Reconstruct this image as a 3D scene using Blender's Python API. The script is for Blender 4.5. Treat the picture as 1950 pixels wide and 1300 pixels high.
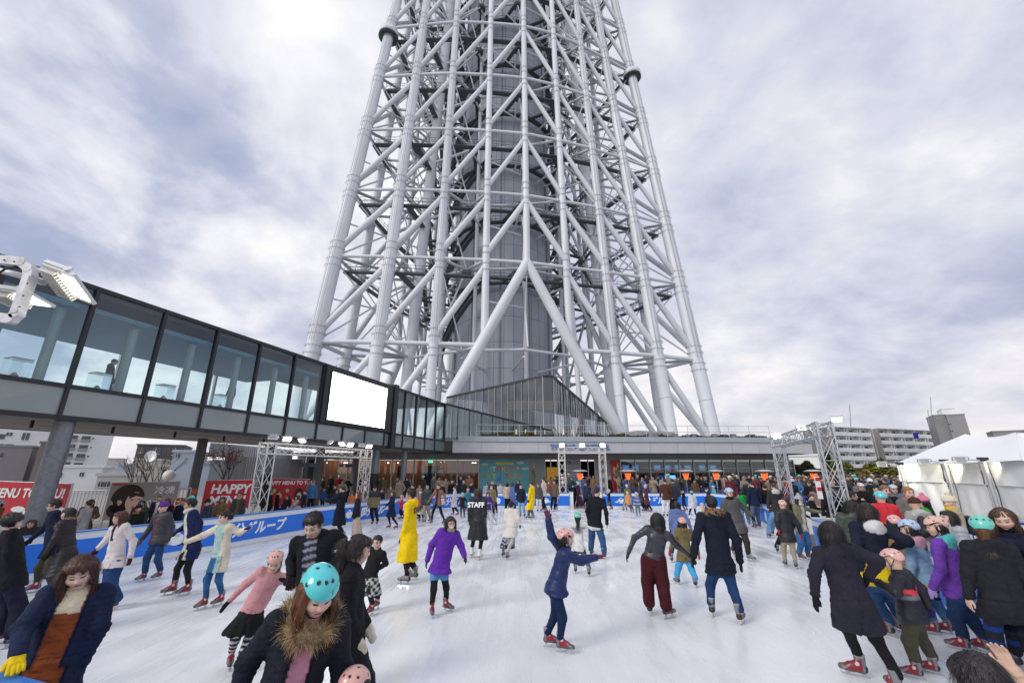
import bpy, math, random
import numpy as np
from mathutils import Vector, Matrix
random.seed(7); RNG = np.random.default_rng(7)
SC = bpy.context.scene
for o in list(bpy.data.objects): bpy.data.objects.remove(o)
C = SC.collection
# ---------------------------------------------------------------- camera
FPX = 800.0; PIT = math.atan(245/FPX); CH = 2.1
cam_d = bpy.data.cameras.new('camera'); cam = bpy.data.objects.new('camera', cam_d); C.objects.link(cam)
cam_d.sensor_width = 36; cam_d.lens = FPX/1950*36; cam_d.clip_end = 5000; cam_d.clip_start = 0.05
cam.location = (0, 0, CH); cam.rotation_euler = (math.pi/2+PIT, 0, 0); SC.camera = cam
SC.render.resolution_x = 1024; SC.render.resolution_y = 682
# ---------------------------------------------------------------- sky and sun
SUN_EL, SUN_AZ = math.radians(32), math.radians(-128)      # azimuth from +Y, left and behind the camera
W = bpy.data.worlds.new('World'); SC.world = W; W.use_nodes = True
nt = W.node_tree; N = nt.nodes; L = nt.links; N.clear()
out = N.new('ShaderNodeOutputWorld'); bg = N.new('ShaderNodeBackground'); L.new(bg.outputs[0], out.inputs[0])
bg.inputs['Strength'].default_value = 0.12
sky = N.new('ShaderNodeTexSky'); sky.sky_type = 'NISHITA'; sky.sun_disc = False
sky.sun_elevation = SUN_EL; sky.sun_rotation = SUN_AZ; sky.air_density = 1.0; sky.dust_density = 1.5
tc = N.new('ShaderNodeTexCoord'); sep = N.new('ShaderNodeSeparateXYZ'); L.new(tc.outputs['Generated'], sep.inputs[0])
def wm(op, a, b=None, c=None, clamp=False):
    n = N.new('ShaderNodeMath'); n.operation = op; n.use_clamp = clamp
    for i, v in enumerate((a, b, c)):
        if v is None: continue
        if isinstance(v, (int, float)): n.inputs[i].default_value = v
        else: L.new(v, n.inputs[i])
    return n.outputs[0]
zz = wm('ADD', wm('MAXIMUM', sep.outputs[2], 0.0), 0.42)
cx = wm('DIVIDE', sep.outputs[0], zz); cy = wm('DIVIDE', sep.outputs[1], zz)
cmb = N.new('ShaderNodeCombineXYZ'); L.new(cx, cmb.inputs[0]); L.new(cy, cmb.inputs[1])
def cloud(scale, rot, sx, sy, detail, off, dist=0.3, rough=.55):
    mp = N.new('ShaderNodeMapping'); mp.inputs['Rotation'].default_value = (0, 0, rot)
    mp.inputs['Scale'].default_value = (sx, sy, 1); mp.inputs['Location'].default_value = off
    L.new(cmb.outputs[0], mp.inputs[0])
    n = N.new('ShaderNodeTexNoise'); n.inputs['Scale'].default_value = scale; n.inputs['Detail'].default_value = detail
    n.inputs['Roughness'].default_value = rough; n.inputs['Distortion'].default_value = dist
    L.new(mp.outputs[0], n.inputs['Vector']); return n.outputs[0]
def ramp(src, pts):
    r = N.new('ShaderNodeValToRGB'); e = r.color_ramp.elements
    while len(e) < len(pts): e.new(0.5)
    for k, (p, c) in enumerate(pts): e[k].position = p; e[k].color = (*c, 1)
    L.new(src, r.inputs[0]); return r.outputs[0]
def mixc(f, a, b):
    m = N.new('ShaderNodeMix'); m.data_type = 'RGBA'
    if isinstance(f, (int, float)): m.inputs[0].default_value = f
    else: L.new(f, m.inputs[0])
    for i, v in ((6, a), (7, b)):
        if isinstance(v, tuple): m.inputs[i].default_value = (*v, 1)
        else: L.new(v, m.inputs[i])
    return m.outputs[2]
n1 = cloud(1.15, 0.0, 1.0, 1.0, 4, (2.3, 0.4, 0), 0.2)
n2 = cloud(3.4, 0.75, 1.0, 0.85, 8, (5.7, 2.2, 0), 0.25, .55)
n3 = cloud(10.0, 0.4, 0.8, 1.3, 8, (1.2, 9.2, 0), 0.3, .6)
side = wm('MULTIPLY', wm('SUBTRACT', wm('ABSOLUTE', wm('ADD', sep.outputs[0], -.12)), .35), -.10)
mixn = wm('ADD', side, wm('ADD', wm('ADD', wm('MULTIPLY', n1, 0.50), wm('MULTIPLY', n2, 0.36)), wm('MULTIPLY', n3, 0.14)))
ccol = ramp(mixn, [(0.36, (2.4, 2.75, 3.85)), (0.43, (3.15, 3.4, 4.35)), (0.49, (4.05, 4.2, 4.95)), (0.54, (4.75, 4.8, 5.3)), (0.61, (6.1, 5.95, 6.05))])
# bright band low in the sky and darker slate bank to the right
low = wm('SUBTRACT', 1.0, wm('MULTIPLY', sep.outputs[2], 3.2), clamp=True)
warm = mixc(wm('MULTIPLY', wm('POWER', low, 2.0), wm('MULTIPLY', n2, 1.25)), ccol, (7.1, 6.5, 6.0))
lefty = wm('MULTIPLY', wm('SUBTRACT', 0.35, sep.outputs[0], clamp=True), wm('SUBTRACT', n2, 0.42, clamp=True))
brt = mixc(wm('MULTIPLY', lefty, 2.2, clamp=True), warm, (7.6, 7.4, 7.3))
gap = wm('MULTIPLY', wm('SUBTRACT', n3, 0.58, clamp=True), 3.0, clamp=True)
fin = mixc(wm('MULTIPLY', gap, 0.25), brt, sky.outputs[0])
L.new(fin, bg.inputs['Color'])
sd = bpy.data.lights.new('sun', 'SUN'); sd.energy = 1.2; sd.angle = math.radians(22); sd.color = (1.0, .95, .88)
sun = bpy.data.objects.new('sun', sd); C.objects.link(sun)
sdir = Vector((math.sin(SUN_AZ)*math.cos(SUN_EL), math.cos(SUN_AZ)*math.cos(SUN_EL), math.sin(SUN_EL)))
sun.rotation_euler = sdir.to_track_quat('Z', 'Y').to_euler(); sun.location = (-20, 0, 30)
SC.view_settings.view_transform = 'Standard'; SC.view_settings.look = 'None'; SC.view_settings.exposure = 0.45; SC.view_settings.gamma = 1
SC.cycles.max_bounces = 7; SC.cycles.transparent_max_bounces = 12; SC.cycles.diffuse_bounces = 3; SC.cycles.glossy_bounces = 3
# ---------------------------------------------------------------- measuring from the photograph
cP, sP = math.cos(PIT), math.sin(PIT)
def ray(x, y):
    u = (x-975)/FPX; v = (650-y)/FPX
    return np.array([u, cP-v*sP, sP+v*cP])
def atz(x, y, z=0.0):
    d = ray(x, y); return d*((z-CH)/d[2])+np.array([0, 0, CH])
def aty(x, y, Y):
    d = ray(x, y); return d*(Y/d[1])+np.array([0, 0, CH])
# ---------------------------------------------------------------- materials
MATS = {}
def mat(name, col=(.5, .5, .5), rough=.6, metal=0., var=0., vs=3., bump=0., bs=20., attr=False, emit=0., coat=0., spec=.5, stretch=(1, 1, 1), sss=0.):
    if name in MATS: return MATS[name]
    m = bpy.data.materials.new(name); m.use_nodes = True; n = m.node_tree.nodes; l = m.node_tree.links
    b = n['Principled BSDF']; b.inputs['Roughness'].default_value = rough; b.inputs['Metallic'].default_value = metal
    b.inputs['Coat Weight'].default_value = coat; b.inputs['Specular IOR Level'].default_value = spec
    t = n.new('ShaderNodeTexCoord'); mp = n.new('ShaderNodeMapping'); mp.inputs['Scale'].default_value = stretch; l.new(t.outputs['Object'], mp.inputs[0])
    src = None
    if attr:
        a = n.new('ShaderNodeVertexColor'); a.layer_name = 'Col'; oi = n.new('ShaderNodeObjectInfo')
        mx = n.new('ShaderNodeMix'); mx.data_type = 'RGBA'; mx.blend_type = 'MULTIPLY'; mx.inputs[0].default_value = 1
        l.new(a.outputs[0], mx.inputs[6]); l.new(oi.outputs['Color'], mx.inputs[7]); src = mx.outputs[2]
    if var > 0 or src is not None:
        ns = n.new('ShaderNodeTexNoise'); ns.inputs['Scale'].default_value = vs; ns.inputs['Detail'].default_value = 6; l.new(mp.outputs[0], ns.inputs['Vector'])
        mr = n.new('ShaderNodeMapRange'); mr.inputs[3].default_value = 1-var; mr.inputs[4].default_value = 1+var; l.new(ns.outputs[0], mr.inputs[0])
        mr.inputs[1].default_value = .3; mr.inputs[2].default_value = .7
        mx2 = n.new('ShaderNodeMix'); mx2.data_type = 'RGBA'; mx2.blend_type = 'MULTIPLY'; mx2.inputs[0].default_value = 1
        if src is None: mx2.inputs[6].default_value = (*col, 1)
        else: l.new(src, mx2.inputs[6])
        l.new(mr.outputs[0], mx2.inputs[7]); src = mx2.outputs[2]
    if src is not None: l.new(src, b.inputs['Base Color'])
    else: b.inputs['Base Color'].default_value = (*col, 1)
    if bump > 0:
        nb = n.new('ShaderNodeTexNoise'); nb.inputs['Scale'].default_value = bs; nb.inputs['Detail'].default_value = 4; l.new(mp.outputs[0], nb.inputs['Vector'])
        bp = n.new('ShaderNodeBump'); bp.inputs['Strength'].default_value = bump; bp.inputs['Distance'].default_value = .02
        l.new(nb.outputs[0], bp.inputs['Height']); l.new(bp.outputs[0], b.inputs['Normal'])
    if emit > 0:
        b.inputs['Emission Color'].default_value = (*col, 1); b.inputs['Emission Strength'].default_value = emit
    if sss > 0:
        b.inputs['Subsurface Weight'].default_value = sss; b.inputs['Subsurface Radius'].default_value = (.01, .004, .002)
    MATS[name] = m; return m
def glass(name, tint, refl=1.0, ior=1.5, rough=0.0):
    if name in MATS: return MATS[name]
    m = bpy.data.materials.new(name); m.use_nodes = True; n = m.node_tree.nodes; l = m.node_tree.links; n.clear()
    o = n.new('ShaderNodeOutputMaterial'); tr = n.new('ShaderNodeBsdfTransparent'); tr.inputs[0].default_value = (*tint, 1)
    g = n.new('ShaderNodeBsdfGlossy'); g.inputs['Roughness'].default_value = rough; g.inputs[0].default_value = (.9, .95, 1, 1)
    f = n.new('ShaderNodeFresnel'); f.inputs[0].default_value = ior
    mm = n.new('ShaderNodeMath'); mm.operation = 'MULTIPLY_ADD'; mm.inputs[1].default_value = refl; mm.inputs[2].default_value = .03; mm.use_clamp = True; l.new(f.outputs[0], mm.inputs[0])
    s = n.new('ShaderNodeMixShader'); l.new(mm.outputs[0], s.inputs[0]); l.new(tr.outputs[0], s.inputs[1]); l.new(g.outputs[0], s.inputs[2]); l.new(s.outputs[0], o.inputs[0])
    MATS[name] = m; return m
# ---------------------------------------------------------------- mesh building
WL = {}
class MB:
    def __init__(s): s.v = []; s.f = []; s.m = []; s.sm = []
    def add(s, vs, fs, mi=0, sm=False):
        b = len(s.v); s.v += [tuple(map(float, p)) for p in vs]
        for f in fs: s.f.append(tuple(b+i for i in f)); s.m.append(mi); s.sm.append(sm)
        return s
    def quad(s, *p, mi=0): return s.add(p, [tuple(range(len(p)))], mi)
    def box(s, c, size, rz=0., mi=0, M=None):
        x, y, z = [d/2 for d in size]; vs = [Vector((a*x, b*y, d*z)) for a in (-1, 1) for b in (-1, 1) for d in (-1, 1)]
        if M is None: M = Matrix.Translation(Vector(c)) @ Matrix.Rotation(rz, 4, 'Z')
        vs = [M @ v for v in vs]
        return s.add(vs, [(0, 1, 3, 2), (4, 6, 7, 5), (0, 4, 5, 1), (2, 3, 7, 6), (0, 2, 6, 4), (1, 5, 7, 3)], mi)
    def bar(s, a, b, w, h, mi=0):          # square bar between two points, h measured upward
        a = Vector(a); b = Vector(b); d = (b-a); l = d.length
        if l < 1e-6: return s
        d.normalize(); up = Vector((0, 0, 1)) if abs(d.z) < .95 else Vector((0, 1, 0))
        x = d.cross(up).normalized(); u = x.cross(d)
        M = Matrix((( d.x, x.x, u.x, (a.x+b.x)/2), (d.y, x.y, u.y, (a.y+b.y)/2), (d.z, x.z, u.z, (a.z+b.z)/2), (0, 0, 0, 1)))
        return s.box(None, (l, w, h), M=M, mi=mi)
    def tube(s, a, b, r0, r1=None, n=12, mi=0, cap=True):
        r1 = r0 if r1 is None else r1; a = Vector(a); b = Vector(b); d = (b-a)
        if d.length < 1e-6: return s
        d.normalize(); up = Vector((0, 0, 1)) if abs(d.z) < .9 else Vector((1, 0, 0)); x = d.cross(up).normalized(); y = d.cross(x)
        vs = []
        for p, r in ((a, r0), (b, r1)):
            for i in range(n):
                t = 2*math.pi*i/n; vs.append(p+(x*math.cos(t)+y*math.sin(t))*r)
        s.add(vs, [(i, (i+1) % n, n+(i+1) % n, n+i) for i in range(n)], mi, True)
        if cap: s.add(vs, [tuple(range(n))[::-1], tuple(range(n, 2*n))], mi)
        return s
    def path(s, pts, r, n=6, mi=0):
        for a, b in zip(pts[:-1], pts[1:]): s.tube(a, b, r, n=n, mi=mi)
        return s
    def prism(s, poly, z0, z1, mi=0):
        n = len(poly); vs = [(p[0], p[1], z0) for p in poly]+[(p[0], p[1], z1) for p in poly]
        return s.add(vs, [tuple(range(n))[::-1], tuple(range(n, 2*n))]+[(i, (i+1) % n, n+(i+1) % n, n+i) for i in range(n)], mi)
    def lathe(s, prof, c, n=24, mi=0):
        vs = []
        for r, z in prof:
            for i in range(n):
                t = 2*math.pi*i/n; vs.append((c[0]+r*math.cos(t), c[1]+r*math.sin(t), c[2]+z))
        fs = [(k*n+i, k*n+(i+1) % n, (k+1)*n+(i+1) % n, (k+1)*n+i) for k in range(len(prof)-1) for i in range(n)]
        return s.add(vs, fs, mi, True)
    def build(s, name, mats, parent=None, label=None):
        me = bpy.data.meshes.new(name); me.from_pydata(s.v, [], s.f)
        for m in (mats if isinstance(mats, (list, tuple)) else [mats]): me.materials.append(m)
        me.polygons.foreach_set('material_index', s.m); me.polygons.foreach_set('use_smooth', s.sm); me.update()
        return link(name, me, parent, label)
def link(name, me, parent=None, label=None):
    o = bpy.data.objects.new(name, me); C.objects.link(o)
    if parent is not None:
        o.parent = parent; w = WL.get(parent.name, Vector((0, 0, 0))); o.matrix_parent_inverse = Matrix.Translation(-w)
    if label: o['label'] = label
    return o
def tag(o, label, cat, group=None, kind=None):
    if label: o['label'] = label
    if cat: o['category'] = cat
    if group: o['group'] = group
    if kind: o['kind'] = kind
    return o
def thing(name, label, cat, loc=(0, 0, 0), group=None):
    o = bpy.data.objects.new(name, None); C.objects.link(o); o.location = loc; WL[o.name] = Vector(loc); o.empty_display_size = .2
    return tag(o, label, cat, group)
def copy_tree(o, parent=None):
    c = o.copy(); C.objects.link(c)
    if parent is not None: c.parent = parent
    for ch in o.children: copy_tree(ch, c)
    return c
TXC = {}
def text(name, s, size, m, org, xd, up, parent=None, ext=.004, off=0., align='CENTER', sx=1., shear=0.):
    cu = bpy.data.curves.new(name, 'FONT'); cu.body = s; cu.size = size; cu.extrude = ext; cu.offset = off; cu.align_x = align; cu.align_y = 'CENTER'; cu.shear = shear
    cu.resolution_u = 3; to = bpy.data.objects.new(name, cu); C.objects.link(to)
    me = bpy.data.meshes.new_from_object(to.evaluated_get(bpy.context.evaluated_depsgraph_get())); bpy.data.objects.remove(to)
    me.materials.clear(); me.materials.append(m)
    x = Vector(xd).normalized(); u = Vector(up).normalized(); n = x.cross(u).normalized(); o3 = Vector(org)
    Mx = Matrix(((x.x*sx, u.x, n.x, o3.x), (x.y*sx, u.y, n.y, o3.y), (x.z*sx, u.z, n.z, o3.z), (0, 0, 0, 1)))
    me.transform(Mx); me.name = name
    return link(name, me, parent)
UP = Vector((0, 0, 1))
white_metal = mat('white_metal', (.72, .73, .74), .45, .0, .06, 4)
steel = mat('steel', (.62, .63, .65), .35, .7, .1, 8)
dark_metal = mat('dark_metal', (.025, .027, .032), .4, .2)
black = mat('black', (.012, .012, .014), .5)
lamp_white = mat('lamp_white', (1, .97, .9), .5, emit=9)
# ================================================================ ground, ice
plaza_m = mat('paving', (.30, .29, .28), .75, 0, .15, 1.2, .3, 30)
MB().quad((-400, -300, -.06), (400, -300, -.06), (400, 500, -.06), (-400, 500, -.06)).build('ground', plaza_m)
tag(bpy.data.objects['ground'], 'grey paved plaza around the rink', None, kind='structure')
# paving joints
pj = plaza_m.node_tree; 
BAR = [(-3.6, 3.25), (-9.6, 6.0), (-9.75, 8.6), (-8.05, 12.6), (-6.75, 17.0), (-5.5, 20.4), (-3.9, 24.2), (-2.2, 25.7), (3.3, 25.8)]
BARR = [(5.2, 25.6), (11.4, 25.6), (11.6, 22.5), (9.95, 18.1), (9.3, 16.2)]
BARN = [(8.05, 12.2), (6.1, 5.9), (5.3, 3.2), (4.9, 1.9), (3, 1.2), (-1.0, 2.25), (-3.6, 3.25)]
ice_m = bpy.data.materials.new('ice'); ice_m.use_nodes = True
def _ice(m):
    n = m.node_tree.nodes; l = m.node_tree.links; b = n['Principled BSDF']
    t = n.new('ShaderNodeTexCoord')
    def ns(scale, stretch, rot, det=6):
        mp = n.new('ShaderNodeMapping'); mp.inputs['Scale'].default_value = stretch; mp.inputs['Rotation'].default_value = (0, 0, rot); l.new(t.outputs['Object'], mp.inputs[0])
        k = n.new('ShaderNodeTexNoise'); k.inputs['Scale'].default_value = scale; k.inputs['Detail'].default_value = det; k.inputs['Distortion'].default_value = .4; l.new(mp.outputs[0], k.inputs['Vector']); return k.outputs[0]
    a = ns(.5, (1, 1, 1), 0, 3); w1 = ns(2.2, (1, .35, 1), .35, 5)
    s1 = ns(11, (1, .035, 1), .55, 8); s2 = ns(13, (1, .03, 1), -.15, 8); s3 = ns(17, (1, .04, 1), -.9, 8); s4 = ns(9, (1, .05, 1), 1.3, 8)
    def mm(op, x, y):
        k = n.new('ShaderNodeMath'); k.operation = op
        for i, v in ((0, x), (1, y)):
            if isinstance(v, (int, float)): k.inputs[i].default_value = v
            else: l.new(v, k.inputs[i])
        return k.outputs[0]
    s = mm('ADD', mm('ADD', s1, s2), mm('ADD', s3, s4)); sc = mm('MULTIPLY', s, .25)
    def arcs(scale, rot, k_, wd):          # thin curved blade cuts: contour lines of a smooth noise
        q = ns(scale, (1, .55, 1), rot, 1.2); f = mm('FRACT', mm('MULTIPLY', q, k_), 0.0); f = mm('ABSOLUTE', mm('SUBTRACT', f, .5), 0.0); return mm('LESS_THAN', f, wd)
    cuts = mm('ADD', mm('ADD', arcs(.55, .3, 26, .022), arcs(.8, -.6, 21, .020)), mm('ADD', arcs(.42, 1.2, 31, .024), arcs(1.1, .9, 17, .018)))
    msk = mm('GREATER_THAN', ns(1.6, (1, .6, 1), .2, 6), .47); cuts = mm('MULTIPLY', mm('MINIMUM', cuts, 1.0), msk)
    tot = mm('ADD', mm('ADD', mm('MULTIPLY', a, .50), mm('MULTIPLY', w1, .35)), mm('MULTIPLY', sc, .15)); tot = mm('ADD', tot, mm('MULTIPLY', cuts, .07))
    r = n.new('ShaderNodeValToRGB'); e = r.color_ramp.elements
    e[0].position = .38; e[0].color = (.78, .815, .85, 1); e[1].position = .62; e[1].color = (.87, .89, .91, 1); l.new(tot, r.inputs[0]); l.new(r.outputs[0], b.inputs['Base Color'])
    rr = n.new('ShaderNodeMapRange'); rr.inputs[1].default_value = .42; rr.inputs[2].default_value = .58; rr.inputs[3].default_value = .13; rr.inputs[4].default_value = .42; l.new(mm('ADD', mm('MULTIPLY', w1, .5), mm('MULTIPLY', sc, .5)), rr.inputs[0]); l.new(rr.outputs[0], b.inputs['Roughness'])
    bp = n.new('ShaderNodeBump'); bp.inputs['Strength'].default_value = .22; bp.inputs['Distance'].default_value = .01; l.new(mm('MULTIPLY', s, .5), bp.inputs['Height']); l.new(bp.outputs[0], b.inputs['Normal'])
    b.inputs['Specular IOR Level'].default_value = .45
_ice(ice_m)
MB().prism(BAR+BARR+BARN[:-1], -.05, 0).build('ice', ice_m); tag(bpy.data.objects['ice'], 'scratched white ice of the skating rink', None, kind='structure')
mat_m = mat('rubber_mat', (.12, .12, .13), .8, 0, .1, 6)
MB().quad((9.2, 16.1, -.03), (8.1, 12.3, -.03), (10.6, 11.3, -.03), (11.6, 15.2, -.03)).build('floor_mat', mat_m)
tag(bpy.data.objects['floor_mat'], 'grey rubber mat at the side opening of the rink', 'mat')
# ================================================================ rink boards
bw = mat('board_white', (.74, .77, .80), .35, 0, .05, 3); bb = mat('board_blue', (.012, .17, .72), .35, 0, .05, 2); bcap = mat('board_cap', (.05, .22, .62), .3)
letter_w = mat('letter_white', (.85, .87, .88), .5); red_m = mat('sign_red', (.55, .02, .03), .45, 0, .06, 3)
HB = .86
def board(A, B, txt=None, emb=None, label=None, inward=None, h=HB):
    A = Vector((*A, 0)); B = Vector((*B, 0)); d = (B-A).normalized(); nrm = Vector((d.y, -d.x, 0))
    if nrm.dot(Vector((.5, 13, 0))-A) < 0: nrm = -nrm           # faces the ice
    t = thing('rink_board', label or 'blank blue and white board of the rink surround', 'rink board', tuple((A+B)/2), 'boards around the rink')
    def bx(z0, z1, th, ofs, name, m, g=.004):
        mb = MB(); c = (A+B)/2+nrm*ofs; c.z = (z0+z1)/2; mb.box(c, ((B-A).length-g, th, z1-z0), math.atan2(d.y, d.x)); return mb.build(name, m, t)
    bx(0, h-.03, .10, -.05, 'panel', bw); bx(h-.03, h, .15, -.05, 'cap_rail', bcap)
    bx(.03, .13, .02, .008, 'kick_plate', bw); bx(.16, h-.17, .012, .006, 'blue_face', bb, .0)
    L_ = (B-A).length; xd = d if d.cross(UP).dot(nrm) > 0 else -d
    if txt:
        p = (A+B)/2+nrm*.018; p.z = (h)/2
        text('lettering', txt, .38, letter_w, p, xd, UP, t, .003, .014, sx=1.0, shear=.15)
    if emb:
        mb = MB(); p = (A+B)/2+nrm*.016; p.z = h/2
        for (ex, ez, rx, rz) in emb:
            c = p+xd*ex+UP*ez; mb.add([c+xd*rx*math.cos(a)+UP*rz*math.sin(a) for a in [2*math.pi*k/20 for k in range(20)]], [tuple(range(20))])
        mb.build('emblem', letter_w, t)
        if len(emb) == 1:
            mb = MB(); q_ = p+nrm*.004
            for ex, ez, rr in ((-.06, .04, .018), (.05, .05, .018), (0, -.05, .03), (-.12, .0, .012), (.11, -.02, .012)):
                c = q_+xd*ex+UP*ez; mb.add([c+xd*rr*math.cos(a)+UP*rr*math.sin(a)*.7 for a in [2*math.pi*k/12 for k in range(12)]], [tuple(range(12))])
            mb.build('emblem_marks', mat('mark_blue', (.03, .09, .35), .5), t)
    return t
SEAL = [(0, 0, .2, .13), (.22, -.06, .14, .035), (-.22, -.06, .14, .035), (0, .12, .07, .06)]
DISC = [(0, 0, .17, .17)]
cnt = [0]
def boards(path, plan):
    i = 0
    for P, Q in zip(path[:-1], path[1:]):
        P = Vector(P); Q = Vector(Q); n = max(1, round((Q-P).length/2.3))
        for k in range(n):
            A = P+(Q-P)*k/n; B = P+(Q-P)*(k+1)/n; kind = plan[i % len(plan)]; i += 1; cnt[0] += 1
            board(A, B, '国分グループ' if kind == 't' else None, SEAL if kind == 's' else DISC if kind == 'd' else None)
boards(BAR[0:3], '.ds'); boards(BAR[2:], 'dstdst'); boards(BARR, 'stds'); boards([(8.05, 12.2), (6.1, 5.9)], 'ds.'); boards([(6.1, 5.9), (5.3, 3.2), (4.9, 1.9)], '.')
board((-1.0, 2.35), (-3.6, 3.25), label='near blue topped board that the woman in the rust dress holds', h=.89)
gm = mat('gate_white', (.8, .8, .8), .4)
for gx, w in ((3.42, 'left'), (5.05, 'right')):
    t = thing('gate_post', 'white end post on the %s of the far rink gate' % w, 'gate post', (gx, 25.75, 0))
    MB().box((gx, 25.9, .45), (.16, .7, .9)).build('post', gm, t); MB().box((gx, 25.9, .92), (.2, .74, .03)).build('cap', bcap, t)
for a, b in (((9.3, 16.2), (11.5, 15.4)), ((8.05, 12.2), (10.4, 11.3))):
    A = Vector((*a, 0)); B = Vector((*b, 0)); d = (B-A).normalized(); c = (A+B)/2
    t = thing('white_board', 'white board walling the side opening on its %s side' % ('far' if a[1] > 14 else 'near'), 'board', tuple(c))
    MB().box((c.x, c.y, .43), ((B-A).length, .08, .86), math.atan2(d.y, d.x)).build('panel', gm, t)
    MB().box((c.x, c.y, .875), ((B-A).length, .12, .03), math.atan2(d.y, d.x)).build('cap_rail', bw, t)
# ================================================================ tower
T_ax = Vector((-1.5, 70.2)); 
ZL = [17.6, 29.9, 40.9, 52.1, 63.3, 74.8, 86.4, 98.0, 110.0]
NEAR = {0: ((-24.8, 50.6), (-20.9, 53.4)), 1: ((-16.95, 50.9), (-15.1, 52.8)), 2: ((-10.05, 51.6), (-9.4, 52.3)), 3: ((-3.6, 52.2), (-3.6, 52.5)), 4: ((2.1, 53.0), (2.0, 53.0)),
        5: ((7.9, 54.5), (7.2, 54.3)), 6: ((14.1, 55.8), (12.3, 56.4)), 7: ((20.7, 57.6), (17.2, 58.9))}
def colpt(k, z):
    f, j = divmod(k % 24, 8); a, b = NEAR[j]; t = (z-17.6)/(74.8-17.6)
    p = Vector(a)+(Vector(b)-Vector(a))*t-T_ax; an = f*2*math.pi/3; c, s = math.cos(an), math.sin(an)
    return Vector((T_ax.x+p.x*c-p.y*s, T_ax.y+p.x*s+p.y*c, z))
tower_w = mat('tower_paint', (.70, .73, .78), .42, 0, .09, .30, stretch=(1, 1, .35))
tower_n = tower_w
cat_m = mat('catwalk', (.085, .105, .11), .6, .2, .2, 4); rail_m = mat('catwalk_rail', (.16, .18, .19), .5, .5)
bolt_m = mat('collar_steel', (.36, .39, .43), .5, .3)
tower = thing('lattice_tower', 'huge pale steel lattice tower rising behind the podium building', 'tower', (T_ax.x, T_ax.y, 4.9))
ZB = 4.9; ZT = 118
def crad(k, z):
    j = k % 8; base = 1.12 if j in (0,) else (.95 if j in (1, 7) else (.72 if j in (2, 6) else .60))
    return .86*base*(1-.22*min(1, max(0, (z-20)/70)))
for k in range(24):
    j = k % 8; z0 = {3: 19.2, 4: 29.9, 5: 19.0}.get(j, ZB); mb = MB()
    zs = [z0]+[z for z in ZL if z > z0+1]+[ZT]
    for a, b in zip(zs[:-1], zs[1:]): mb.tube(colpt(k, a), colpt(k, b), crad(k, a), crad(k, b), 20)
    c = mb.build('column', tower_w, tower)
    cb = MB()
    for z in [q for q in ZL if q > z0+2]+([11.5] if j in (0, 1, 2, 6, 7) else []):
        for dz in ((-1.7, -.7, .9, 1.9) if z > 12 else (0,)):
            p = colpt(k, z+dz); q = colpt(k, z+dz+.07); r = crad(k, z)
            cb.tube(p, q, r+.012, n=20)
            if z > 12 and (k <= 8 or k > 21):
                for i in range(14):
                    t = i*2*math.pi/14; d = Vector((math.cos(t), math.sin(t), 0)); cb.bar(p+d*r, p+d*(r+.16), .04, .04)
                    cb.bar(p+d*(r+.15)-Vector((0, 0, .02)), p+d*(r+.15)+Vector((0, 0, .24)), .035, .035)
    if cb.v: cb.build('collar', bolt_m, c)
# collar platforms seen on the two outer columns
for k, z in ((0, 72.6), (8, 73.4)):
    p = colpt(k, z); r = crad(k, z); mb = MB(); mb.lathe([(r, 0), (r+.8, .1), (r+.8, 1.1), (r+.72, 1.1), (r+.72, .3), (r, .25)], p, 24, 0)
    pl = mb.build('round_platform', tower_w, tower); mb = MB()
    for i in range(16):
        t = i*math.pi/8; d = Vector((math.cos(t), math.sin(t), 0)); mb.bar(p+d*r-Vector((0, 0, .5)), p+d*(r+.8), .08, .1)
    mb.tube(p-Vector((0, 0, .12)), p-Vector((0, 0, .02)), r+.85, n=24); mb.build('bracket', cat_m, pl)
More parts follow.
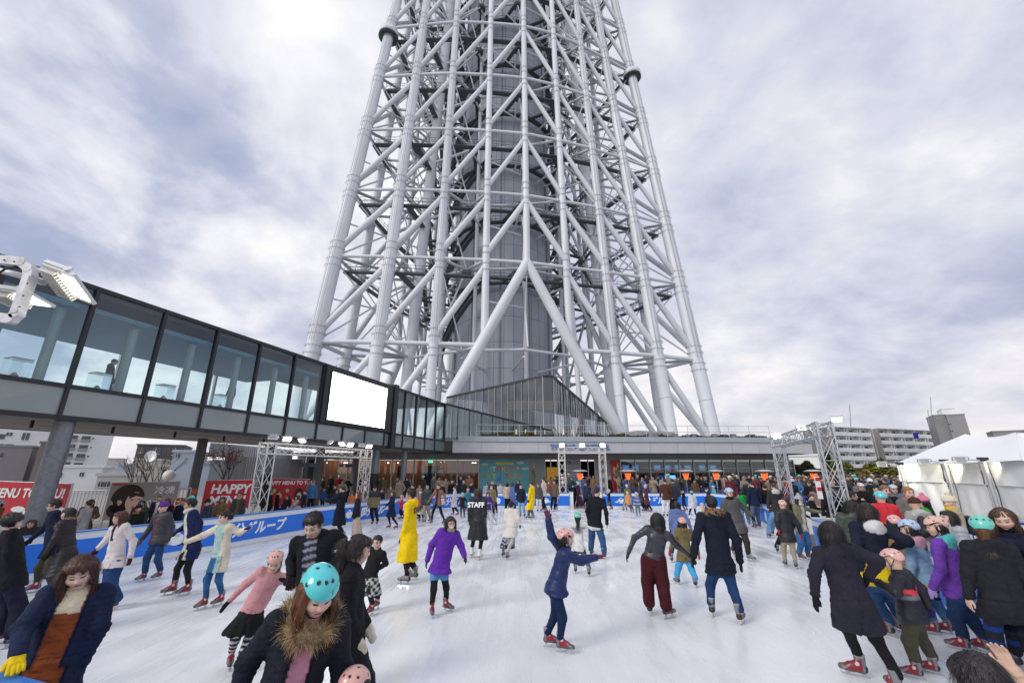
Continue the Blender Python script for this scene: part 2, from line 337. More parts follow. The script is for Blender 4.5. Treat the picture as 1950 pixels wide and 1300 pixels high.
# ring beams, braces, catwalks
def inner(i, z):        # twelve inner columns
    a = math.radians(-139+30*i); r = (17.6 if i % 4 == 0 else 16.2)-(z-17.6)*.045
    return Vector((T_ax.x+r*math.cos(a), T_ax.y+r*math.sin(a), z))
def nearest_inner(k, z):
    p = colpt(k, z); q = colpt(k+1, z); m = (p+q)/2
    return min((inner(i, z) for i in range(12)), key=lambda v: (v-m).length)
for z in ZL:
    mb = MB(); r = .30 if z < 20 else .23
    for k in range(24):
        if z < 20 and k % 8 in (3, 4): continue
        mb.tube(colpt(k, z), colpt(k+1, z), r, n=10)
        if k % 2 == 0 or k % 8 in (0, 7):
            ni = nearest_inner(k, z); mb.tube(colpt(k, z), ni, .22, n=8); mb.tube(colpt(k+1, z), ni, .22, n=8)
    mb.build('ring_beam', tower_w, tower)
    mb = MB()
    for i in range(12):
        mb.tube(inner(i, z), inner(i+1, z), .22, n=8)
        a = math.radians(-139+30*i); mb.tube(inner(i, z-1), Vector((T_ax.x+8*math.cos(a), T_ax.y+8*math.sin(a), z-1)), .16, n=8)
    mb.build('inner_ring', tower_w, tower)
    if z > 20:
        mb = MB(); rb = MB(); zc = z-1.9; cen = Vector((T_ax.x, T_ax.y, zc))
        P = [cen+(colpt(k, zc)-cen)*(1-1.7/(colpt(k, zc)-cen).length) for k in range(24)]
        for a, b in zip(P, P[1:]+P[:1]):
            mb.bar(a, b, .75, .20); d = (b-a).normalized(); n_ = d.cross(UP)
            for s_ in (.45, -.45):
                for h in (.6, 1.1): rb.bar(a+n_*s_+UP*h, b+n_*s_+UP*h, .045, .045)
                m = max(2, int((b-a).length/1.4))
                for i in range(m): q = a+(b-a)*i/m+n_*s_; rb.bar(q, q+UP*1.1, .045, .045)
        c = mb.build('catwalk', cat_m, tower); rb.build('railing', rail_m, c); mb = MB(); rb = MB()
        # core catwalk
        Q = [Vector((T_ax.x+9.6*math.cos(t), T_ax.y+9.6*math.sin(t), z+.4)) for t in [i*math.pi/12 for i in range(24)]]
        for a, b in zip(Q, Q[1:]+Q[:1]):
            mb.bar(a, b, .8, .28)
            for h in (.7, 1.25): rb.bar(a+UP*h, b+UP*h, .06, .06)
            rb.bar(a, a+UP*1.25, .05, .05)
        for i in range(12):
            mb.bar(Q[2*i], inner(i+0, z+.4).lerp(Q[2*i], .0) if False else min((inner(q, z+.4) for q in range(12)), key=lambda v: (v-Q[2*i]).length), .6, .25)
            q = inner(i, z-.6); mb.tube(q-UP*.3, q+UP*.3, .75, n=14)
        c = mb.build('core_catwalk', cat_m, tower); rb.build('railing', rail_m, c); mb = MB()
        for i in (0, 3, 6, 9):      # radial walks and stairs between inner ring and outer ring
            a = inner(i, zc); b = min(P, key=lambda v: (v-a).length); MB().bar(a, b, .8, .3).build('radial_walk', cat_m, tower)
# dark stair flights winding round the core and beside the inner columns
mb = MB(); zz_ = 19.0; a = 0.0
for zlo, zhi in zip([18.0]+ZL[1:], ZL[1:]+[118]):
    for a0 in (-2.9, -.75, 1.4):
        n = 10
        pts = [Vector((T_ax.x+(10.9)*math.cos(a0+i/n*1.15), T_ax.y+(10.9)*math.sin(a0+i/n*1.15), zlo+.4+(zhi-zlo)*i/n)) for i in range(n+1)]
        for p, q in zip(pts[:-1], pts[1:]):
            mb.bar(p, q, .8, .2); mb.bar(p+UP*1.1, q+UP*1.1, .7, .05); mb.bar(p, p+UP*1.1, .08, .08)
mb.build('stair', cat_m, tower)
mb = MB()
for i in (-1, 3, 4, 5, 10):
    for zlo, zhi in zip(ZL[1:-1], ZL[2:]):
        p = inner(i, zlo); q = inner(i+1, zhi-1.9)
        mb.bar(p, q, .6, .2); mb.bar(p+UP*1.1, q+UP*1.1, .6, .05)
        for s_ in range(12): w = p.lerp(q, s_/12); mb.bar(w, w+UP*1.1, .08, .08)
mb.build('stair', cat_m, tower)
for i in (0, 3, 4, 5, 6, 7, 8, 9, 10, 11):
    mb = MB(); r = .85 if i % 4 == 0 else .36
    for za, zb in zip([ZB]+ZL, ZL+[ZT]): mb.tube(inner(i, za), inner(i, zb), r, r, 12)
    mb.build('inner_column', tower_n, tower)
mb = MB()
for i in (3, 4, 5, 6, 7, 8, 9, 10, 11):
    for za, zb in zip([ZB]+ZL[:-1], ZL): 
        up = (i % 2 == 0); p, q = (inner(i, za), inner(i+1, zb)) if up else (inner(i+1, za), inner(i, zb)); mb.tube(p, q, .24, n=8)
o = mb.build('inner_brace', tower_n, tower)
far = MB()
for k in range(24):
    j = k % 8
    for li, (za, zb) in enumerate(zip([ZB]+ZL[:-1], ZL)):
        lo, hi = (k, k+1) if j < 4 else (k+1, k)
        if za < 17 and j in (2, 3, 4, 5): continue
        if 17 < za < 20 and j in (3, 4): continue
        zl, zh = za+(1.0 if za > 5 else 0), zb-.9; r = .44 if za < 30 else .36
        mb = MB() if k < 8 else far; mb.tube(colpt(lo, zl), colpt(hi, zh), r, r*.96, 14)
        if k < 8 and zb < 100: mb.build('brace', tower_w, tower)
# service ladders and cable runs up the outer columns
for k in (0, 1, 2, 6, 7, 8):
    mb = MB()
    for za, zb in zip(ZL[:-2], ZL[1:-1]):
        for s_ in (-.25, .25):
            o_ = Vector((s_, -crad(k, za)-.12, 0)); mb.bar(colpt(k, za)+o_, colpt(k, zb)+o_, .05, .05)
    mb.build('cable_run', bolt_m, tower)
web = MB()
for k in range(24):
    for za, zb in zip(ZL[:-2], ZL[1:-1]):
        m = (za+zb)/2; ni = nearest_inner(k, m); 
        if k % 2 == 0 or k % 8 in (1, 7): web.tube(colpt(k, za), nearest_inner(k, zb), .13, n=6); web.tube(colpt(k, zb-.5), nearest_inner(k, za), .11, n=6)
        if k % 3 == 0: web.tube(colpt(k, m), ni, .12, n=6)
wo = web.build('web_bracing', tower_w, tower); wo['kind'] = 'stuff'
far.build('far_braces', tower_w, tower)['kind'] = 'stuff'
for f in range(3):      # the arch legs in the middle of each face
    top = colpt(8*f+4, 29.9)
    for sgn, kk in ((-1, 2), (1, 6)):
        bot = colpt(8*f+kk, ZB); bot = bot.lerp(colpt(8*f+4, ZB), -.03)
        MB().tube(top, bot, .66, .86, 20).build('arch_leg', tower_w, tower)
# core
core_m = bpy.data.materials.new('core_cladding'); core_m.use_nodes = True
def _core(m):
    n = m.node_tree.nodes; l = m.node_tree.links; b = n['Principled BSDF']; t = n.new('ShaderNodeUVMap')
    br = n.new('ShaderNodeTexBrick'); br.offset = 0; br.inputs['Scale'].default_value = 1; br.inputs['Mortar Size'].default_value = .035
    br.inputs['Brick Width'].default_value = 1.55; br.inputs['Row Height'].default_value = 4.2; br.inputs['Color1'].default_value = (.44, .48, .56, 1); br.inputs['Color2'].default_value = (.48, .52, .59, 1); br.inputs['Mortar'].default_value = (.13, .15, .18, 1)
    l.new(t.outputs[0], br.inputs[0]); l.new(br.outputs[0], b.inputs['Base Color']); b.inputs['Roughness'].default_value = .38; b.inputs['Metallic'].default_value = .1
_core(core_m)
def cyl_uv(name, c, r, z0, z1, m, parent, n=40):
    mb = MB()
    mb.lathe([(r, z0-c[2]), (r, z1-c[2])], c, n); o = mb.build(name, m, parent); uv = o.data.uv_layers.new(name='UVMap')
    for p in o.data.polygons:
        i = p.index; u = [(i, 0), (i+1, 0), (i+1, 1), (i, 1)]
        for li, (a, b) in zip(p.loop_indices, u): uv.data[li].uv = (a*2*math.pi*r/n, z0 if b == 0 else z1)
    return o
co = cyl_uv('core', (T_ax.x, T_ax.y, 0), 8.5, 4.5, 120, core_m, tower)
mb = MB()
for i in range(11):
    t = i*2*math.pi/11+.1; p = Vector((T_ax.x+8.6*math.cos(t), T_ax.y+8.6*math.sin(t), 4.9)); mb.bar(p, p+UP*115, .22, .22)
mb.build('core_rib', mat('core_rib', (.25, .28, .32), .4, .3), co)
mb = MB()
for i in range(9):
    t = i*2*math.pi/9-1.25; p = Vector((T_ax.x+11.3*math.cos(t), T_ax.y+11.3*math.sin(t), 4.9)); mb.tube(p, p+UP*112, .30, n=12)
    for z in ZL[1:]:
        q = Vector((p.x, p.y, z)); mb.tube(q, Vector((T_ax.x+8*math.cos(t), T_ax.y+8*math.sin(t), z)), .15, n=6)
mb.build('core_column', tower_n, tower)
# ================================================================ podium building
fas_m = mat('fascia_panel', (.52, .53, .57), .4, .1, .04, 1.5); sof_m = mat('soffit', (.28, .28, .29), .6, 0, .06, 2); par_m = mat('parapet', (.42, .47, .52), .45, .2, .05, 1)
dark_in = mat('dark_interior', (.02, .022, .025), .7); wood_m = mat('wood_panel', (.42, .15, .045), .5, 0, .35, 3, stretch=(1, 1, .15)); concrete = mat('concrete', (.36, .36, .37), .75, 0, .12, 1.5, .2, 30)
glass_f = glass('facade_glass', (.85, .86, .84), .8); mull = mat('mullion', (.30, .31, .32), .4, .4); mull_l = mat('mullion_light', (.5, .5, .5), .4, .3)
teal_m = mat('poster_teal', (.16, .50, .55), .6, 0, .05, 2); greywall = mat('grey_wall', (.33, .34, .37), .6, 0, .05, 1)
pod = thing('podium_building', 'long low grey podium building with a lettered fascia at the foot of the tower', 'building', (8, 45, 0))
FA = Vector((-5.0, 36.5, 0)); FB = Vector((26.4, 38.2, 0)); FD = (FB-FA).normalized(); FN = Vector((FD.y, -FD.x, 0))   # FN towards the camera
def fp(x, off=0., z=0.):        # point on the facade line at photo column x, set back by off metres
    d = ray(x, 895); d = Vector((d[0], d[1], 0)); A = FA-FN*off
    # solve t*d = A + s*FD
    den = d.x*FD.y-d.y*FD.x; t = (A.x*FD.y-A.y*FD.x)/den; p = d*t; p.z = z; return p
def fx(p0, p1, z0, z1, th, name, m, parent, mb=None):
    c = (p0+p1)/2; c.z = (z0+z1)/2; k = mb or MB(); k.box(c, ((p1-p0).length, th, z1-z0), math.atan2(FD.y, FD.x)); return k if mb else k.build(name, m, parent)
L0 = FA-FD*22
fas = fx(FA, FB, 3.5, 4.44, .25, 'fascia', fas_m, pod)
mb = MB()
for i in range(1, 13): p = FA+(FB-FA)*i/13; mb.box((p.x+FN.x*.128, p.y+FN.y*.128, 3.97), (.02, .01, .92), math.atan2(FD.y, FD.x))
mb.build('fascia_joint', mull, fas)
fx(FA-FN*.0+Vector((0, 0, 0)), FB, 4.44, 4.52, .5, 'fascia_cap', par_m, pod)
fx(FA-FN*1.6+FD*.3, FB-FN*1.6-FD*1.0, 4.5, 4.98, .4, 'parapet', par_m, pod)
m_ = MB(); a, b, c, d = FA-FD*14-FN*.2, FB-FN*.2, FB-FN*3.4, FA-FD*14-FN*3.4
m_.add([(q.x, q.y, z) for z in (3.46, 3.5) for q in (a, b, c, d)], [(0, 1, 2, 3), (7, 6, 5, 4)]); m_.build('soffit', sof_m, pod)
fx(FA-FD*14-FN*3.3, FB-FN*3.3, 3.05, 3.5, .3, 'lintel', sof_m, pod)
m_ = MB(); a, b, c, d = FA-FD*1-FN*1.5, FB-FN*1.5, Vector((60, 110, 0)), Vector((-45, 110, 0))
m_.add([(q.x, q.y, z) for z in (4.6, 4.88) for q in (a, b, c, d)], [(0, 3, 2, 1), (4, 5, 6, 7), (0, 1, 5, 4), (1, 2, 6, 5), (2, 3, 7, 6), (3, 0, 4, 7)]); m_.build('roof_terrace', concrete, pod)
# glazing, set back 3.2 m
SB = 3.2
def pane_run(x0, x1, n, glassm, mm, w=.07, tilt=0.):
    A, B = fp(x0, SB), fp(x1, SB); g = fx(A, B, .1, 3.05, .03, 'glazing', glassm, pod); k = MB()
    for i in range(n+1):
        p = A+(B-A)*i/n; k.box((p.x+FN.x*.06, p.y+FN.y*.06, 1.55), (w, .14, 3.0), math.atan2(FD.y, FD.x))
    k.box(((A+B)/2+FN*.05)+Vector((0, 0, 2.3)), ((B-A).length, .06, .05), math.atan2(FD.y, FD.x)) if n > 6 and x0 > 1100 else None
    k.build('window_frame', mm, g); return A, B
pane_run(577, 912, 8, glass_f, mull_l, .08)
# wood clad wall behind the glass and dark opening
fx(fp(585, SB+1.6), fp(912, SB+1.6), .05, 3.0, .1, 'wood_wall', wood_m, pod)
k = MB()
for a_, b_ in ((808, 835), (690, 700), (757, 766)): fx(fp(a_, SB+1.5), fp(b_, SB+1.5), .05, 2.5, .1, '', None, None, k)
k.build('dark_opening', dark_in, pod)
fx(fp(577, SB-.02), fp(600, SB-.02), .05, 3.05, .1, 'dark_panel', mat('dark_glass', (.02, .03, .035), .15), pod)
k = MB()
for x_ in (620, 655, 738, 757, 900, 905, 770, 660): p = fp(x_, SB+.6); k.box((p.x, p.y, 2.75), (.1, .1, .05))
k.build('downlight', lamp_white, pod)
k = MB(); p = fp(819, SB-.25); k.box((p.x, p.y, 2.85), (.34, .05, .18)); k.build('exit_sign', mat('exit_green', (.05, .8, .3), .5, emit=2), pod)
fx(fp(400, SB+1), fp(575, SB+1), .05, 3.0, .2, 'side_wall', mat('fin_glass', (.10, .13, .14), .2), pod)
k = MB()
for i in range(11): p = fp(518+i*5.4, SB-.1); k.box((p.x, p.y, 1.6), (.22, .3, 2.9), math.atan2(FD.y, FD.x))
k.build('facade_fin', mat('fin_metal', (.42, .5, .5), .35, .3), pod)
# wall of the colourful poster, entrance, right bays
def slab(x0, x1, m, name, z0=.05, z1=3.05, off=SB, th=.12, parent=pod): return fx(fp(x0, off), fp(x1, off), z0, z1, th, name, m, parent)
slab(912, 1037, greywall, 'wall'); slab(1134, 1182, greywall, 'wall'); 
slab(1076, 1104, mat('entrance_panel', (.42, .43, .46), .5), 'entrance_panel', off=SB+.1)
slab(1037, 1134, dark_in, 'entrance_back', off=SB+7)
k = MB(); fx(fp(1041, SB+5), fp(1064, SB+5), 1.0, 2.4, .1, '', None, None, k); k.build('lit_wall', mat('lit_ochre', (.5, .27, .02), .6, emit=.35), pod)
k = MB()
for x_ in (1038, 1049, 1062, 1075, 1105, 1120, 1133): p = fp(x_, SB); k.box((p.x, p.y, 1.55), (.08, .12, 3.0), math.atan2(FD.y, FD.x))
k.build('door_frame', mull_l, pod)
A, B = pane_run(1182, 1512, 12, glass('bay_glass', (.42, .48, .48), 1.0), mull_l, .08)
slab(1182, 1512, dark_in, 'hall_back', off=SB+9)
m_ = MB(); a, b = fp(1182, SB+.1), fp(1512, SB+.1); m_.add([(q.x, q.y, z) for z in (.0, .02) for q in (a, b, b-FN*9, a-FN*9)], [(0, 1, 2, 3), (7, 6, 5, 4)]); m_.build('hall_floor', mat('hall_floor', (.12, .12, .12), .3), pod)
fx(FB-FN*SB-FD*1.2, FB-FN*SB-FD*1.1, 0, 3.1, .3, 'end_pier', concrete, pod)
text('fascia_lettering', 'TOKYO SKYTREE.', .62, mat('letter_blue', (.10, .22, .52), .4), tuple(fp(1107, -.2, 3.97)), FD, UP, pod, .04, .012, sx=1.05)
text('entrance_lettering', '団体入口', .42, mat('text_grey', (.12, .12, .13), .6), tuple(fp(1090, SB-.02, 2.75)), FD, UP, pod, .003)
text('entrance_lettering', 'エントランス', .22, MATS['text_grey'], tuple(fp(1090, SB-.02, 2.3)), FD, UP, pod, .003)
text('entrance_lettering', '展望台チケット', .2, MATS['text_grey'], tuple(fp(1090, SB-.02, 1.9)), FD, UP, pod, .003)
# hanging screens in the hall
scr = mat('screen_blue', (.10, .35, .85), .4, emit=1.2); scr_r = mat('screen_red', (.7, .12, .14), .4, emit=.8); scr_w = mat('screen_white', (.7, .8, .95), .4, emit=1.)
for x_ in (1192, 1210, 1252, 1271, 1291, 1310, 1337, 1308+50):
    t = thing('hall_screen', None, 'screen', tuple(fp(x_, SB+1.2, 2.1)), 'blue screens hanging in the hall window'); t['label'] = 'small blue and red screen hanging behind the hall window'
    w_ = fp(x_+6.5, SB+1.2)-fp(x_-6.5, SB+1.2); w_ = w_.length; p = fp(x_, SB+1.2, 2.3); rz = math.atan2(FD.y, FD.x)
    MB().box(p, (w_, .06, .6), rz).build('frame', black, t); q = p+FN*.04; MB().box(q+UP*.06, (w_*.94, .02, .44), rz).build('picture', scr, t)
    MB().box(q-UP*.22+FN*.005, (w_*.94, .02, .12), rz).build('caption_bar', scr_r, t); MB().box(q+UP*.05+FN*.012, (w_*.6, .01, .12), rz).build('highlight', scr_w, t)
p = fp(1275, SB-1.2, 1.35); t = thing('information_screen', 'low blue screen on a stand outside the hall windows', 'screen', (p.x, p.y, 0)); MB().box(p, (.9, .08, .62), 0).build('screen', scr, t); MB().box((p.x, p.y, .5), (.08, .08, 1.1)).build('stand', black, t)
# posters on the wall
P0, P1 = fp(914, SB-.08), fp(1007, SB-.08)
t = thing('wall_poster', 'turquoise wall poster with clouds and coloured capital letters', 'poster', tuple((P0+P1)/2)); fx(P0, P1, .1, 3.02, .02, 'sheet', teal_m, t)
pc = lambda x, z: tuple(fp(x, SB-.11, z))
cols = {'r': (.75, .05, .12), 'o': (.85, .3, .05), 'y': (.85, .65, .05), 'g': (.35, .6, .12), 'p': (.75, .15, .35), 'b': (.1, .3, .6), 'w': (.8, .82, .82)}
PM = {k_: mat('print_'+k_, v_, .6) for k_, v_ in cols.items()}
for s_, x_, z_, c_ in (('T', 941, 2.2, 'w'), ('O', 950, 2.2, 'r'), ('K', 959, 2.2, 'y'), ('Y', 967.5, 2.2, 'o'), ('O', 976, 2.2, 'p'), ('S', 924, 1.6, 'p'), ('K', 932.5, 1.6, 'g'), ('Y', 941, 1.6, 'y'), ('T', 965, 1.6, 'r'), ('R', 973, 1.6, 'o'), ('E', 981, 1.6, 'g'), ('E', 989, 1.6, 'o')):
    text('lettering', s_, .52, PM[c_], pc(x_, z_), FD, UP, t, .003, .02)
k = MB(); 
for x_, z_ in ((922, 2.6), (991, 2.75), (1000, 2.25)):
    for dx, r_ in ((-.18, .12), (0, .17), (.2, .12)): c = Vector(pc(x_, z_))+FD*dx; k.add([c+FD*r_*1.2*math.cos(a)+UP*r_*.7*math.sin(a) for a in [i*math.pi/8 for i in range(16)]], [tuple(range(16))])
    c.y += 0
k.build('cloud', PM['w'], t); k = MB()
for x_, z_ in ((935, 2.3), (986, 2.3)):
    c = Vector(pc(x_, z_)); k.add([c+FD*(r_*math.cos(a))+UP*(r_*math.sin(a)) for i in range(10) for a, r_ in [(math.pi/2+i*math.pi/5, .16 if i % 2 == 0 else .07)]], [tuple(range(10))])
fx(fp(944, SB-.105), fp(978, SB-.105), 2.62, 2.8, .006, '', None, None, k); k.build('star', PM['y'], t)
k = MB(); c = Vector(pc(953, 1.15)); k.bar(c, c+UP*.85, .12, .01); k.bar(c-FD*.2, c-FD*.2+UP*.4, .3, .01); k.build('tower_drawing', PM['b'], t)
P0, P1 = fp(1163, SB-.08), fp(1181, SB-.08)
t = thing('new_year_poster', 'tall red and white patterned poster beside the hall windows', 'poster', tuple((P0+P1)/2)); fx(P0, P1, .4, 3.02, .02, 'sheet', mat('poster_red', (.5, .05, .03), .6, 0, .4, 2), t); k = MB()
for i in range(12):
    a = i*math.pi/6; c = fp(1172, SB-.11, 2.0); k.bar(c+FD*.08*math.cos(a)+UP*.1*math.sin(a), c+FD*.28*math.cos(a)+UP*.42*math.sin(a), .01, .05)
k.build('starburst', PM['w'], t); k = MB(); k.box(fp(1172, SB-.11, 1.2), (.6, .01, .4)); k.box(fp(1170, SB-.11, 2.3), (.2, .01, .2), 0); k.build('print', PM['y'], t)
# bamboo new year decorations beside the entrance
for x_, s_ in ((1016, 'left of'), (1176, 'right of')):
    p = fp(x_, SB-1.5); t = thing('bamboo_decoration', 'tall bamboo new year decoration standing %s the entrance' % s_, 'decoration', (p.x, p.y, 0)); k = MB()
    for dx, h in ((-.1, 2.1), (0, 2.5), (.1, 1.9)): k.tube((p.x+dx, p.y, .3), (p.x+dx, p.y, h), .06, n=10)
    k.build('bamboo', mat('bamboo', (.10, .16, .05), .5, 0, .3, 5), t); MB().tube((p.x, p.y, 0), (p.x, p.y, .8), .28, n=16).build('straw_pot', mat('straw', (.42, .3, .12), .8, 0, .3, 12), t)
    MB().tube((p.x, p.y, 2.3), (p.x+.06, p.y, 2.75), .09, .02, n=8).build('plume', mat('plume', (.65, .5, .25), .8), t)
# planting and railing on the roof
def leaf_mesh(mb, n, boxf, size, mats_n=3):
    for _ in range(n):
        p, nn = boxf(); a = random.random()*6.28; d = Vector((math.cos(a), math.sin(a), random.uniform(-.6, .9))).normalized(); e = d.cross(Vector((random.uniform(-1, 1), random.uniform(-1, 1), random.uniform(-1, 1)))).normalized()
        s_ = size*random.uniform(.6, 1.4); mb.add([p-d*s_, p+e*s_*.45, p+d*s_, p-e*s_*.45], [(0, 1, 2, 3)], random.randrange(mats_n))
lf = [mat('leaf_green', (.055, .085, .02), .6, 0, .3, 3), mat('leaf_olive', (.13, .14, .03), .6, 0, .3, 3), mat('leaf_dark', (.025, .045, .018), .6, 0, .3, 3)]
lr = [mat('leaf_russet', (.11, .035, .02), .6, 0, .3, 3), mat('leaf_brown', (.07, .03, .02), .6, 0, .3, 3), lf[1]]
def hedge(name, label, A, B, z0, z1, w, ms, n, size, cat='hedge', group=None):
    t = thing(name, label, cat, (*((A+B)/2).xy, z0), group); mb = MB(); d = (B-A); nn = d.cross(UP).normalized()
    def bf():
        u = random.random(); bump = .75+.25*math.sin(u*d.length*2.1+A.x)+.12*math.sin(u*d.length*5); v = random.uniform(-1, 1); h = random.random()**.6
        return A+d*u+nn*(w/2*v*(1-.3*h))+UP*(z0-A.z+(z1-z0)*h*bump), None
    leaf_mesh(mb, n, bf, size); mb.build('foliage', ms, t)
    c = (A+B)/2; MB().box((c.x, c.y, z0+(z1-z0)*.3), (d.length*.98, w*.6, (z1-z0)*.6), math.atan2(d.y, d.x)).build('branches', mat('twig', (.05, .04, .02), .9), t); return t
hedge('roof_shrubs', 'olive green and russet shrubs on the roof edge left of the wedge', fp(915, 2.6), fp(1000, 2.6), 4.9, 5.45, .9, lf, 900, .10, 'shrubs', 'shrubs along the roof edge')
hedge('roof_shrubs', 'dark russet shrubs on the roof edge below the glass wedge', fp(1000, 2.6), fp(1055, 2.6), 4.9, 5.4, .9, lr, 600, .10, 'shrubs', 'shrubs along the roof edge')
hedge('roof_shrubs', 'long row of brown shrubs on the roof edge right of the wedge', fp(1108, 2.6), fp(1240, 2.6), 4.9, 5.35, .9, lr, 1300, .10, 'shrubs', 'shrubs along the roof edge')
hedge('roof_shrubs', 'dark shrubs at the right end of the roof edge', fp(1255, 2.6), fp(1468, 2.6), 4.9, 5.3, .9, [lf[2], lr[1], lf[1]], 1600, .10, 'shrubs', 'shrubs along the roof edge')
def railing(name, label, A, B, z0, h, step, m, r=.02, rails=(1.,)):
    t = thing(name, label, 'railing', (A.x, A.y, z0)); k = MB(); d = B-A; n = int(d.length/step)
    for i in range(n+1): p = A+d*i/n; k.tube((p.x, p.y, z0), (p.x, p.y, z0+h), r, n=6)
    k.build('posts', m, t); k = MB()
    for f in rails: k.tube((A.x, A.y, z0+h*f), (B.x, B.y, z0+h*f), r, n=6)
    k.build('rail', m, t); return t
railing('roof_railing', 'thin steel railing along the podium roof edge', fp(905, 2.0), fp(1478, 2.0), 4.9, 1.15, 1.9, steel, .022, (1., .5))
for i, x_ in enumerate((1255, 1292, 1330, 1370, 1406)):
    p = fp(x_, 2.4, 4.95); t = thing('roof_floodlight', 'small grey floodlight lying on the roof edge', 'floodlight', tuple(p), 'floodlights along the roof edge'); MB().box(p+UP*.25, (.5, .3, .3), .4).build('housing', mull, t); MB().box(p+UP*.05, (.6, .1, .1)).build('bracket', dark_metal, t)
# glass wedge lobby at the foot of the core
lob = thing('glass_lobby', 'dark framed glass wedge lobby at the foot of the tower core', 'building', (4, 48, 4.9))
gl_l = glass('lobby_glass', (.52, .64, .66), 2.8); gl_r = glass('lobby_glass_grey', (.48, .54, .58), 2.6)
YA = 44.; A1 = Vector(aty(1033, 716, YA)); A2 = Vector(aty(1053, 717, YA+.3)); Bp = Vector(aty(851, 757, 50)); Cp = Vector(aty(1155, 805, 60))
def gwall(P, Q, n, gm_, zb=4.9, fin=.09, lit=None):
    P0, Q0 = Vector((P.x, P.y, zb)), Vector((Q.x, Q.y, zb)); nn = (Q0-P0).cross(UP).normalized(); gk = MB(); k = MB()
    for i in range(n):
        a0, a1, b0, b1 = P0.lerp(Q0, i/n), P0.lerp(Q0, (i+1)/n), P.lerp(Q, i/n), P.lerp(Q, (i+1)/n); jj = [nn*random.uniform(-.05, .05) for _ in range(4)]; gk.quad(a0+jj[0], a1+jj[1], b1+jj[2], b0+jj[3])
    g = gk.build('glass_wall', gm_, lob)
    for i in range(n+1):
        a = P0.lerp(Q0, i/n); b = P.lerp(Q, i/n); nn = (Q0-P0).cross(UP).normalized(); k.bar(a+nn*.05, b+nn*.05, .05, fin)
    k.build('fins', mull_l if gm_ is gl_l else mat('fin_grey', (.28, .3, .32), .4, .3), g); MB().bar(P, Q, .22, .22).build('roof_edge', dark_metal, lob)
gwall(Bp, A1, 15, gl_l); gwall(A1, A2, 1, gl_l); gwall(A2, Cp, 26, gl_r)
MB().bar(Vector((A1.x, A1.y, 4.9)), A1, .14, .14).build('corner_post', dark_metal, lob); MB().bar(Vector((A2.x, A2.y, 4.9)), A2, .14, .14).build('corner_post', dark_metal, lob)
Dp = Vector((T_ax.x-2, T_ax.y-6, 12.)); MB().add([Bp, A1, A2, Cp, Dp], [(0, 1, 4), (1, 2, 4), (2, 3, 4)]).build('roof', mull, lob)
k = MB(); k.box((2, 53, 5.6), (9, 4, 1.4)); k.build('inner_wall', mat('lobby_inner', (.26, .2, .13), .6, 0, .2, 1), lob)
k = MB()
for i in range(7): k.box((.5+i*1.1, 50.2, 6.4), (.18, .18, .5))
k.build('pendant_lamp', mat('warm_lamp', (1, .55, .2), .5, emit=2.5), lob)
MB().box((3.0, 55, 10.2), (7, 6, .3)).build('ceiling', mat('lobby_ceiling', (.55, .42, .25), .6, emit=.06), lob)
MB().box((16.5, 52, 5.7), (5.5, 3, 1.6), .4).build('side_block', concrete, lob)
# ================================================================ elevated glass walkway
BD = Vector((.3, 1, 0)).normalized(); BN = Vector((BD.y, -BD.x, 0)); ZB0, ZM, ZT0 = 3.55, 4.5, 7.7; BW = 5.4
def bp_(Y, off=0., z=0.): p = Vector((-14+.3*(Y-10), Y, z)); return p-BN*off           # off: metres back from the front face
br = thing('glass_walkway', 'elevated glazed walkway with black frames crossing in from the left', 'walkway', tuple(bp_(25)))
YS, YE = 3.0, 37.2
rzb = math.atan2(BD.y, BD.x)
def bbox(Y0, Y1, o0, o1, z0, z1, name, m, parent=br, mb=None):
    a, b = bp_(Y0, (o0+o1)/2), bp_(Y1, (o0+o1)/2); c = (a+b)/2; c.z = (z0+z1)/2; k = mb or MB(); k.box(c, ((b-a).length, abs(o1-o0), z1-z0), rzb); return k if mb else k.build(name, m, parent)
bbox(YS, YE, .1, BW, ZB0-.02, ZB0+.14, 'soffit', mat('walk_soffit', (.40, .39, .38), .7, 0, .05, 1)); bbox(YS, YE, .2, BW-.1, ZM-.25, ZM-.1, 'floor', concrete)
bbox(YS, YE, .1, BW, ZT0-.25, ZT0-.05, 'roof', dark_metal); bbox(YS, 22.4, .25, BW-.1, ZT0-.75, ZT0-.6, 'ceiling', mat('walk_ceiling', (.20, .36, .48), .5))
for o_, nm in ((0., 'front'), (BW, 'back')):
    k = MB()
    for z0, z1 in ((ZB0-.04, ZB0+.1), (ZM-.06, ZM+.06), (ZT0-.12, ZT0+.02)): bbox(YS, YE, o_-.06, o_+.06, z0, z1, '', None, mb=k)
    k.build('frame_rail', dark_metal, br)
gB = glass('walkway_glass', (.80, .95, .95), 1.4); gB2 = glass('walkway_back_glass', (.95, 1, 1), .4); gL = bpy.data.materials.new('spandrel'); 
gL = mat('spandrel_glass', (.22, .27, .28), .06, .0, .05, 1, spec=1.0)
ys = [4.4, 6.4, 8.4, 10.4, 12.4, 14.4, 16.4, 18.4, 20.4, 22.4]; k = MB()
for y in ys[:-1]+[22.4, 24.4, 26.4, 28.4, 29.0, 30.6, 32.2, 33.8, 35.4]:
    bbox(y-.045, y+.045, -.07, .07, ZB0, ZM, 'lower_mullion', dark_metal)
for y in ys+[29.2, 30.6, 32.2, 33.8, 35.4, 37.0]: bbox(y-.05, y+.05, -.08, .08, ZM, ZT0, 'mullion', dark_metal)
k = MB()
for y in ys[:-1:2]+[30, 33]: bbox(y-.05, y+.05, BW-.07, BW+.07, ZM, ZT0, '', None, mb=k); bbox(y+.25, y+.33, BW-.07, BW+.07, ZM, ZT0, '', None, mb=k)
k.build('back_mullions', mull, br)
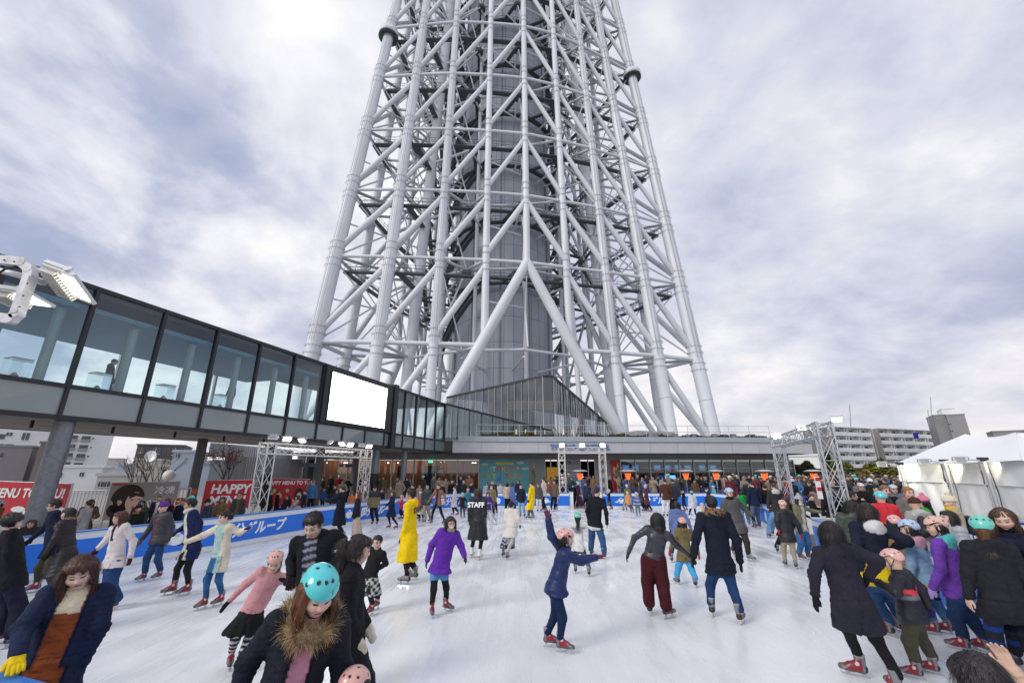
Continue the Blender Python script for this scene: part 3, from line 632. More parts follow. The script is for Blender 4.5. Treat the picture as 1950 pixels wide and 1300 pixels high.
def bq(Y0, Y1, o_, z0, z1, name, m):
    j = lambda: random.uniform(-.015, .015)
    return MB().quad(bp_(Y0, o_+j(), z0), bp_(Y1, o_+j(), z0), bp_(Y1, o_+j(), z1), bp_(Y0, o_+j(), z1)).build(name, m, br)
for a, b in zip([3.]+ys, ys): bq(a, b, .0, ZM, ZT0, 'window', gB)
for a, b in zip([29.2, 30.6, 32.2, 33.8, 35.4], [30.6, 32.2, 33.8, 35.4, 37.0]): bq(a, b, .0, ZM, ZT0, 'window', gB)
[bq(a, b, .0, ZB0, ZM, 'spandrel', gL) for a, b in zip([3.]+ys+[24.4, 26.4, 28.4, 30.6, 32.2, 33.8, 35.4], ys+[24.4, 26.4, 28.4, 30.6, 32.2, 33.8, 35.4, 37.2])]; bq(YS, YE, BW, ZB0, ZT0, 'back_window', gB2)
k = MB()
for y in ys: c = bp_(y-.35, .75); k.tube((c.x, c.y, ZM), (c.x, c.y, ZT0-.7), .13, n=12)
k.build('inner_post', mat('post_white', (.55, .62, .62), .5), br)
bbox(22.45, 28.9, -.16, .3, ZM+.02, ZT0-.02, 'screen_housing', dark_metal)
k = MB(); bbox(28.9, 29.4, -.25, .3, ZB0-.04, ZT0+.12, '', None, mb=k); k.build('dark_pier', dark_metal, br)
scw = thing('led_screen', 'big blank white lit screen on the glass walkway', 'screen', tuple(bp_(25.5, -.2, ZM)))
def solveY(px, off=0.):
    lo, hi = 5., 60.
    for _ in range(50):
        m = (lo+hi)/2; p = bp_(m, off); u = p.x/p.y
        # screen column for a point near the walkway (mid height)
        dep = p.y*cP+(6-CH)*sP; x = 975+FPX*p.x/dep
        if x < px: lo = m
        else: hi = m
    return lo
y0, y1 = solveY(623), solveY(730); a, b = bp_(y0, -.19), bp_(y1, -.19)
MB().quad((a.x, a.y, ZM+.22), (b.x, b.y, ZM+.22), (b.x, b.y, ZT0-.35), (a.x, a.y, ZT0-.35)).build('lit_panel', mat('led_white', (1, 1, 1), .5, emit=3.5), scw)
bbox(y0-.08, y1+.08, -.17, -.185, ZM+.14, ZT0-.27, 'screen_frame', black, scw)
# the glazing carried on as a low glazed ramp to the lobby
k2 = thing('glass_gallery', 'low glazed gallery descending from the walkway to the glass wedge', 'gallery', (-4, 40, 4.9))
G0 = bp_(37.2, 0.); G1 = Vector((4.2, 43.6, 0)); z0_, z1_ = ZT0, 5.9
MB().quad((G0.x, G0.y, 4.5), (G1.x, G1.y, 4.9), (G1.x, G1.y, z1_), (G0.x, G0.y, z0_)).build('glass_wall', glass('gallery_glass', (.4, .5, .5), 1.5), k2); k = MB()
for i in range(11): p = G0.lerp(G1, i/10); k.bar((p.x, p.y, 4.5), (p.x, p.y, z0_+(z1_-z0_)*i/10), .08, .1)
k.bar((G0.x, G0.y, z0_), (G1.x, G1.y, z1_), .16, .16); k.build('frame', dark_metal, k2)
# walkway columns
gal = mat('galvanised', (.23, .25, .28), .45, .5, .18, 9, .1, 60); dkc = mat('painted_column', (.10, .105, .11), .5, 0, .1, 3)
def column(x, y, r, m, label, zt=ZB0-.04, base=None):
    t = thing('support_column', label, 'column', (x, y, 0)); MB().tube((x, y, -.05), (x, y, zt), r, n=28).build('shaft', m, t); MB().tube((x, y, -.05), (x, y, .06), r+.12, n=28).build('base_plate', m, t)
    if base: MB().tube((x, y, 0), (x, y, base), r+.012, n=28).build('lower_wrap', dark_metal, t)
column(-13.55, 12.9, .25, gal, 'thick galvanised steel column nearest on the far left')
def on_back(px, off):
    lo, hi = 8., 60.
    for _ in range(50):
        m = (lo+hi)/2; p = bp_(m, off); dep = p.y*cP+(3-CH)*sP
        if 975+FPX*p.x/dep < px: lo = m
        else: hi = m
    return bp_(lo, off)
for px, off, r, m, lb, bs_ in ((383, 3.2, .20, dkc, 'dark column between the woman advert and the red banner', None), (512, 4.6, .27, gal, 'wide column right behind the left lighting gate tower', 1.9), (610, 2.6, .25, dkc, 'dark column standing behind the end of the left rink boards', None), (678, 3.8, .22, dkc, 'dark column left of the gate tower with the red notice', None), (716, 1.2, .26, gal, 'two tone grey column right of the left lighting gate', 1.9), (770, .6, .21, gal, 'pale steel column in front of the wood clad hall', None)):
    p = on_back(px, off); column(p.x, p.y, r, m, lb, base=bs_)
# things inside the walkway
acr = glass('case_glass', (.9, .95, .95), 1.2)
for i, y in enumerate((9.6, 11.9, 13.9, 16.0, 18.3)):
    p = bp_(y, 1.6, ZM-.1); t = thing('display_case', '%s glass display case inside the walkway counting from the left' % ('first', 'second', 'third', 'fourth', 'fifth')[i], 'display case', tuple(p), 'display cases inside the walkway')
    MB().box(p+UP*.15, (.5, .5, .3), rzb).build('plinth', mat('plinth', (.6, .58, .55), .6), t); MB().box(p+UP*.6, (.46, .46, .6), rzb).build('glass_cover', acr, t); MB().box(p+UP*.92, (.48, .48, .02), rzb).build('lid', mat('case_lid', (.7, .65, .5), .5), t)
    MB().lathe([(.02, 0), (.13, .03), (.11, .1), (.04, .2), (.0, .22)], tuple(p+UP*.3), 14).build('exhibit', mat('exhibit', (.75, .68, .6), .6), t)
p = bp_(11.3, 1.0, 6.75); t = thing('arrow_sign', 'small white sign with a green arrow hung in the walkway', 'sign', tuple(p)); MB().box(p, (.32, .03, .3), rzb).build('plate', mat('sign_white', (.85, .87, .85), .5, emit=.4), t)
text('arrow', '←', .3, mat('arrow_green', (.02, .4, .15), .5), tuple(p+BN*.03), BD, UP, t, .003, .01)
k = MB()
for y in (5.5, 7.4, 9.4, 11.4, 13.4, 15.4, 17.4, 19.4, 21.4): 
    c = bp_(y, 1.1, ZB0-.14); k.bar(bp_(y-.85, 1.1, ZB0-.16), bp_(y+.85, 1.1, ZB0-.16), .05, .04)
k.build('strip_light', mat('strip_tan', (.55, .42, .28), .5), br); k = MB()
for y in (6.4, 8.4, 10.4, 12.4, 14.4, 16.4, 18.4, 20.4): c = bp_(y, 1.1, 0); k.bar((c.x, c.y, ZB0-.24), (c.x, c.y, ZB0), .06, .06)
k.build('light_bracket', black, br)
# ================================================================ lighting gates (trusses)
def truss_seg(mb, A, B, w, n, r=.021, rb=.0095):
    A = Vector(A); B = Vector(B); d = (B-A).normalized(); up = UP if abs(d.z) < .9 else Vector((math.cos(TR), math.sin(TR), 0)); x = d.cross(up).normalized(); y = x.cross(d)
    cs = [(x*a+y*b)*w/2 for a, b in ((-1, -1), (1, -1), (1, 1), (-1, 1))]
    for c in cs: mb.tube(A+c, B+c, r, n=8)
    for i in range(n):
        p, q = A.lerp(B, i/n), A.lerp(B, (i+1)/n); m_ = A.lerp(B, (i+.5)/n)
        for j in range(4):
            a, b = cs[j], cs[(j+1) % 4]; mb.tube(p+a, q+b, rb, n=5); mb.tube(p+b, q+a, rb, n=5)
        mb.tube(p+cs[0], p+cs[1], rb, n=5)
def floodlight(pos, aim, label, group, on=True, s_=.3, e=1.):
    pos = Vector(pos); aim = Vector(aim).normalized(); t = thing('floodlight', label, 'floodlight', tuple(pos), group); q = aim.to_track_quat('-Z', 'Y').to_matrix().to_4x4(); M0 = Matrix.Translation(pos) @ q
    k = MB(); k.box(None, (s_, s_*.75, s_*.12), M=M0); 
    for i in range(7): k.box(None, (s_*.03, s_*.6, s_*.22), M=M0 @ Matrix.Translation((-s_*.33+i*s_*.11, 0, s_*.16)))
    k.build('housing', white_metal, t); MB().box(None, (s_*.8, s_*.55, s_*.02), M=M0 @ Matrix.Translation((0, 0, -s_*.075))).build('lamp_face', lamp_white if on else mat('lamp_off', (.5, .5, .5), .2), t)
    k = MB(); k.box(None, (s_*.04, s_*.08, s_*.45), M=M0 @ Matrix.Translation((s_*.55, 0, s_*.18))); k.box(None, (s_*.04, s_*.08, s_*.45), M=M0 @ Matrix.Translation((-s_*.55, 0, s_*.18))); k.box(None, (s_*1.14, s_*.08, s_*.04), M=M0 @ Matrix.Translation((0, 0, s_*.41))); k.build('yoke', steel, t); return t
def gate(label, A, B, h, wt, m, tilt=0., nl=3, lname='', aim=(0, 0, -1)):
    global TR
    A = Vector((*A, -.05)); B = Vector((*B, -.05)); d = (B-A).normalized(); TR = math.atan2(d.y, d.x)
    t = thing('lighting_gate', label, 'truss gate', tuple((A+B)/2), 'truss lighting gates around the rink'); nseg = max(4, int(h/.55))
    for P in (A, B):
        k = MB(); truss_seg(k, P, P+UP*(h-wt), wt, nseg); k.box(P+UP*.03, (wt*1.8, wt*1.8, .03), TR); k.build('tower', m, t)
    k = MB(); truss_seg(k, A+UP*(h-wt/2)-d*wt*.5, B+UP*(h-wt/2)+d*wt*.5, wt, max(4, int((B-A).length/.6))); k.build('beam', m, t)
    for P in (A, B):
        k = MB(); c = P+UP*(h-wt/2)
        for a in (-1, 1):
            for z in (-1, 1): k.box(c+d.cross(UP)*a*wt/2+UP*z*wt/2, (wt*1.1, .05, .05), TR)
        for a in (-1, 1):
            for b in (-1, 1): k.box(c+d*a*wt/2+d.cross(UP)*b*wt/2, (.05, .05, wt*1.1), TR)
        k.build('corner_block', m, t)
    return A, B, d
tr_w = mat('truss_white', (.70, .69, .66), .4, .0, .05, 5); tr_s = mat('truss_silver', (.55, .57, .6), .3, .6, .05, 5)
A = atz(491, 986, .3); A = aty(489, 977, 14.9); B = aty(690, 940, 20.5)
a_, b_, d_ = gate('white lattice lighting gate standing behind the left boards', (A[0], 14.9), (B[0], 20.5), 3.05, .36, tr_w)
for i, f in enumerate((.03, .14, .27, .55, .68, .78, .93, 1.03)):
    p = a_.lerp(b_, f)+UP*3.24; floodlight(p, (.35 if i % 2 else -.1, -.4 if i % 3 else .3, -.55), 'small white floodlight on top of the left lighting gate', 'floodlights on the left gate', e=.4)
for i, f in enumerate((.33, .42, .7, .8)):
    p = a_.lerp(b_, f)+UP*2.35; t = thing('stage_lamp', 'black stage lamp hanging under the left lighting gate', 'stage lamp', tuple(p), 'lamps under the left gate'); MB().box(p, (.34, .16, .14), i).build('body', dark_metal, t); MB().tube(p+UP*.05, p+UP*.3, .015).build('hook', steel, t)
A = aty(1072, 930, 26.6); B = aty(1151, 930, 26.6)
a_, b_, d_ = gate('small white lattice gate with three bright lamps at the far rink entrance', (A[0], 26.7), (B[0], 26.7), 3.5, .36, tr_w)
for i, f in enumerate((.0, .5, 1.0)): floodlight(a_.lerp(b_, f)+UP*3.6+Vector((0, -.3, 0)), (0, -1, -.12), ('left', 'middle', 'right')[i]+' of three bright lamps on the far entrance gate', 'lamps on the far gate', s_=.34)
near_p = aty(1592, 930, 10.8); far_p = aty(1496, 930, 16.0)
a_, b_, d_ = gate('silver lattice lighting gate on the right behind the boards', (near_p[0], 10.8), (far_p[0], 16.0), 3.3, .33, tr_s)
for i, (f, aim) in enumerate(((-.05, (-.2, -.3, -.8)), (.35, (-.5, -1, -.25)), (.95, (-.5, -1, -.25)), (1.05, (0, -1, -.4)))): floodlight(a_.lerp(b_, f)+UP*3.36+Vector((.3 if i == 0 else 0, 0, 0)), aim, ('white floodlight hanging out at the near end of the right gate', 'bright lamp in the middle of the right gate', 'bright lamp at the far end of the right gate', 'dim lamp at the outer far corner of the right gate')[i], 'lamps on the right gate', s_=.25)
for nm, px, py, Y in (('red and white notice on the near tower of the right gate', 1559, 928, 10.45), ('small red and white notice on the left gate tower', 696, 922, 20.1), ('red notice on the left tower of the far entrance gate', 1071, 912, 26.35)):
    p = Vector(aty(px, py, Y)); t = thing('notice', nm, 'notice', tuple(p)); MB().box(p, (.11, .02, .50)).build('sheet', gm, t); MB().box(p+Vector((0, -.015, .19)), (.10, .01, .08)).build('red_heading', red_m, t); MB().box(p+Vector((0, -.015, -.03)), (.10, .01, .08)).build('red_band', red_m, t)
# near floodlight bracket, upper left
nb = thing('steel_frame', 'bolted white steel frame at the left edge close to the camera', 'frame', tuple(aty(20, 560, 2.0))); k = MB()
def npx(x, y, Y=2.0): return Vector(aty(x, y, Y))
Q = [npx(-30, 492), npx(45, 500), npx(58, 512), npx(58, 528), npx(33, 598), npx(22, 608), npx(-30, 600)]
for a, b in zip(Q[:-1], Q[1:]): k.bar(a, b, .034, .046)
for q in Q[1:-1]: k.tube(q-Vector((0, .0188, 0)), q+Vector((0, .0188, 0)), .0245, n=16)
k.build('frame_bar', mat('worn_white', (.62, .62, .66), .6, .1, .25, 25), nb); k = MB()
for x, y in ((27, 498), (53, 540), (45, 563), (38, 584), (8, 495)): p = npx(x, y, 1.981); k.tube(p, p-Vector((0, .003, 0)), .0042, n=10)
k.build('bolt', dark_metal, nb); k = MB(); k.tube(npx(60, 530, 2.05), npx(84, 538, 2.05), .018); k.tube(npx(0, 515, 2.1), npx(60, 530, 2.05), .016); k.build('pipe', steel, nb)
k = MB(); k.path([npx(-10, 525, 2.03), npx(10, 512, 2.0), npx(30, 508, 2.0), npx(50, 513, 2.03)], .006); k.build('cable', black, nb)
def bigflood(c, M3, s_, label):
    t = thing('floodlight', label, 'floodlight', tuple(c), 'floodlights close to the camera'); M0 = Matrix.Translation(c) @ M3; k = MB(); k.box(None, (s_, s_*.8, s_*.07), M=M0); k.build('housing', white_metal, t); k = MB()
    for i in range(11): k.box(None, (s_*.5, s_*.03, s_*.13), M=M0 @ Matrix.Translation((-s_*.22, -s_*.34+i*s_*.068, -s_*.11)))
    k.box(None, (s_*.49, s_*.71, s_*.05), M=M0 @ Matrix.Translation((-s_*.22, 0, -s_*.065))); k.build('cooling_fins', mat('fin_cream', (.55, .55, .52), .5), t)
    MB().box(None, (s_*.38, s_*.60, s_*.02), M=M0 @ Matrix.Translation((s_*.27, 0, -s_*.045))).build('lamp_face', mat('lamp_near', (1, .96, .8), .5, emit=6), t)
    k = MB(); 
    for sg in (-1, 1): k.box(None, (s_*.75, s_*.02, s_*.09), M=M0 @ Matrix.Translation((-s_*.1, sg*s_*.44, s_*.06)))
    k.box(None, (s_*.02, s_*.9, s_*.09), M=M0 @ Matrix.Translation((-s_*.48, 0, s_*.06))); k.tube(M0 @ Vector((s_*.25, -s_*.46, s_*.06)), M0 @ Vector((s_*.25, -s_*.42, s_*.06)), s_*.08); k.build('yoke', mat('yoke_white', (.7, .71, .73), .5), t)
c = npx(133, 541, 2.05); R_ = Matrix.Rotation(math.radians(-8), 4, 'Z') @ Matrix.Rotation(math.radians(20), 4, 'Y') @ Matrix.Rotation(math.radians(-34), 4, 'X')
bigflood(c, R_, .235, 'white floodlight with cooling fins and lit face at upper left')
c = npx(40, 566, 2.2); R_ = Matrix.Rotation(math.radians(12), 4, 'Z') @ Matrix.Rotation(math.radians(4), 4, 'Y') @ Matrix.Rotation(math.radians(-4), 4, 'X')
bigflood(c, R_, .22, 'second white floodlight seen edge on behind the steel frame')
# ================================================================ patio heaters
for i, (x_, Y) in enumerate(((1104, 29), (1195, 29), (1305, 30), (1362, 30), (1454, 28), (1548, 28))):
    p = Vector(aty(x_, 895, Y)); p.z = 0; t = thing('patio_heater', ('patio heater in front of the entrance', 'patio heater beside the red patterned poster', 'patio heater left of a close pair by the hall windows', 'patio heater right of a close pair by the hall windows', 'patio heater by the last hall windows', 'patio heater half hidden by the right lighting gate')[i], 'patio heater', tuple(p), 'patio heaters in front of the building')
    MB().lathe([(.0, 2.14), (.25, 2.13), (.54, 2.05), (.54, 2.03), (.2, 2.03), (.0, 2.04)], tuple(p), 24).build('reflector', steel, t); MB().tube(p, p+UP*1.5, .04).build('pole', steel, t)
    MB().lathe([(.0, 0), (.24, 0), (.24, .5), (.06, .62)], tuple(p), 20).build('gas_housing', steel, t)
    k = MB()
    for j in range(12):
        a = j*math.pi/6; k.bar(p+Vector((.08*math.cos(a), .08*math.sin(a), 1.5)), p+Vector((.19*math.cos(a+.15), .19*math.sin(a+.15), 1.90)), .035, .035)
    k.build('glowing_grill', mat('ember', (1, .15, .03), .5, emit=.85), t); MB().lathe([(.12, 1.45), (.2, 1.5), (.09, 1.53)], tuple(p), 16).build('burner', mull, t)
# ================================================================ banners on the left
def banner(label, px0, py0, px1, py1, Y0, Y1, m, zb=.4, frame=steel):
    a = Vector(aty(px0, py0, Y0)); b = Vector(aty(px1, py1, Y1)); t = thing('banner', label, 'banner', (*((a+b)/2).xy, 0)); d = Vector((b.x-a.x, b.y-a.y, 0)).normalized(); n = Vector((d.y, -d.x, 0))
    MB().quad((a.x, a.y, zb), (b.x, b.y, zb), b, a).build('sheet', m, t); k = MB()
    for p in (a, b): k.tube((p.x-n.x*.04, p.y-n.y*.04, -.05), (p.x-n.x*.04, p.y-n.y*.04, p.z+.02), .025, n=8)
    k.tube(a-n*.04, b-n*.04, .02, n=8); k.build('frame', frame, t); return t, a, b, d, n
rd = mat('banner_red', (.50, .012, .03), .5, 0, .08, 1.5); rdo = mat('banner_orange', (.62, .09, .03), .5)
t, a, b, d, n = banner('red banner with white words behind the thick galvanised column', -60, 914, 137, 921, 16.2, 15.6, rd)
text('lettering', 'HAPPY MENU TO YOU!', .43, letter_w, tuple(b-d*2.42-UP*.33+n*.012), d, UP, t, .002, .014, sx=1.0, shear=.1)
k = MB(); c0 = b-d*3.6-UP*.75+n*.008; k.add([c0-d*1.6-UP*.9, c0+d*1.2-UP*.9, c0+d*.9, c0-d*.4+UP*.05, c0-d*1.2-UP*.1], [(0, 1, 2, 3, 4)]); k.build('orange_shape', rdo, t); k = MB()
for i, (u, w, r1, r2) in enumerate(((-.2, -.85, .32, .08), (-.6, -.75, .1, .3), (-1.1, -.95, .35, .09), (-.9, -1.35, .4, .1), (-.35, -1.5, .3, .08), (-1.6, -1.2, .12, .32), (-1.9, -.85, .3, .1), (-.75, -1.8, .45, .1))):
    c = b+d*u+UP*w+n*.012; k.add([c+d*r1*math.cos(q)+UP*r2*math.sin(q) for q in [j*math.pi/8 for j in range(16)]], [tuple(range(16))])
k.build('tableware_drawing', PM['w'], t)
t, a, b, d, n = banner('red banner reading in three large lines beside the left gate', 393, 915, 484, 913, 18.6, 19.2, rd, .3)
for i, s_ in enumerate(('HAPPY', 'MENU', 'TO YOU!')): text('lettering', s_, .50, letter_w, tuple(a+d*(.22)-UP*(.35+i*.46)+n*.012), d, UP, t, .002, .016, align='LEFT', sx=.95, shear=.1)
t, a, b, d, n = banner('small red banner with one line of words and a portrait', 520, 911, 590, 912, 23.2, 24.0, rd, .3)
text('lettering', 'HAPPY MENU TO YOU!', .27, letter_w, tuple((a+b)/2-UP*.2+n*.012), d, UP, t, .002, .009, sx=.82, shear=.1); k = MB()
def disc(k, c, d, r1, r2, n_=16): k.add([c+d*r1*math.cos(q)+UP*r2*math.sin(q) for q in [j*2*math.pi/n_ for j in range(n_)]], [tuple(range(n_))])
disc(k, a+d*1.32-UP*.85+n*.010, d, .22, .38); k.build('portrait_hair', mat('print_hair', (.03, .015, .012), .6), t); k = MB(); disc(k, a+d*1.34-UP*.88+n*.014, d, .12, .19); disc(k, a+d*1.9-UP*.7+n*.014, d, .1, .15); k.build('portrait_face', mat('print_skin', (.74, .50, .40), .6), t)
k = MB(); [disc(k, a+d*(.15+.3*i)-UP*(.6+.25*(i % 2))+n*.012, d, .08, .1) for i in range(3)]; k.build('fruit_drawing', PM['g'], t)
t, a, b, d, n = banner('beige advertising banner with the portrait of a smiling dark haired woman', 213, 919, 343, 917, 17.6, 18.6, mat('banner_beige', (.34, .32, .30), .6, 0, .1, .8), .25)
hm = MATS['print_hair']; k = MB(); c = a+d*.62-UP*.62+n*.010; P_ = [c+d*(.52*math.cos(q)*(1 if math.sin(q) > 0 else .85))+UP*(.56*math.sin(q)) for q in [j*math.pi/14 for j in range(28)]]; k.add(P_, [tuple(range(28))]); disc(k, c-d*.25-UP*.4, d, .32, .3); k.build('portrait_hair', hm, t)
k = MB(); disc(k, c+d*.22-UP*.12+n*.004, d, .27, .38, 24); k.add([c+d*.0-UP*.4+n*.003, c+d*.35-UP*.45+n*.003, c+d*.45-UP*1.1+n*.003, c-d*.1-UP*1.1+n*.003], [(0, 1, 2, 3)]); k.build('portrait_face', mat('print_skin', (.74, .50, .40), .6), t)
k = MB(); disc(k, c+d*.13-UP*.03+n*.008, d, .05, .022); disc(k, c+d*.36-UP*.02+n*.008, d, .045, .022); k.build('portrait_eyes', hm, t); k = MB(); disc(k, c+d*.25-UP*.32+n*.008, d, .09, .035); k.build('portrait_mouth', PM['r'], t)
k = MB(); k.add([c+d*.0+UP*.26+n*.008, c+d*.48+UP*.2+n*.008, c+d*.46+UP*.06+n*.008, c+d*.25+UP*.12+n*.008, c+d*.05+UP*.02+n*.008], [(0, 1, 2, 3, 4)]); k.build('portrait_fringe', hm, t)
text('lettering', '冷凍', .34, letter_w, tuple(a+d*1.75-UP*.32+n*.012), d, UP, t, .002, .005); text('lettering', 'パスタは', .36, letter_w, tuple(a+d*1.75-UP*.85+n*.012), d, UP, t, .002, .005)
k = MB(); [disc(k, a+d*u-UP*w+n*.011, d, r1, r2) for u, w, r1, r2 in ((2.1, 1.0, .3, .16), (2.35, .75, .25, .14), (2.75, .38, .1, .12), (1.95, 1.2, .35, .14))]; k.build('food_picture', rdo, t); k = MB(); k.box(a+d*.28-UP*.06+n*.012, (.5, .005, .06), math.atan2(d.y, d.x)); k.build('red_tab', rd, t)
# ================================================================ fence, trees, lamp, city on the left
def barfence(label, px0, px1, Y0, Y1, h=1.25):
    a = Vector(aty(px0, 895, Y0)); b = Vector(aty(px1, 895, Y1)); t = thing('bar_fence', label, 'fence', (a.x, a.y, 0)); k = MB(); dd = b-a; n_ = int(dd.xy.length/.13)
    for i in range(n_+1): p = a+dd*i/n_; k.tube((p.x, p.y, .1), (p.x, p.y, h), .018, n=5)
    k.build('bars', white_metal, t); k = MB()
    for z in (.15, h): k.tube((a.x, a.y, z), (b.x, b.y, z), .03, n=6)
    k.build('rails', white_metal, t)
barfence('white vertical bar fence between the left red banner and the advert', 120, 215, 18.4, 18.6, 1.3); barfence('white bar fence right of the portrait advert', 330, 372, 19.4, 19.6, 1.35); barfence('white bar fence on the roof of the left wing', 446, 498, 30, 31, 4.6)
bark = mat('bark', (.09, .065, .05), .9, 0, .3, 10)
def bare_tree(name, label, px, Y, z0, h, spread, seed, leaf=None, nl=0):
    rnd = random.Random(seed); p = Vector(aty(px, 895, Y)); p.z = z0; t = thing(name, label, 'tree', tuple(p), 'bare trees behind the banners'); tr_ = MB(); cr = MB(); lv = MB(); tips = []
    def grow(mb, q, d, l, r, dep):
        e = q+d*l; mb.tube(q, e, r, r*.68, n=6 if dep < 2 else 4, cap=False)
        if dep >= 5: tips.append(e); return
        for _ in range(3 if dep < 3 else 2):
            nd = (d+Vector((rnd.uniform(-1, 1), rnd.uniform(-1, 1), rnd.uniform(-.1, .7)))*spread).normalized(); grow(cr, e, nd, l*rnd.uniform(.62, .82), r*.62, dep+1)
    grow(tr_, p, Vector((0, 0, 1)), h*.27, h*.014, 0); tr_.build('trunk', bark, t); cr.build('crown', bark, t)
    if leaf:
        for e in tips:
            for _ in range(nl): 
                c = e+Vector((rnd.gauss(0, .18), rnd.gauss(0, .18), rnd.gauss(0, .15))); dd = Vector((rnd.uniform(-1, 1), rnd.uniform(-1, 1), rnd.uniform(-1, 1))).normalized(); ee = dd.cross(Vector((.3, .5, .8))).normalized(); lv.add([c-dd*.05, c+ee*.03, c+dd*.05, c-ee*.03], [(0, 1, 2, 3)])
        lv.build('leaves', leaf, t)
bare_tree('bare_tree', 'bare dark tree behind the portrait advert on its left', 268, 26, -1, 4.6, .62, 3); bare_tree('bare_tree', 'bare dark tree behind the portrait advert on its right', 298, 25, -1, 4.9, .6, 5)
bare_tree('russet_tree', 'small tree with russet leaves behind the three line red banner', 434, 22, 0, 3.7, .75, 9, mat('leaf_rust', (.30, .07, .035), .7, 0, .3, 6), 5)
p = Vector(aty(322, 905, 23)); t = thing('globe_lamp', 'white globe street lamp above the portrait advert', 'street lamp', (p.x, p.y, 0)); k = MB(); k.lathe([(.28*math.sin(a), -.28*math.cos(a)) for a in [i*math.pi/10 for i in range(11)]], tuple(p), 20); k.build('globe', mat('globe', (.75, .72, .66), .4), t); MB().tube((p.x, p.y, -.5), p-UP*.25, .05).build('pole', dark_metal, t)
# buildings of the city
cw = mat('render_white', (.72, .73, .74), .8, 0, .06, .3); cg = mat('render_grey', (.27, .26, .27), .8, 0, .08, .3); cdk = mat('render_dark', (.11, .115, .13), .75, 0, .08, .3); cb_ = mat('render_blue', (.42, .48, .56), .7, 0, .05, .3); cbe = mat('render_beige', (.5, .49, .46), .8, 0, .08, .3)
win = mat('window_dark', (.03, .04, .05), .15, 0, .2, 1, spec=.8); balc = mat('balcony', (.30, .30, .31), .7)
def cityblock(name, label, px0, px1, pyt, Y, dep, m, wins=(), z0=-12, rz=None, roof=None, cat='building'):
    if rz is None: rz = -math.atan2((px0+px1)/2-975, 830)*.8
    a = Vector(aty(px0, pyt, Y)); dx, dy = math.cos(rz), math.sin(rz)
    def along(px, py=None):          # distance along the front wall at photo column px, and its depth
        d = ray(px, pyt if py is None else py)
        w = (d[0]*a.y-d[1]*a.x)/(dx*d[1]-dy*d[0]); return w, a.y+dy*w
    w, Yb = along(px1); zt = a.z; t = thing(name, label, cat, (a.x+dx*w/2, a.y+dy*w/2, z0)); M0 = Matrix.Translation((a.x, Y, 0)) @ Matrix.Rotation(rz, 4, 'Z')
    mb = MB(); mb.box(None, (w, dep, zt-z0), M=M0 @ Matrix.Translation((w/2, dep/2, (zt+z0)/2))); mb.build('wall', m, t)
    k = MB(); k.box(None, (w+.3, dep+.3, .3), M=M0 @ Matrix.Translation((w/2, dep/2, zt+.1))); k.build('roof_edge', m, t)
    for (x0, x1, y0, y1, kd) in wins:        # photo pixels
        wa, Ya = along(x0, (y0+y1)/2); wb, Yc = along(x1, (y0+y1)/2); A_ = Vector(aty(x0, y1, (Ya+Yc)/2)); B_ = Vector(aty(x1, y0, (Ya+Yc)/2)); cx_, cz_ = (wa+wb)/2, (A_.z+B_.z)/2; ww, hh = wb-wa, B_.z-A_.z
        f = MB(); f.box(None, (ww, .12, hh), M=M0 @ Matrix.Translation((cx_, -.03, cz_))); o_ = f.build('window', win, t)
        if kd == 'b':
            f = MB(); f.box(None, (ww*1.02, .5, hh*.42), M=M0 @ Matrix.Translation((cx_, -.3, cz_-hh*.3))); f.build('balcony', balc, o_)
        else:
            f = MB(); f.box(None, (ww*1.15, .16, hh*.08), M=M0 @ Matrix.Translation((cx_, -.06, cz_-hh*.52))); f.box(None, (ww*.06, .16, hh), M=M0 @ Matrix.Translation((cx_, -.06, cz_))); f.build('window_frame', cw, o_)
    return t
w_ = []
for i in range(6):
    y = 828+i*17; w_ += [(95-i*3, 148-i*5, y, y+11, 'b'), (155-i*5, 172-i*5, y+2, y+13, 'b'), (176-i*5, 179.5-i*5, y+5, y+8, 'w')]
w_ += [(-20, 10, 826, 836, 'w'), (12, 24, 823, 830, 'w'), (42, 56, 824, 838, 'w')]
cityblock('apartment_block', 'tall white apartment block with balconies seen under the walkway', -60, 213, 800, 95, 14, cw, w_)
cityblock('grey_house', 'grey town house behind the galvanised column', -70, 64, 848, 62, 10, cg, [(-10, 26, 845, 850, 'w'), (-8, 6, 862, 872, 'w')]); cityblock('taupe_house', 'taupe rendered house right of the galvanised column', 78, 111, 843, 64, 10, mat('render_taupe', (.20, .175, .17), .8, 0, .06, .3), [(83, 107, 889, 904, 'w'), (97, 103, 849, 851, 'w')])
cityblock('white_house', 'plain white house with small dark windows behind the bar fence', 108, 196, 889, 44, 9, cw, [(111, 118, 900, 909, 'w'), (152, 160, 899, 907, 'w')])
cityblock('low_white_house', 'low white house with a pair of sash windows', 186, 262, 905, 42, 9, cbe, [(187, 197, 917, 927, 'w'), (199, 209, 917, 927, 'w')]); 
cityblock('distant_flats', 'small pale stepped flats far off under the walkway', 195, 232, 873, 150, 12, cbe, [(200, 205, 890, 892, 'w'), (200, 206, 894, 896, 'w')]); cityblock('shed_roof_house', 'pale grey house with a sloping blue roof', 222, 262, 885, 70, 10, cb_, [(228, 250, 899, 903, 'w')])
cityblock('dark_hotel', 'dark grey stepped hotel with large square openings', 262, 352, 847, 85, 14, cdk, [(263, 275, 853, 862, 'w'), (287, 306, 852, 864, 'w'), (256, 262, 869, 876, 'w'), (290, 304, 868, 876, 'w'), (328, 338, 852, 866, 'w'), (325, 336, 868, 880, 'w')])
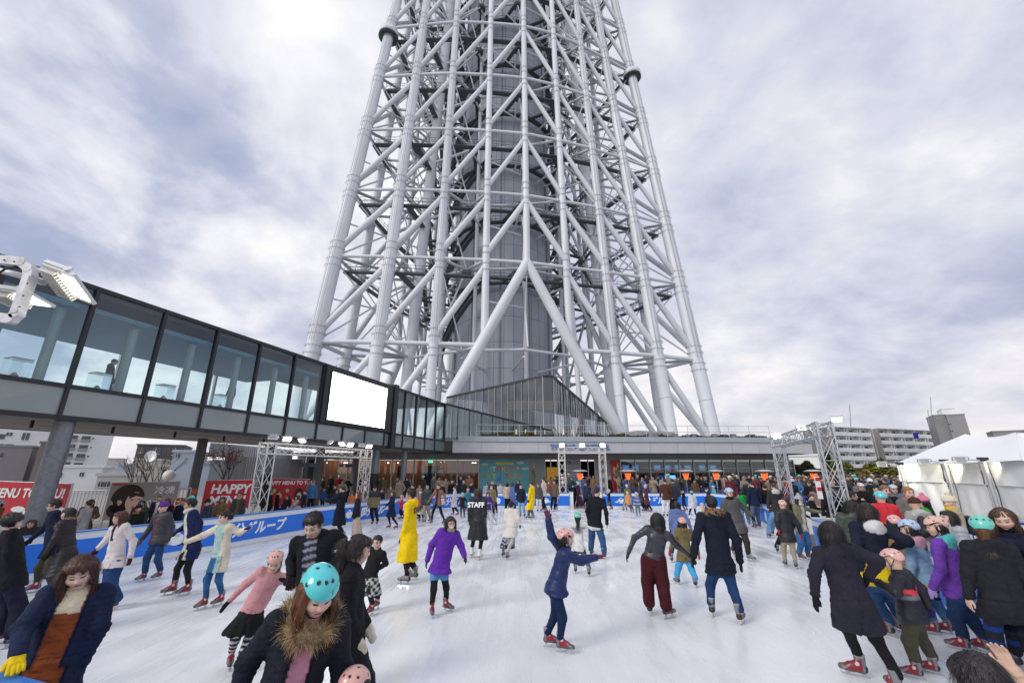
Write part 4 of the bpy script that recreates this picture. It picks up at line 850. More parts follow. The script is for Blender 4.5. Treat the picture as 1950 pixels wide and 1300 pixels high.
cityblock('cream_house', 'cream house with a satellite dish before the dark hotel', 258, 308, 876, 60, 9, cbe, [(280, 285, 889, 896, 'w')]); cityblock('pale_blue_block', 'pale blue windowless block left of the dark column', 331, 380, 860, 52, 9, cb_, [(335, 342, 864, 871, 'w')])
cityblock('pale_blue_annex', 'pale blue annex behind the russet tree', 376, 420, 882, 40, 6, cb_, []); cityblock('grey_annex', 'white low annex with shutters between the bare trees', 300, 340, 888, 56, 8, cbe, [(308, 328, 893, 905, 'w')])
p = Vector(aty(288, 869, 59)); t = thing('satellite_dish', 'white satellite dish on the cream house', 'satellite dish', tuple(p)); MB().lathe([(.0, 0), (.4, .06), (.75, .25)], (0, 0, 0), 20).build('dish', gm, t); t.children[0].matrix_parent_inverse = Matrix.Identity(4); t.rotation_euler = (1.4, 0, 0.2); MB().tube((0, 0, 0), (0, -1.6, -.3), .06).build('mast', mull, t).matrix_parent_inverse = Matrix.Identity(4)
wing = thing('podium_wing', 'low curved roofed grey wing behind the russet tree', 'building', (-20, 32, 0)); k = MB()
W_ = [Vector(aty(395, 872, 27)), Vector(aty(440, 865, 29)), Vector(aty(505, 852, 33)), Vector(aty(560, 848, 37))]
for a, b in zip(W_[:-1], W_[1:]): k.quad((a.x, a.y, 2.9), (b.x, b.y, 2.9), (b.x, b.y, 3.75), (a.x, a.y, 3.75)); k.quad((a.x, a.y, 3.75), (b.x, b.y, 3.75), (b.x-1, b.y+9, 3.8), (a.x-1, a.y+9, 3.8))
k.build('roof_band', fas_m, wing); k = MB()
for a, b in zip(W_[:-1], W_[1:]): a2, b2 = a+Vector((.3, 1.2, 0)), b+Vector((.3, 1.2, 0)); k.quad((a2.x, a2.y, 0), (b2.x, b2.y, 0), (b2.x, b2.y, 3.0), (a2.x, a2.y, 3.0)); 
k.build('wall', concrete, wing)
# ================================================================ right side: apartments, hedge, tents
apt_w = mat('apt_white', (.84, .85, .85), .75, 0, .08, .4); apt_g = mat('apt_grey', (.27, .27, .27), .8, 0, .1, .3); apt_b = mat('apt_brown', (.30, .275, .25), .8, 0, .1, .3)
def apartments(label, px0, px1, Y0, Y1, pyt, floors, seed):
    rnd = random.Random(seed); a = Vector(aty(px0, pyt, Y0)); zt = a.z; b = Vector(aty(px1, 850, Y1)); b.z = zt; t = thing('apartment_block', label, 'apartment building', (a.x, a.y, -10), 'apartment blocks on the right'); d = Vector((b.x-a.x, b.y-a.y, 0)); Lx = d.length; d.normalize(); n = Vector((d.y, -d.x, 0)); rz = math.atan2(d.y, d.x)
    M0 = Matrix.Translation((a.x, a.y, 0)) @ Matrix.Rotation(rz, 4, 'Z'); fh = 2.75; z0 = -12
    mb = MB(); mb.box(None, (Lx, 9, zt-z0), M=M0 @ Matrix.Translation((Lx/2, 5.9, (zt+z0)/2))); mb.build('wall', apt_w, t); mb = MB(); mb.box(None, (Lx+.4, 11, .35), M=M0 @ Matrix.Translation((Lx/2, 5, zt+.18))); mb.build('roof', apt_w, t)
    mb = MB(); mb.box(None, (.35, 11.2, zt-z0), M=M0 @ Matrix.Translation((-.2, 4.6, (zt+z0)/2))); mb.build('end_wall', apt_b, t)
    for fl in range(floors):
        z = zt-(fl+1)*fh; mb = MB(); mb.box(None, (Lx, 1.5, .16), M=M0 @ Matrix.Translation((Lx/2, .65, z))); sl = mb.build('balcony', apt_w, t)
        mb = MB(); nn = int(Lx/1.0)
        for i in range(nn):
            mb.box(None, (Lx/nn*.90, .05, 1.2), M=M0 @ Matrix.Translation(((i+.5)*Lx/nn, -.08, z+.70)))
        mb.build('balcony_panel', mat('bal_panel', (.88, .89, .90), .6, 0, .1, 2), sl)
        mb = MB(); nn = int(Lx/3.2)
        for i in range(nn):
            for q in (.2, .55): mb.box(None, (Lx/nn*.3, .1, 1.9), M=M0 @ Matrix.Translation(((i+q+.05)*Lx/nn, 1.38, z+1.15)))
        mb.build('window', win, sl); mb = MB()
        for i in range(int(Lx/2.1)):
            if rnd.random() < .7: mb.box(None, (rnd.uniform(.3, .9), .12, rnd.uniform(.4, .9)), M=M0 @ Matrix.Translation((rnd.uniform(.5, Lx-.5), .2, z+1.6)))
        mb.build('laundry', mat('laundry', (.35, .36, .4), .8, 0, .8, 1.7), sl)
    mb = MB(); nn = int(Lx/6.4)
    for i in range(nn+1): 
        mb.box(None, (.16, 1.4, zt-z0), M=M0 @ Matrix.Translation((i*Lx/nn, .7, (zt+z0)/2)))
        for q in (.8, 1.2): mb.box(None, (.07, .07, zt-z0), M=M0 @ Matrix.Translation((i*Lx/nn+q, -.16, (zt+z0)/2)))
    mb.build('partition', apt_w, t); return t
apartments('nearer left white apartment block with five floors of balconies', 1583, 1664, 150, 157, 813, 6, 1)
apartments('set back white apartment block with five floors and a purple banner', 1667, 1788, 161, 172, 816, 6, 2)
p = Vector(aty(1744, 829, 163)); t = thing('purple_banner', 'small purple banner hung on an apartment balcony', 'banner', tuple(p)); MB().box(p, (1.9, .1, 2.2)).build('cloth', mat('purple', (.06, .02, .4), .7), t)
cityblock('stair_tower', 'tall plain grey service tower beside the apartments', 1776, 1801, 791, 150, 12, apt_g, []); cityblock('stair_tower', 'lighter grey right face of the service tower', 1801.5, 1837, 790.5, 147, 12, mat('apt_lightgrey', (.30, .30, .305), .8, 0, .05, .3), [(1806, 1812, 806, 808.5, 'w'), (1809, 1815, 819, 821.5, 'w')])
cityblock('water_tank', 'white tank room on top of the grey service tower', 1792, 1818, 779, 152, 8, apt_w, [], z0=float(aty(1795, 793, 152)[2]))
cityblock('low_annex', 'white low building behind the right lighting gate', 1500, 1560, 868, 60, 8, apt_w, [(1503, 1526, 862, 868, 'w'), (1530, 1545, 882, 890, 'w')]); cityblock('grey_wall', 'brown grey end building left of the apartments', 1546, 1582, 818, 149, 8, apt_b, [])
cityblock('far_roof', 'low roofs far off beyond the tents', 1890, 1960, 822, 120, 8, apt_g, [])
for px, y0, y1, lb in ((1620, 812, 770, 'thin antenna mast on the nearer apartment block'), (1774, 795, 756, 'tall antenna mast beside the grey service tower'), (1769, 808, 780, 'shorter antenna mast left of the grey service tower')):
    a = Vector(aty(px, y0, 149)); b = Vector(aty(px-2, y1, 149)); t = thing('antenna', lb, 'antenna', tuple(a)); MB().tube(a, b, .11, n=6).build('mast', mull, t)
hA = Vector(aty(1480, 900, 46)); hB = Vector(aty(1725, 900, 40)); hA.z = hB.z = 0
bw_ = thing('planter_wall', 'long brown wall below the yellow green hedge', 'wall', tuple((hA+hB)/2)); MB().bar(hA+UP*.7-Vector((0, 1.0, 0)), hB+UP*.7-Vector((0, 1.0, 0)), .3, 1.4).build('wall', mat('brown_wall', (.085, .045, .035), .8, 0, .1, 2), bw_)
hedge('hedge', 'long yellow green clipped hedge behind the crowd', hA.lerp(hB, .45), hB, 1.3, 3.0, 2.0, [lf[1], mat('leaf_yellow', (.34, .30, .04), .6, 0, .3, 3), lf[0]], 6000, .16); hedge('hedge', 'darker green hedge behind the lighting gate', hA, hA.lerp(hB, .44), 1.3, 2.9, 2.0, [lf[0], lf[2], lf[1]], 5000, .16)
hedge('conifer', 'small dark conifer at the join of the two hedges', hA.lerp(hB, .42), hA.lerp(hB, .47), 1.0, 4.0, 1.3, [lf[2], lf[2], lf[0]], 1500, .14, 'tree'); MB().box((60, 60, .5), (90, .4, 3)).build('terrace_wall', mat('terrace', (.1, .1, .11), .8)); tag(bpy.data.objects['terrace_wall'], 'dark boundary wall of the terrace behind the hedge', 'wall')
# tents
tent_m = bpy.data.materials.new('tent_canvas'); tent_m.use_nodes = True; _b = tent_m.node_tree.nodes['Principled BSDF']; _b.inputs['Base Color'].default_value = (.90, .91, .92, 1); _b.inputs['Roughness'].default_value = .6; _b.inputs['Transmission Weight'].default_value = 0
def canvas(P, nu, nv, amp, seed, sag=0.):       # rippled cloth between four corners
    rnd = random.Random(seed); ph = [(rnd.uniform(2, 9), rnd.uniform(-3, 3), rnd.uniform(0, 6)) for _ in range(5)]; nrm = (P[1]-P[0]).cross(P[3]-P[0]).normalized(); mb = MB(); vs = []
    for j in range(nv+1):
        for i in range(nu+1):
            u, v = i/nu, j/nv; p = P[0].lerp(P[1], u).lerp(P[3].lerp(P[2], u), v); w = sum(math.sin(a*6.28*u*.5+b*v*3+c) for a, b, c in ph)/5
            vs.append(p+nrm*(amp*w*(1-v*.3))-UP*sag*math.sin(math.pi*u)*math.sin(math.pi*v*.5))
    mb.add(vs, [(j*(nu+1)+i, j*(nu+1)+i+1, (j+1)*(nu+1)+i+1, (j+1)*(nu+1)+i) for j in range(nv) for i in range(nu)], 0, True); return mb
TW = [Vector(aty(1712, 895, 17.0)), Vector(aty(1800, 895, 15.0)), Vector(aty(1873, 895, 13.0)), Vector(aty(1965, 895, 10.8)), Vector(aty(2110, 895, 8.9))]
for p in TW: p.z = 0
ze = 2.32
for i, (lb) in enumerate(('white tent nearest the crowd, its front lit at the corner', 'middle white tent between the two leaning lamp poles', 'white tent at the right edge with rippled front cloth', 'white tent just outside the right edge')):
    a, b = TW[i], TW[i+1]; t = thing('tent', lb, 'tent', tuple((a+b)/2), 'white tents on the right'); b2 = b-(b-a).normalized()*.08
    canvas([a, b2, b2+UP*1.72, a+UP*1.72], 40, 16, .035, i).build('front_cloth', tent_m, t); nn = Vector(((b-a).y, -(b-a).x, 0)).normalized(); nn = nn if nn.x < 0 else -nn
    canvas([a+UP*1.70+nn*.06, b2+UP*1.70+nn*.06, b2+UP*ze+nn*.03, a+UP*ze+nn*.03], 30, 8, .03, i+9).build('valance', tent_m, t)
    bk = -nn*4.2; ap = 3.75
    if i == 0:
        # big pagoda roof over tents 0-2
        R0, R1, R2, R3 = TW[0]+UP*ze+nn*.15, TW[3]+UP*ze+nn*.15, TW[3]+bk*1.8+UP*ze, TW[0]+bk*1.8+UP*ze
        T0, T1 = Vector(aty(1838, 826, 17.6)), Vector(aty(1935, 823, 15.2))
        for nm, q in (('roof_front', [R0, R1, T1, T0]), ('roof_left', [R3, R0, T0, T0+Vector((.05, .05, 0))]), ('roof_back', [R2, R3, T0, T1]), ('roof_right', [R1, R2, T1+Vector((.05, .05, 0)), T1])): canvas(q, 24, 16, .02, 3, .14).build(nm, tent_m, t)
for i, (x0, y0, x1, y1, Y) in enumerate(((1713, 884, 1738, 985, 16.3), (1798, 879, 1832, 985, 14.3), (1872, 876, 1905, 985, 12.3))):
    a = Vector(aty(x0, y0, Y)); t = thing('lamp_pole', ('thin', 'second', 'third')[i]+' steel lamp pole in front of the tents, counting from the left', 'lamp pole', (a.x, a.y, 0), 'lamp poles before the tents'); k = MB(); k.tube((a.x, a.y, 0), a, .05, n=10); k.build('pole', steel, t); k = MB(); k.tube(a+UP*.0, a+Vector((-.7, -.1, .02)), .02, n=8); k.build('arm', steel, t)
    k = MB(); k.box(a+UP*.03, (.22, .12, .1)); k.build('junction_box', dark_metal, t); k = MB(); k.path([a+Vector((.03, -.06, -.1)), a+Vector((.06, -.08, -.9)), a+Vector((.02, -.07, -1.6))], .012); k.build('cable', black, t)
    floodlight(a+Vector((-.75, -.1, 0)), (.5, .9, -.9), ('left', 'middle', 'right')[i]+' flat floodlight on a pole arm before the tents', 'floodlights before the tents', s_=.30)
    ld = bpy.data.lights.new('tent_lamp', 'SPOT'); ld.energy = 110; ld.spot_size = 1.5; ld.spot_blend = .8; ld.color = (1, .92, .62); ld.shadow_soft_size = .15; lo = bpy.data.objects.new('tent_lamp', ld); C.objects.link(lo); lo.location = a+Vector((.1, -.35, -.12)); lo.rotation_euler = Vector((.45, .9, -.25)).to_track_quat('-Z', 'Y').to_euler()
# blue crowd barriers
blue_rail = mat('rail_blue', (.015, .06, .42), .4)
def crowd_barrier(px, py, Y, w, rz, lb=None):
    p = Vector(aty(px, 900, Y)); p.z = 0; t = thing('crowd_barrier', lb or 'blue metal crowd barrier', 'crowd barrier', tuple(p), 'blue crowd barriers'); k = MB(); d = Vector((math.cos(rz), math.sin(rz), 0))
    a, b = p-d*w/2, p+d*w/2; k.tube(a+UP*1.05, b+UP*1.05, .025, n=8); k.tube(a+UP*.2, b+UP*.2, .02, n=8); k.tube(a+UP*.62, b+UP*.62, .018, n=8); k.tube(a, a+UP*1.05, .025, n=8); k.tube(b, b+UP*1.05, .025, n=8)
    for i in range(1, 10): q = a.lerp(b, i/10); k.tube(q+UP*.2, q+UP*1.05, .012, n=6)
    k.build('frame', blue_rail, t); k = MB(); [k.bar(q+Vector((-d.y, d.x, 0))*.3+UP*.02, q-Vector((-d.y, d.x, 0))*.3+UP*.02, .05, .04) for q in (a, b)]; k.build('feet', blue_rail, t)
for i in range(7): crowd_barrier(1500+i*34, 0, 24-.4*i, 2.0, -.05)
for i in range(8): crowd_barrier(1495+i*30, 0, 29, 2.0, 0)
for i in range(6): crowd_barrier(1520+i*42, 0, 18.5-.3*i, 2.0, -.08)
for i in range(9): crowd_barrier(1165+i*36, 0, 27.6, 2.0, 0)
for px in (1085, 1122): crowd_barrier(px, 0, 28.5, 1.6, 0)
crowd_barrier(1838, 0, 9.6, 1.8, -.35, 'blue metal barrier before the middle tent behind the yellow scarf')
# ================================================================ people: signed-distance bodies and clothes turned into meshes
def surface_nets(F, xs, ys, zs):
    S = F < 0; nx, ny, nz = F.shape
    c = S[:-1, :-1, :-1].astype(np.int8)
    for i, j, k in ((1, 0, 0), (0, 1, 0), (0, 0, 1), (1, 1, 0), (1, 0, 1), (0, 1, 1), (1, 1, 1)): c = c+S[i:nx-1+i, j:ny-1+j, k:nz-1+k]
    act = (c > 0) & (c < 8); I, J, K = np.nonzero(act)
    if len(I) == 0: return np.zeros((0, 3)), np.zeros((0, 4), int)
    idx = -np.ones(act.shape, np.int32); idx[I, J, K] = np.arange(len(I))
    acc = np.zeros((len(I), 3)); cnt_ = np.zeros(len(I))
    cr = [(0, 0, 0), (1, 0, 0), (0, 1, 0), (1, 1, 0), (0, 0, 1), (1, 0, 1), (0, 1, 1), (1, 1, 1)]
    for a in range(8):
        for b in range(a+1, 8):
            A, B = cr[a], cr[b]
            if sum(abs(p-q) for p, q in zip(A, B)) != 1: continue
            fa = F[I+A[0], J+A[1], K+A[2]]; fb = F[I+B[0], J+B[1], K+B[2]]; m = (fa < 0) != (fb < 0); t = np.where(m, fa/np.where(m, fa-fb, 1), 0)
            pa = np.stack([xs[I+A[0]], ys[J+A[1]], zs[K+A[2]]], 1); pb = np.stack([xs[I+B[0]], ys[J+B[1]], zs[K+B[2]]], 1)
            acc += np.where(m[:, None], pa+(pb-pa)*t[:, None], 0); cnt_ += m
    V = acc/cnt_[:, None]; Q = []
    for ax in range(3):
        o = [0, 0, 0]; o[ax] = 1
        s0 = S[:nx-o[0], :ny-o[1], :nz-o[2]]; s1 = S[o[0]:, o[1]:, o[2]:]; i, j, k = np.nonzero(s0 != s1); sgn = s0[i, j, k]
        p = [i, j, k]; u, v = [(1, 2), (2, 0), (0, 1)][ax]; lim = act.shape
        ok = (p[u] > 0) & (p[v] > 0) & (p[u] < lim[u]) & (p[v] < lim[v]) & (p[ax] < lim[ax]); i, j, k, sgn = i[ok], j[ok], k[ok], sgn[ok]; p = [i, j, k]
        def g(du, dv):
            q = [a.copy() for a in p]; q[u] -= du; q[v] -= dv; return idx[q[0], q[1], q[2]]
        q4 = np.stack([g(1, 1), g(0, 1), g(0, 0), g(1, 0)], 1); q4[~sgn] = q4[~sgn][:, ::-1]; Q.append(q4)
    Q = np.concatenate(Q); Q = Q[(Q >= 0).all(1)]; return V, Q
class Sdf:
    def __init__(s): s.p = []; s.cut = []
    def cap(s, a, b, ra, rb, fr=None, sc=(1, 1, 1), k=.02, tag_=0):
        s.p.append((np.array(a, float), np.array(b, float), ra, rb, None if fr is None else np.array(fr), np.array(sc, float), k, tag_)); return s
    def ell(s, c, rad, fr, k=.02, tag_=0): m = max(rad); return s.cap(c, c, m, m, fr, (rad[0]/m, rad[1]/m, rad[2]/m), k, tag_)
    @staticmethod
    def dist(P, pr):
        a, b, ra, rb, fr, sc, k, tg = pr; ab = b-a
        if fr is not None: A = (fr @ ab)/sc; X = ((P-a) @ fr.T)/sc
        else: A = ab; X = P-a
        L2 = float(A @ A)
        if L2 > 1e-10: t = np.clip((X @ A)/L2, 0, 1); D = X-t[..., None]*A
        else: t = np.zeros(X.shape[:-1]); D = X
        return (np.sqrt((D*D).sum(-1))-(ra+(rb-ra)*t))*float(min(sc)), t
    def bounds(s, m=.03):
        lo = np.min([np.minimum(p[0], p[1])-max(p[2], p[3]) for p in s.p], 0)-m; hi = np.max([np.maximum(p[0], p[1])+max(p[2], p[3]) for p in s.p], 0)+m; return lo, hi
    def mesh(s, h, roi=None, h2=None):
        lo, hi = s.bounds(2*h); ax = []
        for d in range(3):
            if roi is None: ax.append(np.arange(lo[d], hi[d]+h, h))
            else:
                pts = [lo[d]]; x = lo[d]
                while x < hi[d]+h:
                    st = h
                    for (c, r) in roi:
                        if c[d]-r-h < x < c[d]+r: st = h2
                    x += st; pts.append(x)
                ax.append(np.array(pts))
        xs, ys, zs = ax; F = np.full((len(xs), len(ys), len(zs)), .06, np.float32)
        for pr in s.p:
            R = max(pr[2], pr[3])+pr[6]+.035; l = np.minimum(pr[0], pr[1])-R; u = np.maximum(pr[0], pr[1])+R
            i0, i1 = np.searchsorted(xs, (l[0], u[0])); j0, j1 = np.searchsorted(ys, (l[1], u[1])); k0, k1 = np.searchsorted(zs, (l[2], u[2]))
            if i1 <= i0 or j1 <= j0 or k1 <= k0: continue
            P = np.stack(np.meshgrid(xs[i0:i1], ys[j0:j1], zs[k0:k1], indexing='ij'), -1); d, _ = s.dist(P, pr); G = F[i0:i1, j0:j1, k0:k1]; k = pr[6]
            hh = np.clip(.5+.5*(G-d)/k, 0, 1); F[i0:i1, j0:j1, k0:k1] = G*(1-hh)+d*hh-k*hh*(1-hh)
        if s.cut:
            P = np.stack(np.meshgrid(xs, ys, zs, indexing='ij'), -1)
            for c in s.cut: F = np.maximum(F, c(P))
        F[0] = F[-1] = .05; F[:, 0] = F[:, -1] = .05; F[:, :, 0] = F[:, :, -1] = .05
        return surface_nets(F, xs, ys, zs)
def npnormals(V, Q):
    n = np.zeros_like(V); a = V[Q[:, 2]]-V[Q[:, 0]]; b = V[Q[:, 3]]-V[Q[:, 1]]; c = np.cross(a, b)
    for i in range(4): np.add.at(n, Q[:, i], c)
    return n/np.maximum(np.linalg.norm(n, axis=1, keepdims=True), 1e-9)
NK = RNG.normal(size=(10, 3)); NPH = RNG.uniform(0, 6, 10)
def wav(V, f, seed=0): return sum(np.sin(V @ (NK[(i+seed) % 10]*f*(.6+.25*i))+NPH[(i+seed*3) % 10]+seed) for i in range(5))/5
def mkmesh(name, V, Q, m, col=None, parent=None, org=None):
    me = bpy.data.meshes.new(name); V = V if org is None else V-org
    me.vertices.add(len(V)); me.vertices.foreach_set('co', V.astype(np.float32).ravel()); me.loops.add(len(Q)*4); me.loops.foreach_set('vertex_index', Q.astype(np.int32).ravel())
    me.polygons.add(len(Q)); me.polygons.foreach_set('loop_start', np.arange(0, len(Q)*4, 4, dtype=np.int32)); me.update(calc_edges=True); me.validate(); me.polygons.foreach_set('use_smooth', np.ones(len(me.polygons), bool)); me.materials.append(m)
    if len(me.vertices) == len(V):
        ca = me.color_attributes.new('Col', 'FLOAT_COLOR', 'POINT'); cc = np.ones((len(V), 4), np.float32)
        if col is not None: cc[:, :3] = col
        ca.data.foreach_set('color', cc.ravel())
    o = bpy.data.objects.new(name, me); C.objects.link(o); 
    if parent is not None: o.parent = parent
    return o
fab = mat('fabric', attr=True, rough=.85, var=.16, vs=9, bump=.9, bs=22, spec=.22); nylon = mat('nylon', attr=True, rough=.5, var=.08, vs=7, bump=.35, bs=18, spec=.4); leather = mat('leather', attr=True, rough=.32, var=.1, vs=8, bump=.5, bs=14)
denim = mat('denim', attr=True, rough=.85, var=.32, vs=6, bump=.9, bs=20, spec=.2); skin_m = mat('skin', attr=True, rough=.5, var=.05, vs=14, sss=.12, spec=.35); hair_m = mat('hair', attr=True, rough=.42, var=.45, vs=34, bump=.6, bs=60, stretch=(1, 1, .12))
plast = mat('helmet_shell', attr=True, rough=.22, var=.0, coat=.3); boot_m = mat('boot_shell', attr=True, rough=.42, var=.08, vs=20); blade_m = mat('blade_steel', (.6, .61, .62), .2, .9)
def nrm_(v): v = np.array(v, float); return v/max(1e-9, np.linalg.norm(v))
def frame(yaw, pitch=0., roll=0.):      # rows right, forward, up; yaw 0 looks away from the camera, 90 to the right, 180 at the camera
    a = math.radians(yaw); f = np.array([math.sin(a), math.cos(a), 0]); r = np.array([math.cos(a), -math.sin(a), 0]); u = np.array([0, 0, 1.])
    p = math.radians(pitch); f2 = f*math.cos(p)-u*math.sin(p); u2 = u*math.cos(p)+f*math.sin(p); q = math.radians(roll); r3 = r*math.cos(q)-u2*math.sin(q); u3 = u2*math.cos(q)+r*math.sin(q)
    return np.array([r3, f2, u3])
def ik(a, b, l1, l2, pole):
    d = b-a; L_ = np.linalg.norm(d); d = d/max(L_, 1e-6); L2 = min(L_, (l1+l2)*.995); b = a+d*L2; x = (l1*l1-l2*l2+L2*L2)/(2*L2); h = math.sqrt(max(0, l1*l1-x*x)); pl = pole-d*np.dot(pole, d); pl = nrm_(pl); return a+d*x+pl*h, b
# skates and shoes, shared meshes
def make_boot(kind):
    S = Sdf(); k = .02
    S.cap((0, -.075, .105), (0, .05, .10), .042, .044, k=k); S.cap((0, .05, .10), (0, .14, .095), .044, .036, k=k); S.cap((0, -.05, .12), (0, -.055, .27), .050, .053, np.eye(3), (.92, 1.1, 1), k=.03); S.cap((0, .0, .14), (0, .05, .125), .045, .042, k=.03)
    S.cut.append(lambda P: .072-P[..., 2]); S.cut.append(lambda P: P[..., 2]-.285); V, Q = S.mesh(.0085); x, y, z = V.T; c = np.tile({'red': (.26, .014, .025), 'white': (.75, .75, .74), 'green': (.24, .014, .025), 'grey': (.16, .165, .18), 'shoe': (.03, .03, .03)}[kind], (len(V), 1))
    g = (.10, .105, .12)
    if kind in ('red', 'green', 'grey'):
        c[(z < .105)] = g; c[(y > .11)] = g; c[(y < -.07) & (z > .1) & (z < .3)] = (.2, .21, .23); c[(z > .262)] = (.32, .33, .35); c[(z < .088)] = (.02, .02, .022); c[((y+.02)**2+(z-.19)**2 < .0006) & (abs(x) > .03)] = (.6, .6, .6); c[(y < -.09) & (z < .15)] = (.03, .03, .03); c[(abs(y-.02-(.2-z)) < .018) & (abs(x) > .03)] = (.22, .23, .25)
        lace = {'red': (.16, .01, .02), 'green': (.02, .22, .10), 'grey': (.4, .4, .4)}[kind]; fr_ = (y > -.01) & (abs(x) < .024) & (z > .12); c[fr_ & ((z*90) % 2 < 1)] = lace
    if kind == 'white': c[z < .085] = (.25, .14, .06); c[(y < -.08) & (z < .11)] = (.25, .14, .06)
    me = mkmesh('boot_proto', V, Q, boot_m, c); mesh = me.data; bpy.data.objects.remove(me); return mesh
BOOT = {k: make_boot(k) for k in ('red', 'white', 'green', 'grey')}
def _blade():
    mb = MB(); pts = [(-.13, .018), (-.12, .004), (-.06, .0), (.1, .0), (.15, .008), (.165, .03), (.15, .026), (.1, .02), (-.12, .02)]; n = len(pts)
    mb.add([(-.0022, y, z) for y, z in pts]+[(.0022, y, z) for y, z in pts], [tuple(range(n))[::-1], tuple(range(n, 2*n))]+[(i, (i+1) % n, n+(i+1) % n, n+i) for i in range(n)])
    mb.box((0, -.07, .047), (.016, .045, .062)); mb.box((0, .085, .047), (.016, .045, .062)); o = mb.build('blade_proto', blade_m); me = o.data; bpy.data.objects.remove(o); return me
BLADE = _blade()
def hand_prims(S, w, d, pn, side, s, pose, inf=0., tag_=9):
    # w wrist, d finger direction, pn palm normal; side +1 = thumb towards lateral axis
    d = nrm_(d); pn = nrm_(pn-d*np.dot(pn, d)); lat = np.cross(d, pn)*side; q = lambda a, b, c: w+(lat*a+d*b+pn*c)*s
    curl = {'open': .12, 'relax': .55, 'grip': 1.3, 'spread': .05, 'mitt': .3}[pose]; spr = {'open': .25, 'spread': .6}.get(pose, .08)
    for a in (-.022, 0, .022): S.cap(q(a*.8, .012, 0), q(a, .075, 0), (.017+inf)*s, (.015+inf)*s, k=.012, tag_=tag_)
    if pose == 'mitt': S.cap(q(-.015, .07, 0), q(-.012, .145, .015), (.022+inf)*s, (.018+inf)*s, k=.02, tag_=tag_); S.cap(q(.015, .07, 0), q(.012, .15, .015), (.022+inf)*s, (.018+inf)*s, k=.02, tag_=tag_)
    else:
        for i, (a, l) in enumerate(((-.031, .055), (-.0105, .068), (.0105, .073), (.031, .066))):
            p0 = q(a, .08, 0); ang = curl*.55; dv = d*math.cos(ang)+pn*math.sin(ang)+lat*a*spr*12; dv = nrm_(dv); p1 = p0+dv*l*.52*s; ang2 = curl*1.25; dv2 = nrm_(d*math.cos(ang2)+pn*math.sin(ang2)+lat*a*spr*12); p2 = p1+dv2*l*.5*s
            S.cap(p0, p1, (.0092+inf)*s, (.0086+inf)*s, k=.004, tag_=tag_); S.cap(p1, p2, (.0086+inf)*s, (.0074+inf)*s, k=.004, tag_=tag_)
    t0 = q(.03, .025, .004); t1 = q(.052, .055, .016); t2 = q(.052+.01*spr, .088, .022); S.cap(t0, t1, (.013+inf)*s, (.0105+inf)*s, k=.01, tag_=tag_); S.cap(t1, t2, (.0105+inf)*s, (.009+inf)*s, k=.004, tag_=tag_)
PEOPLE = []
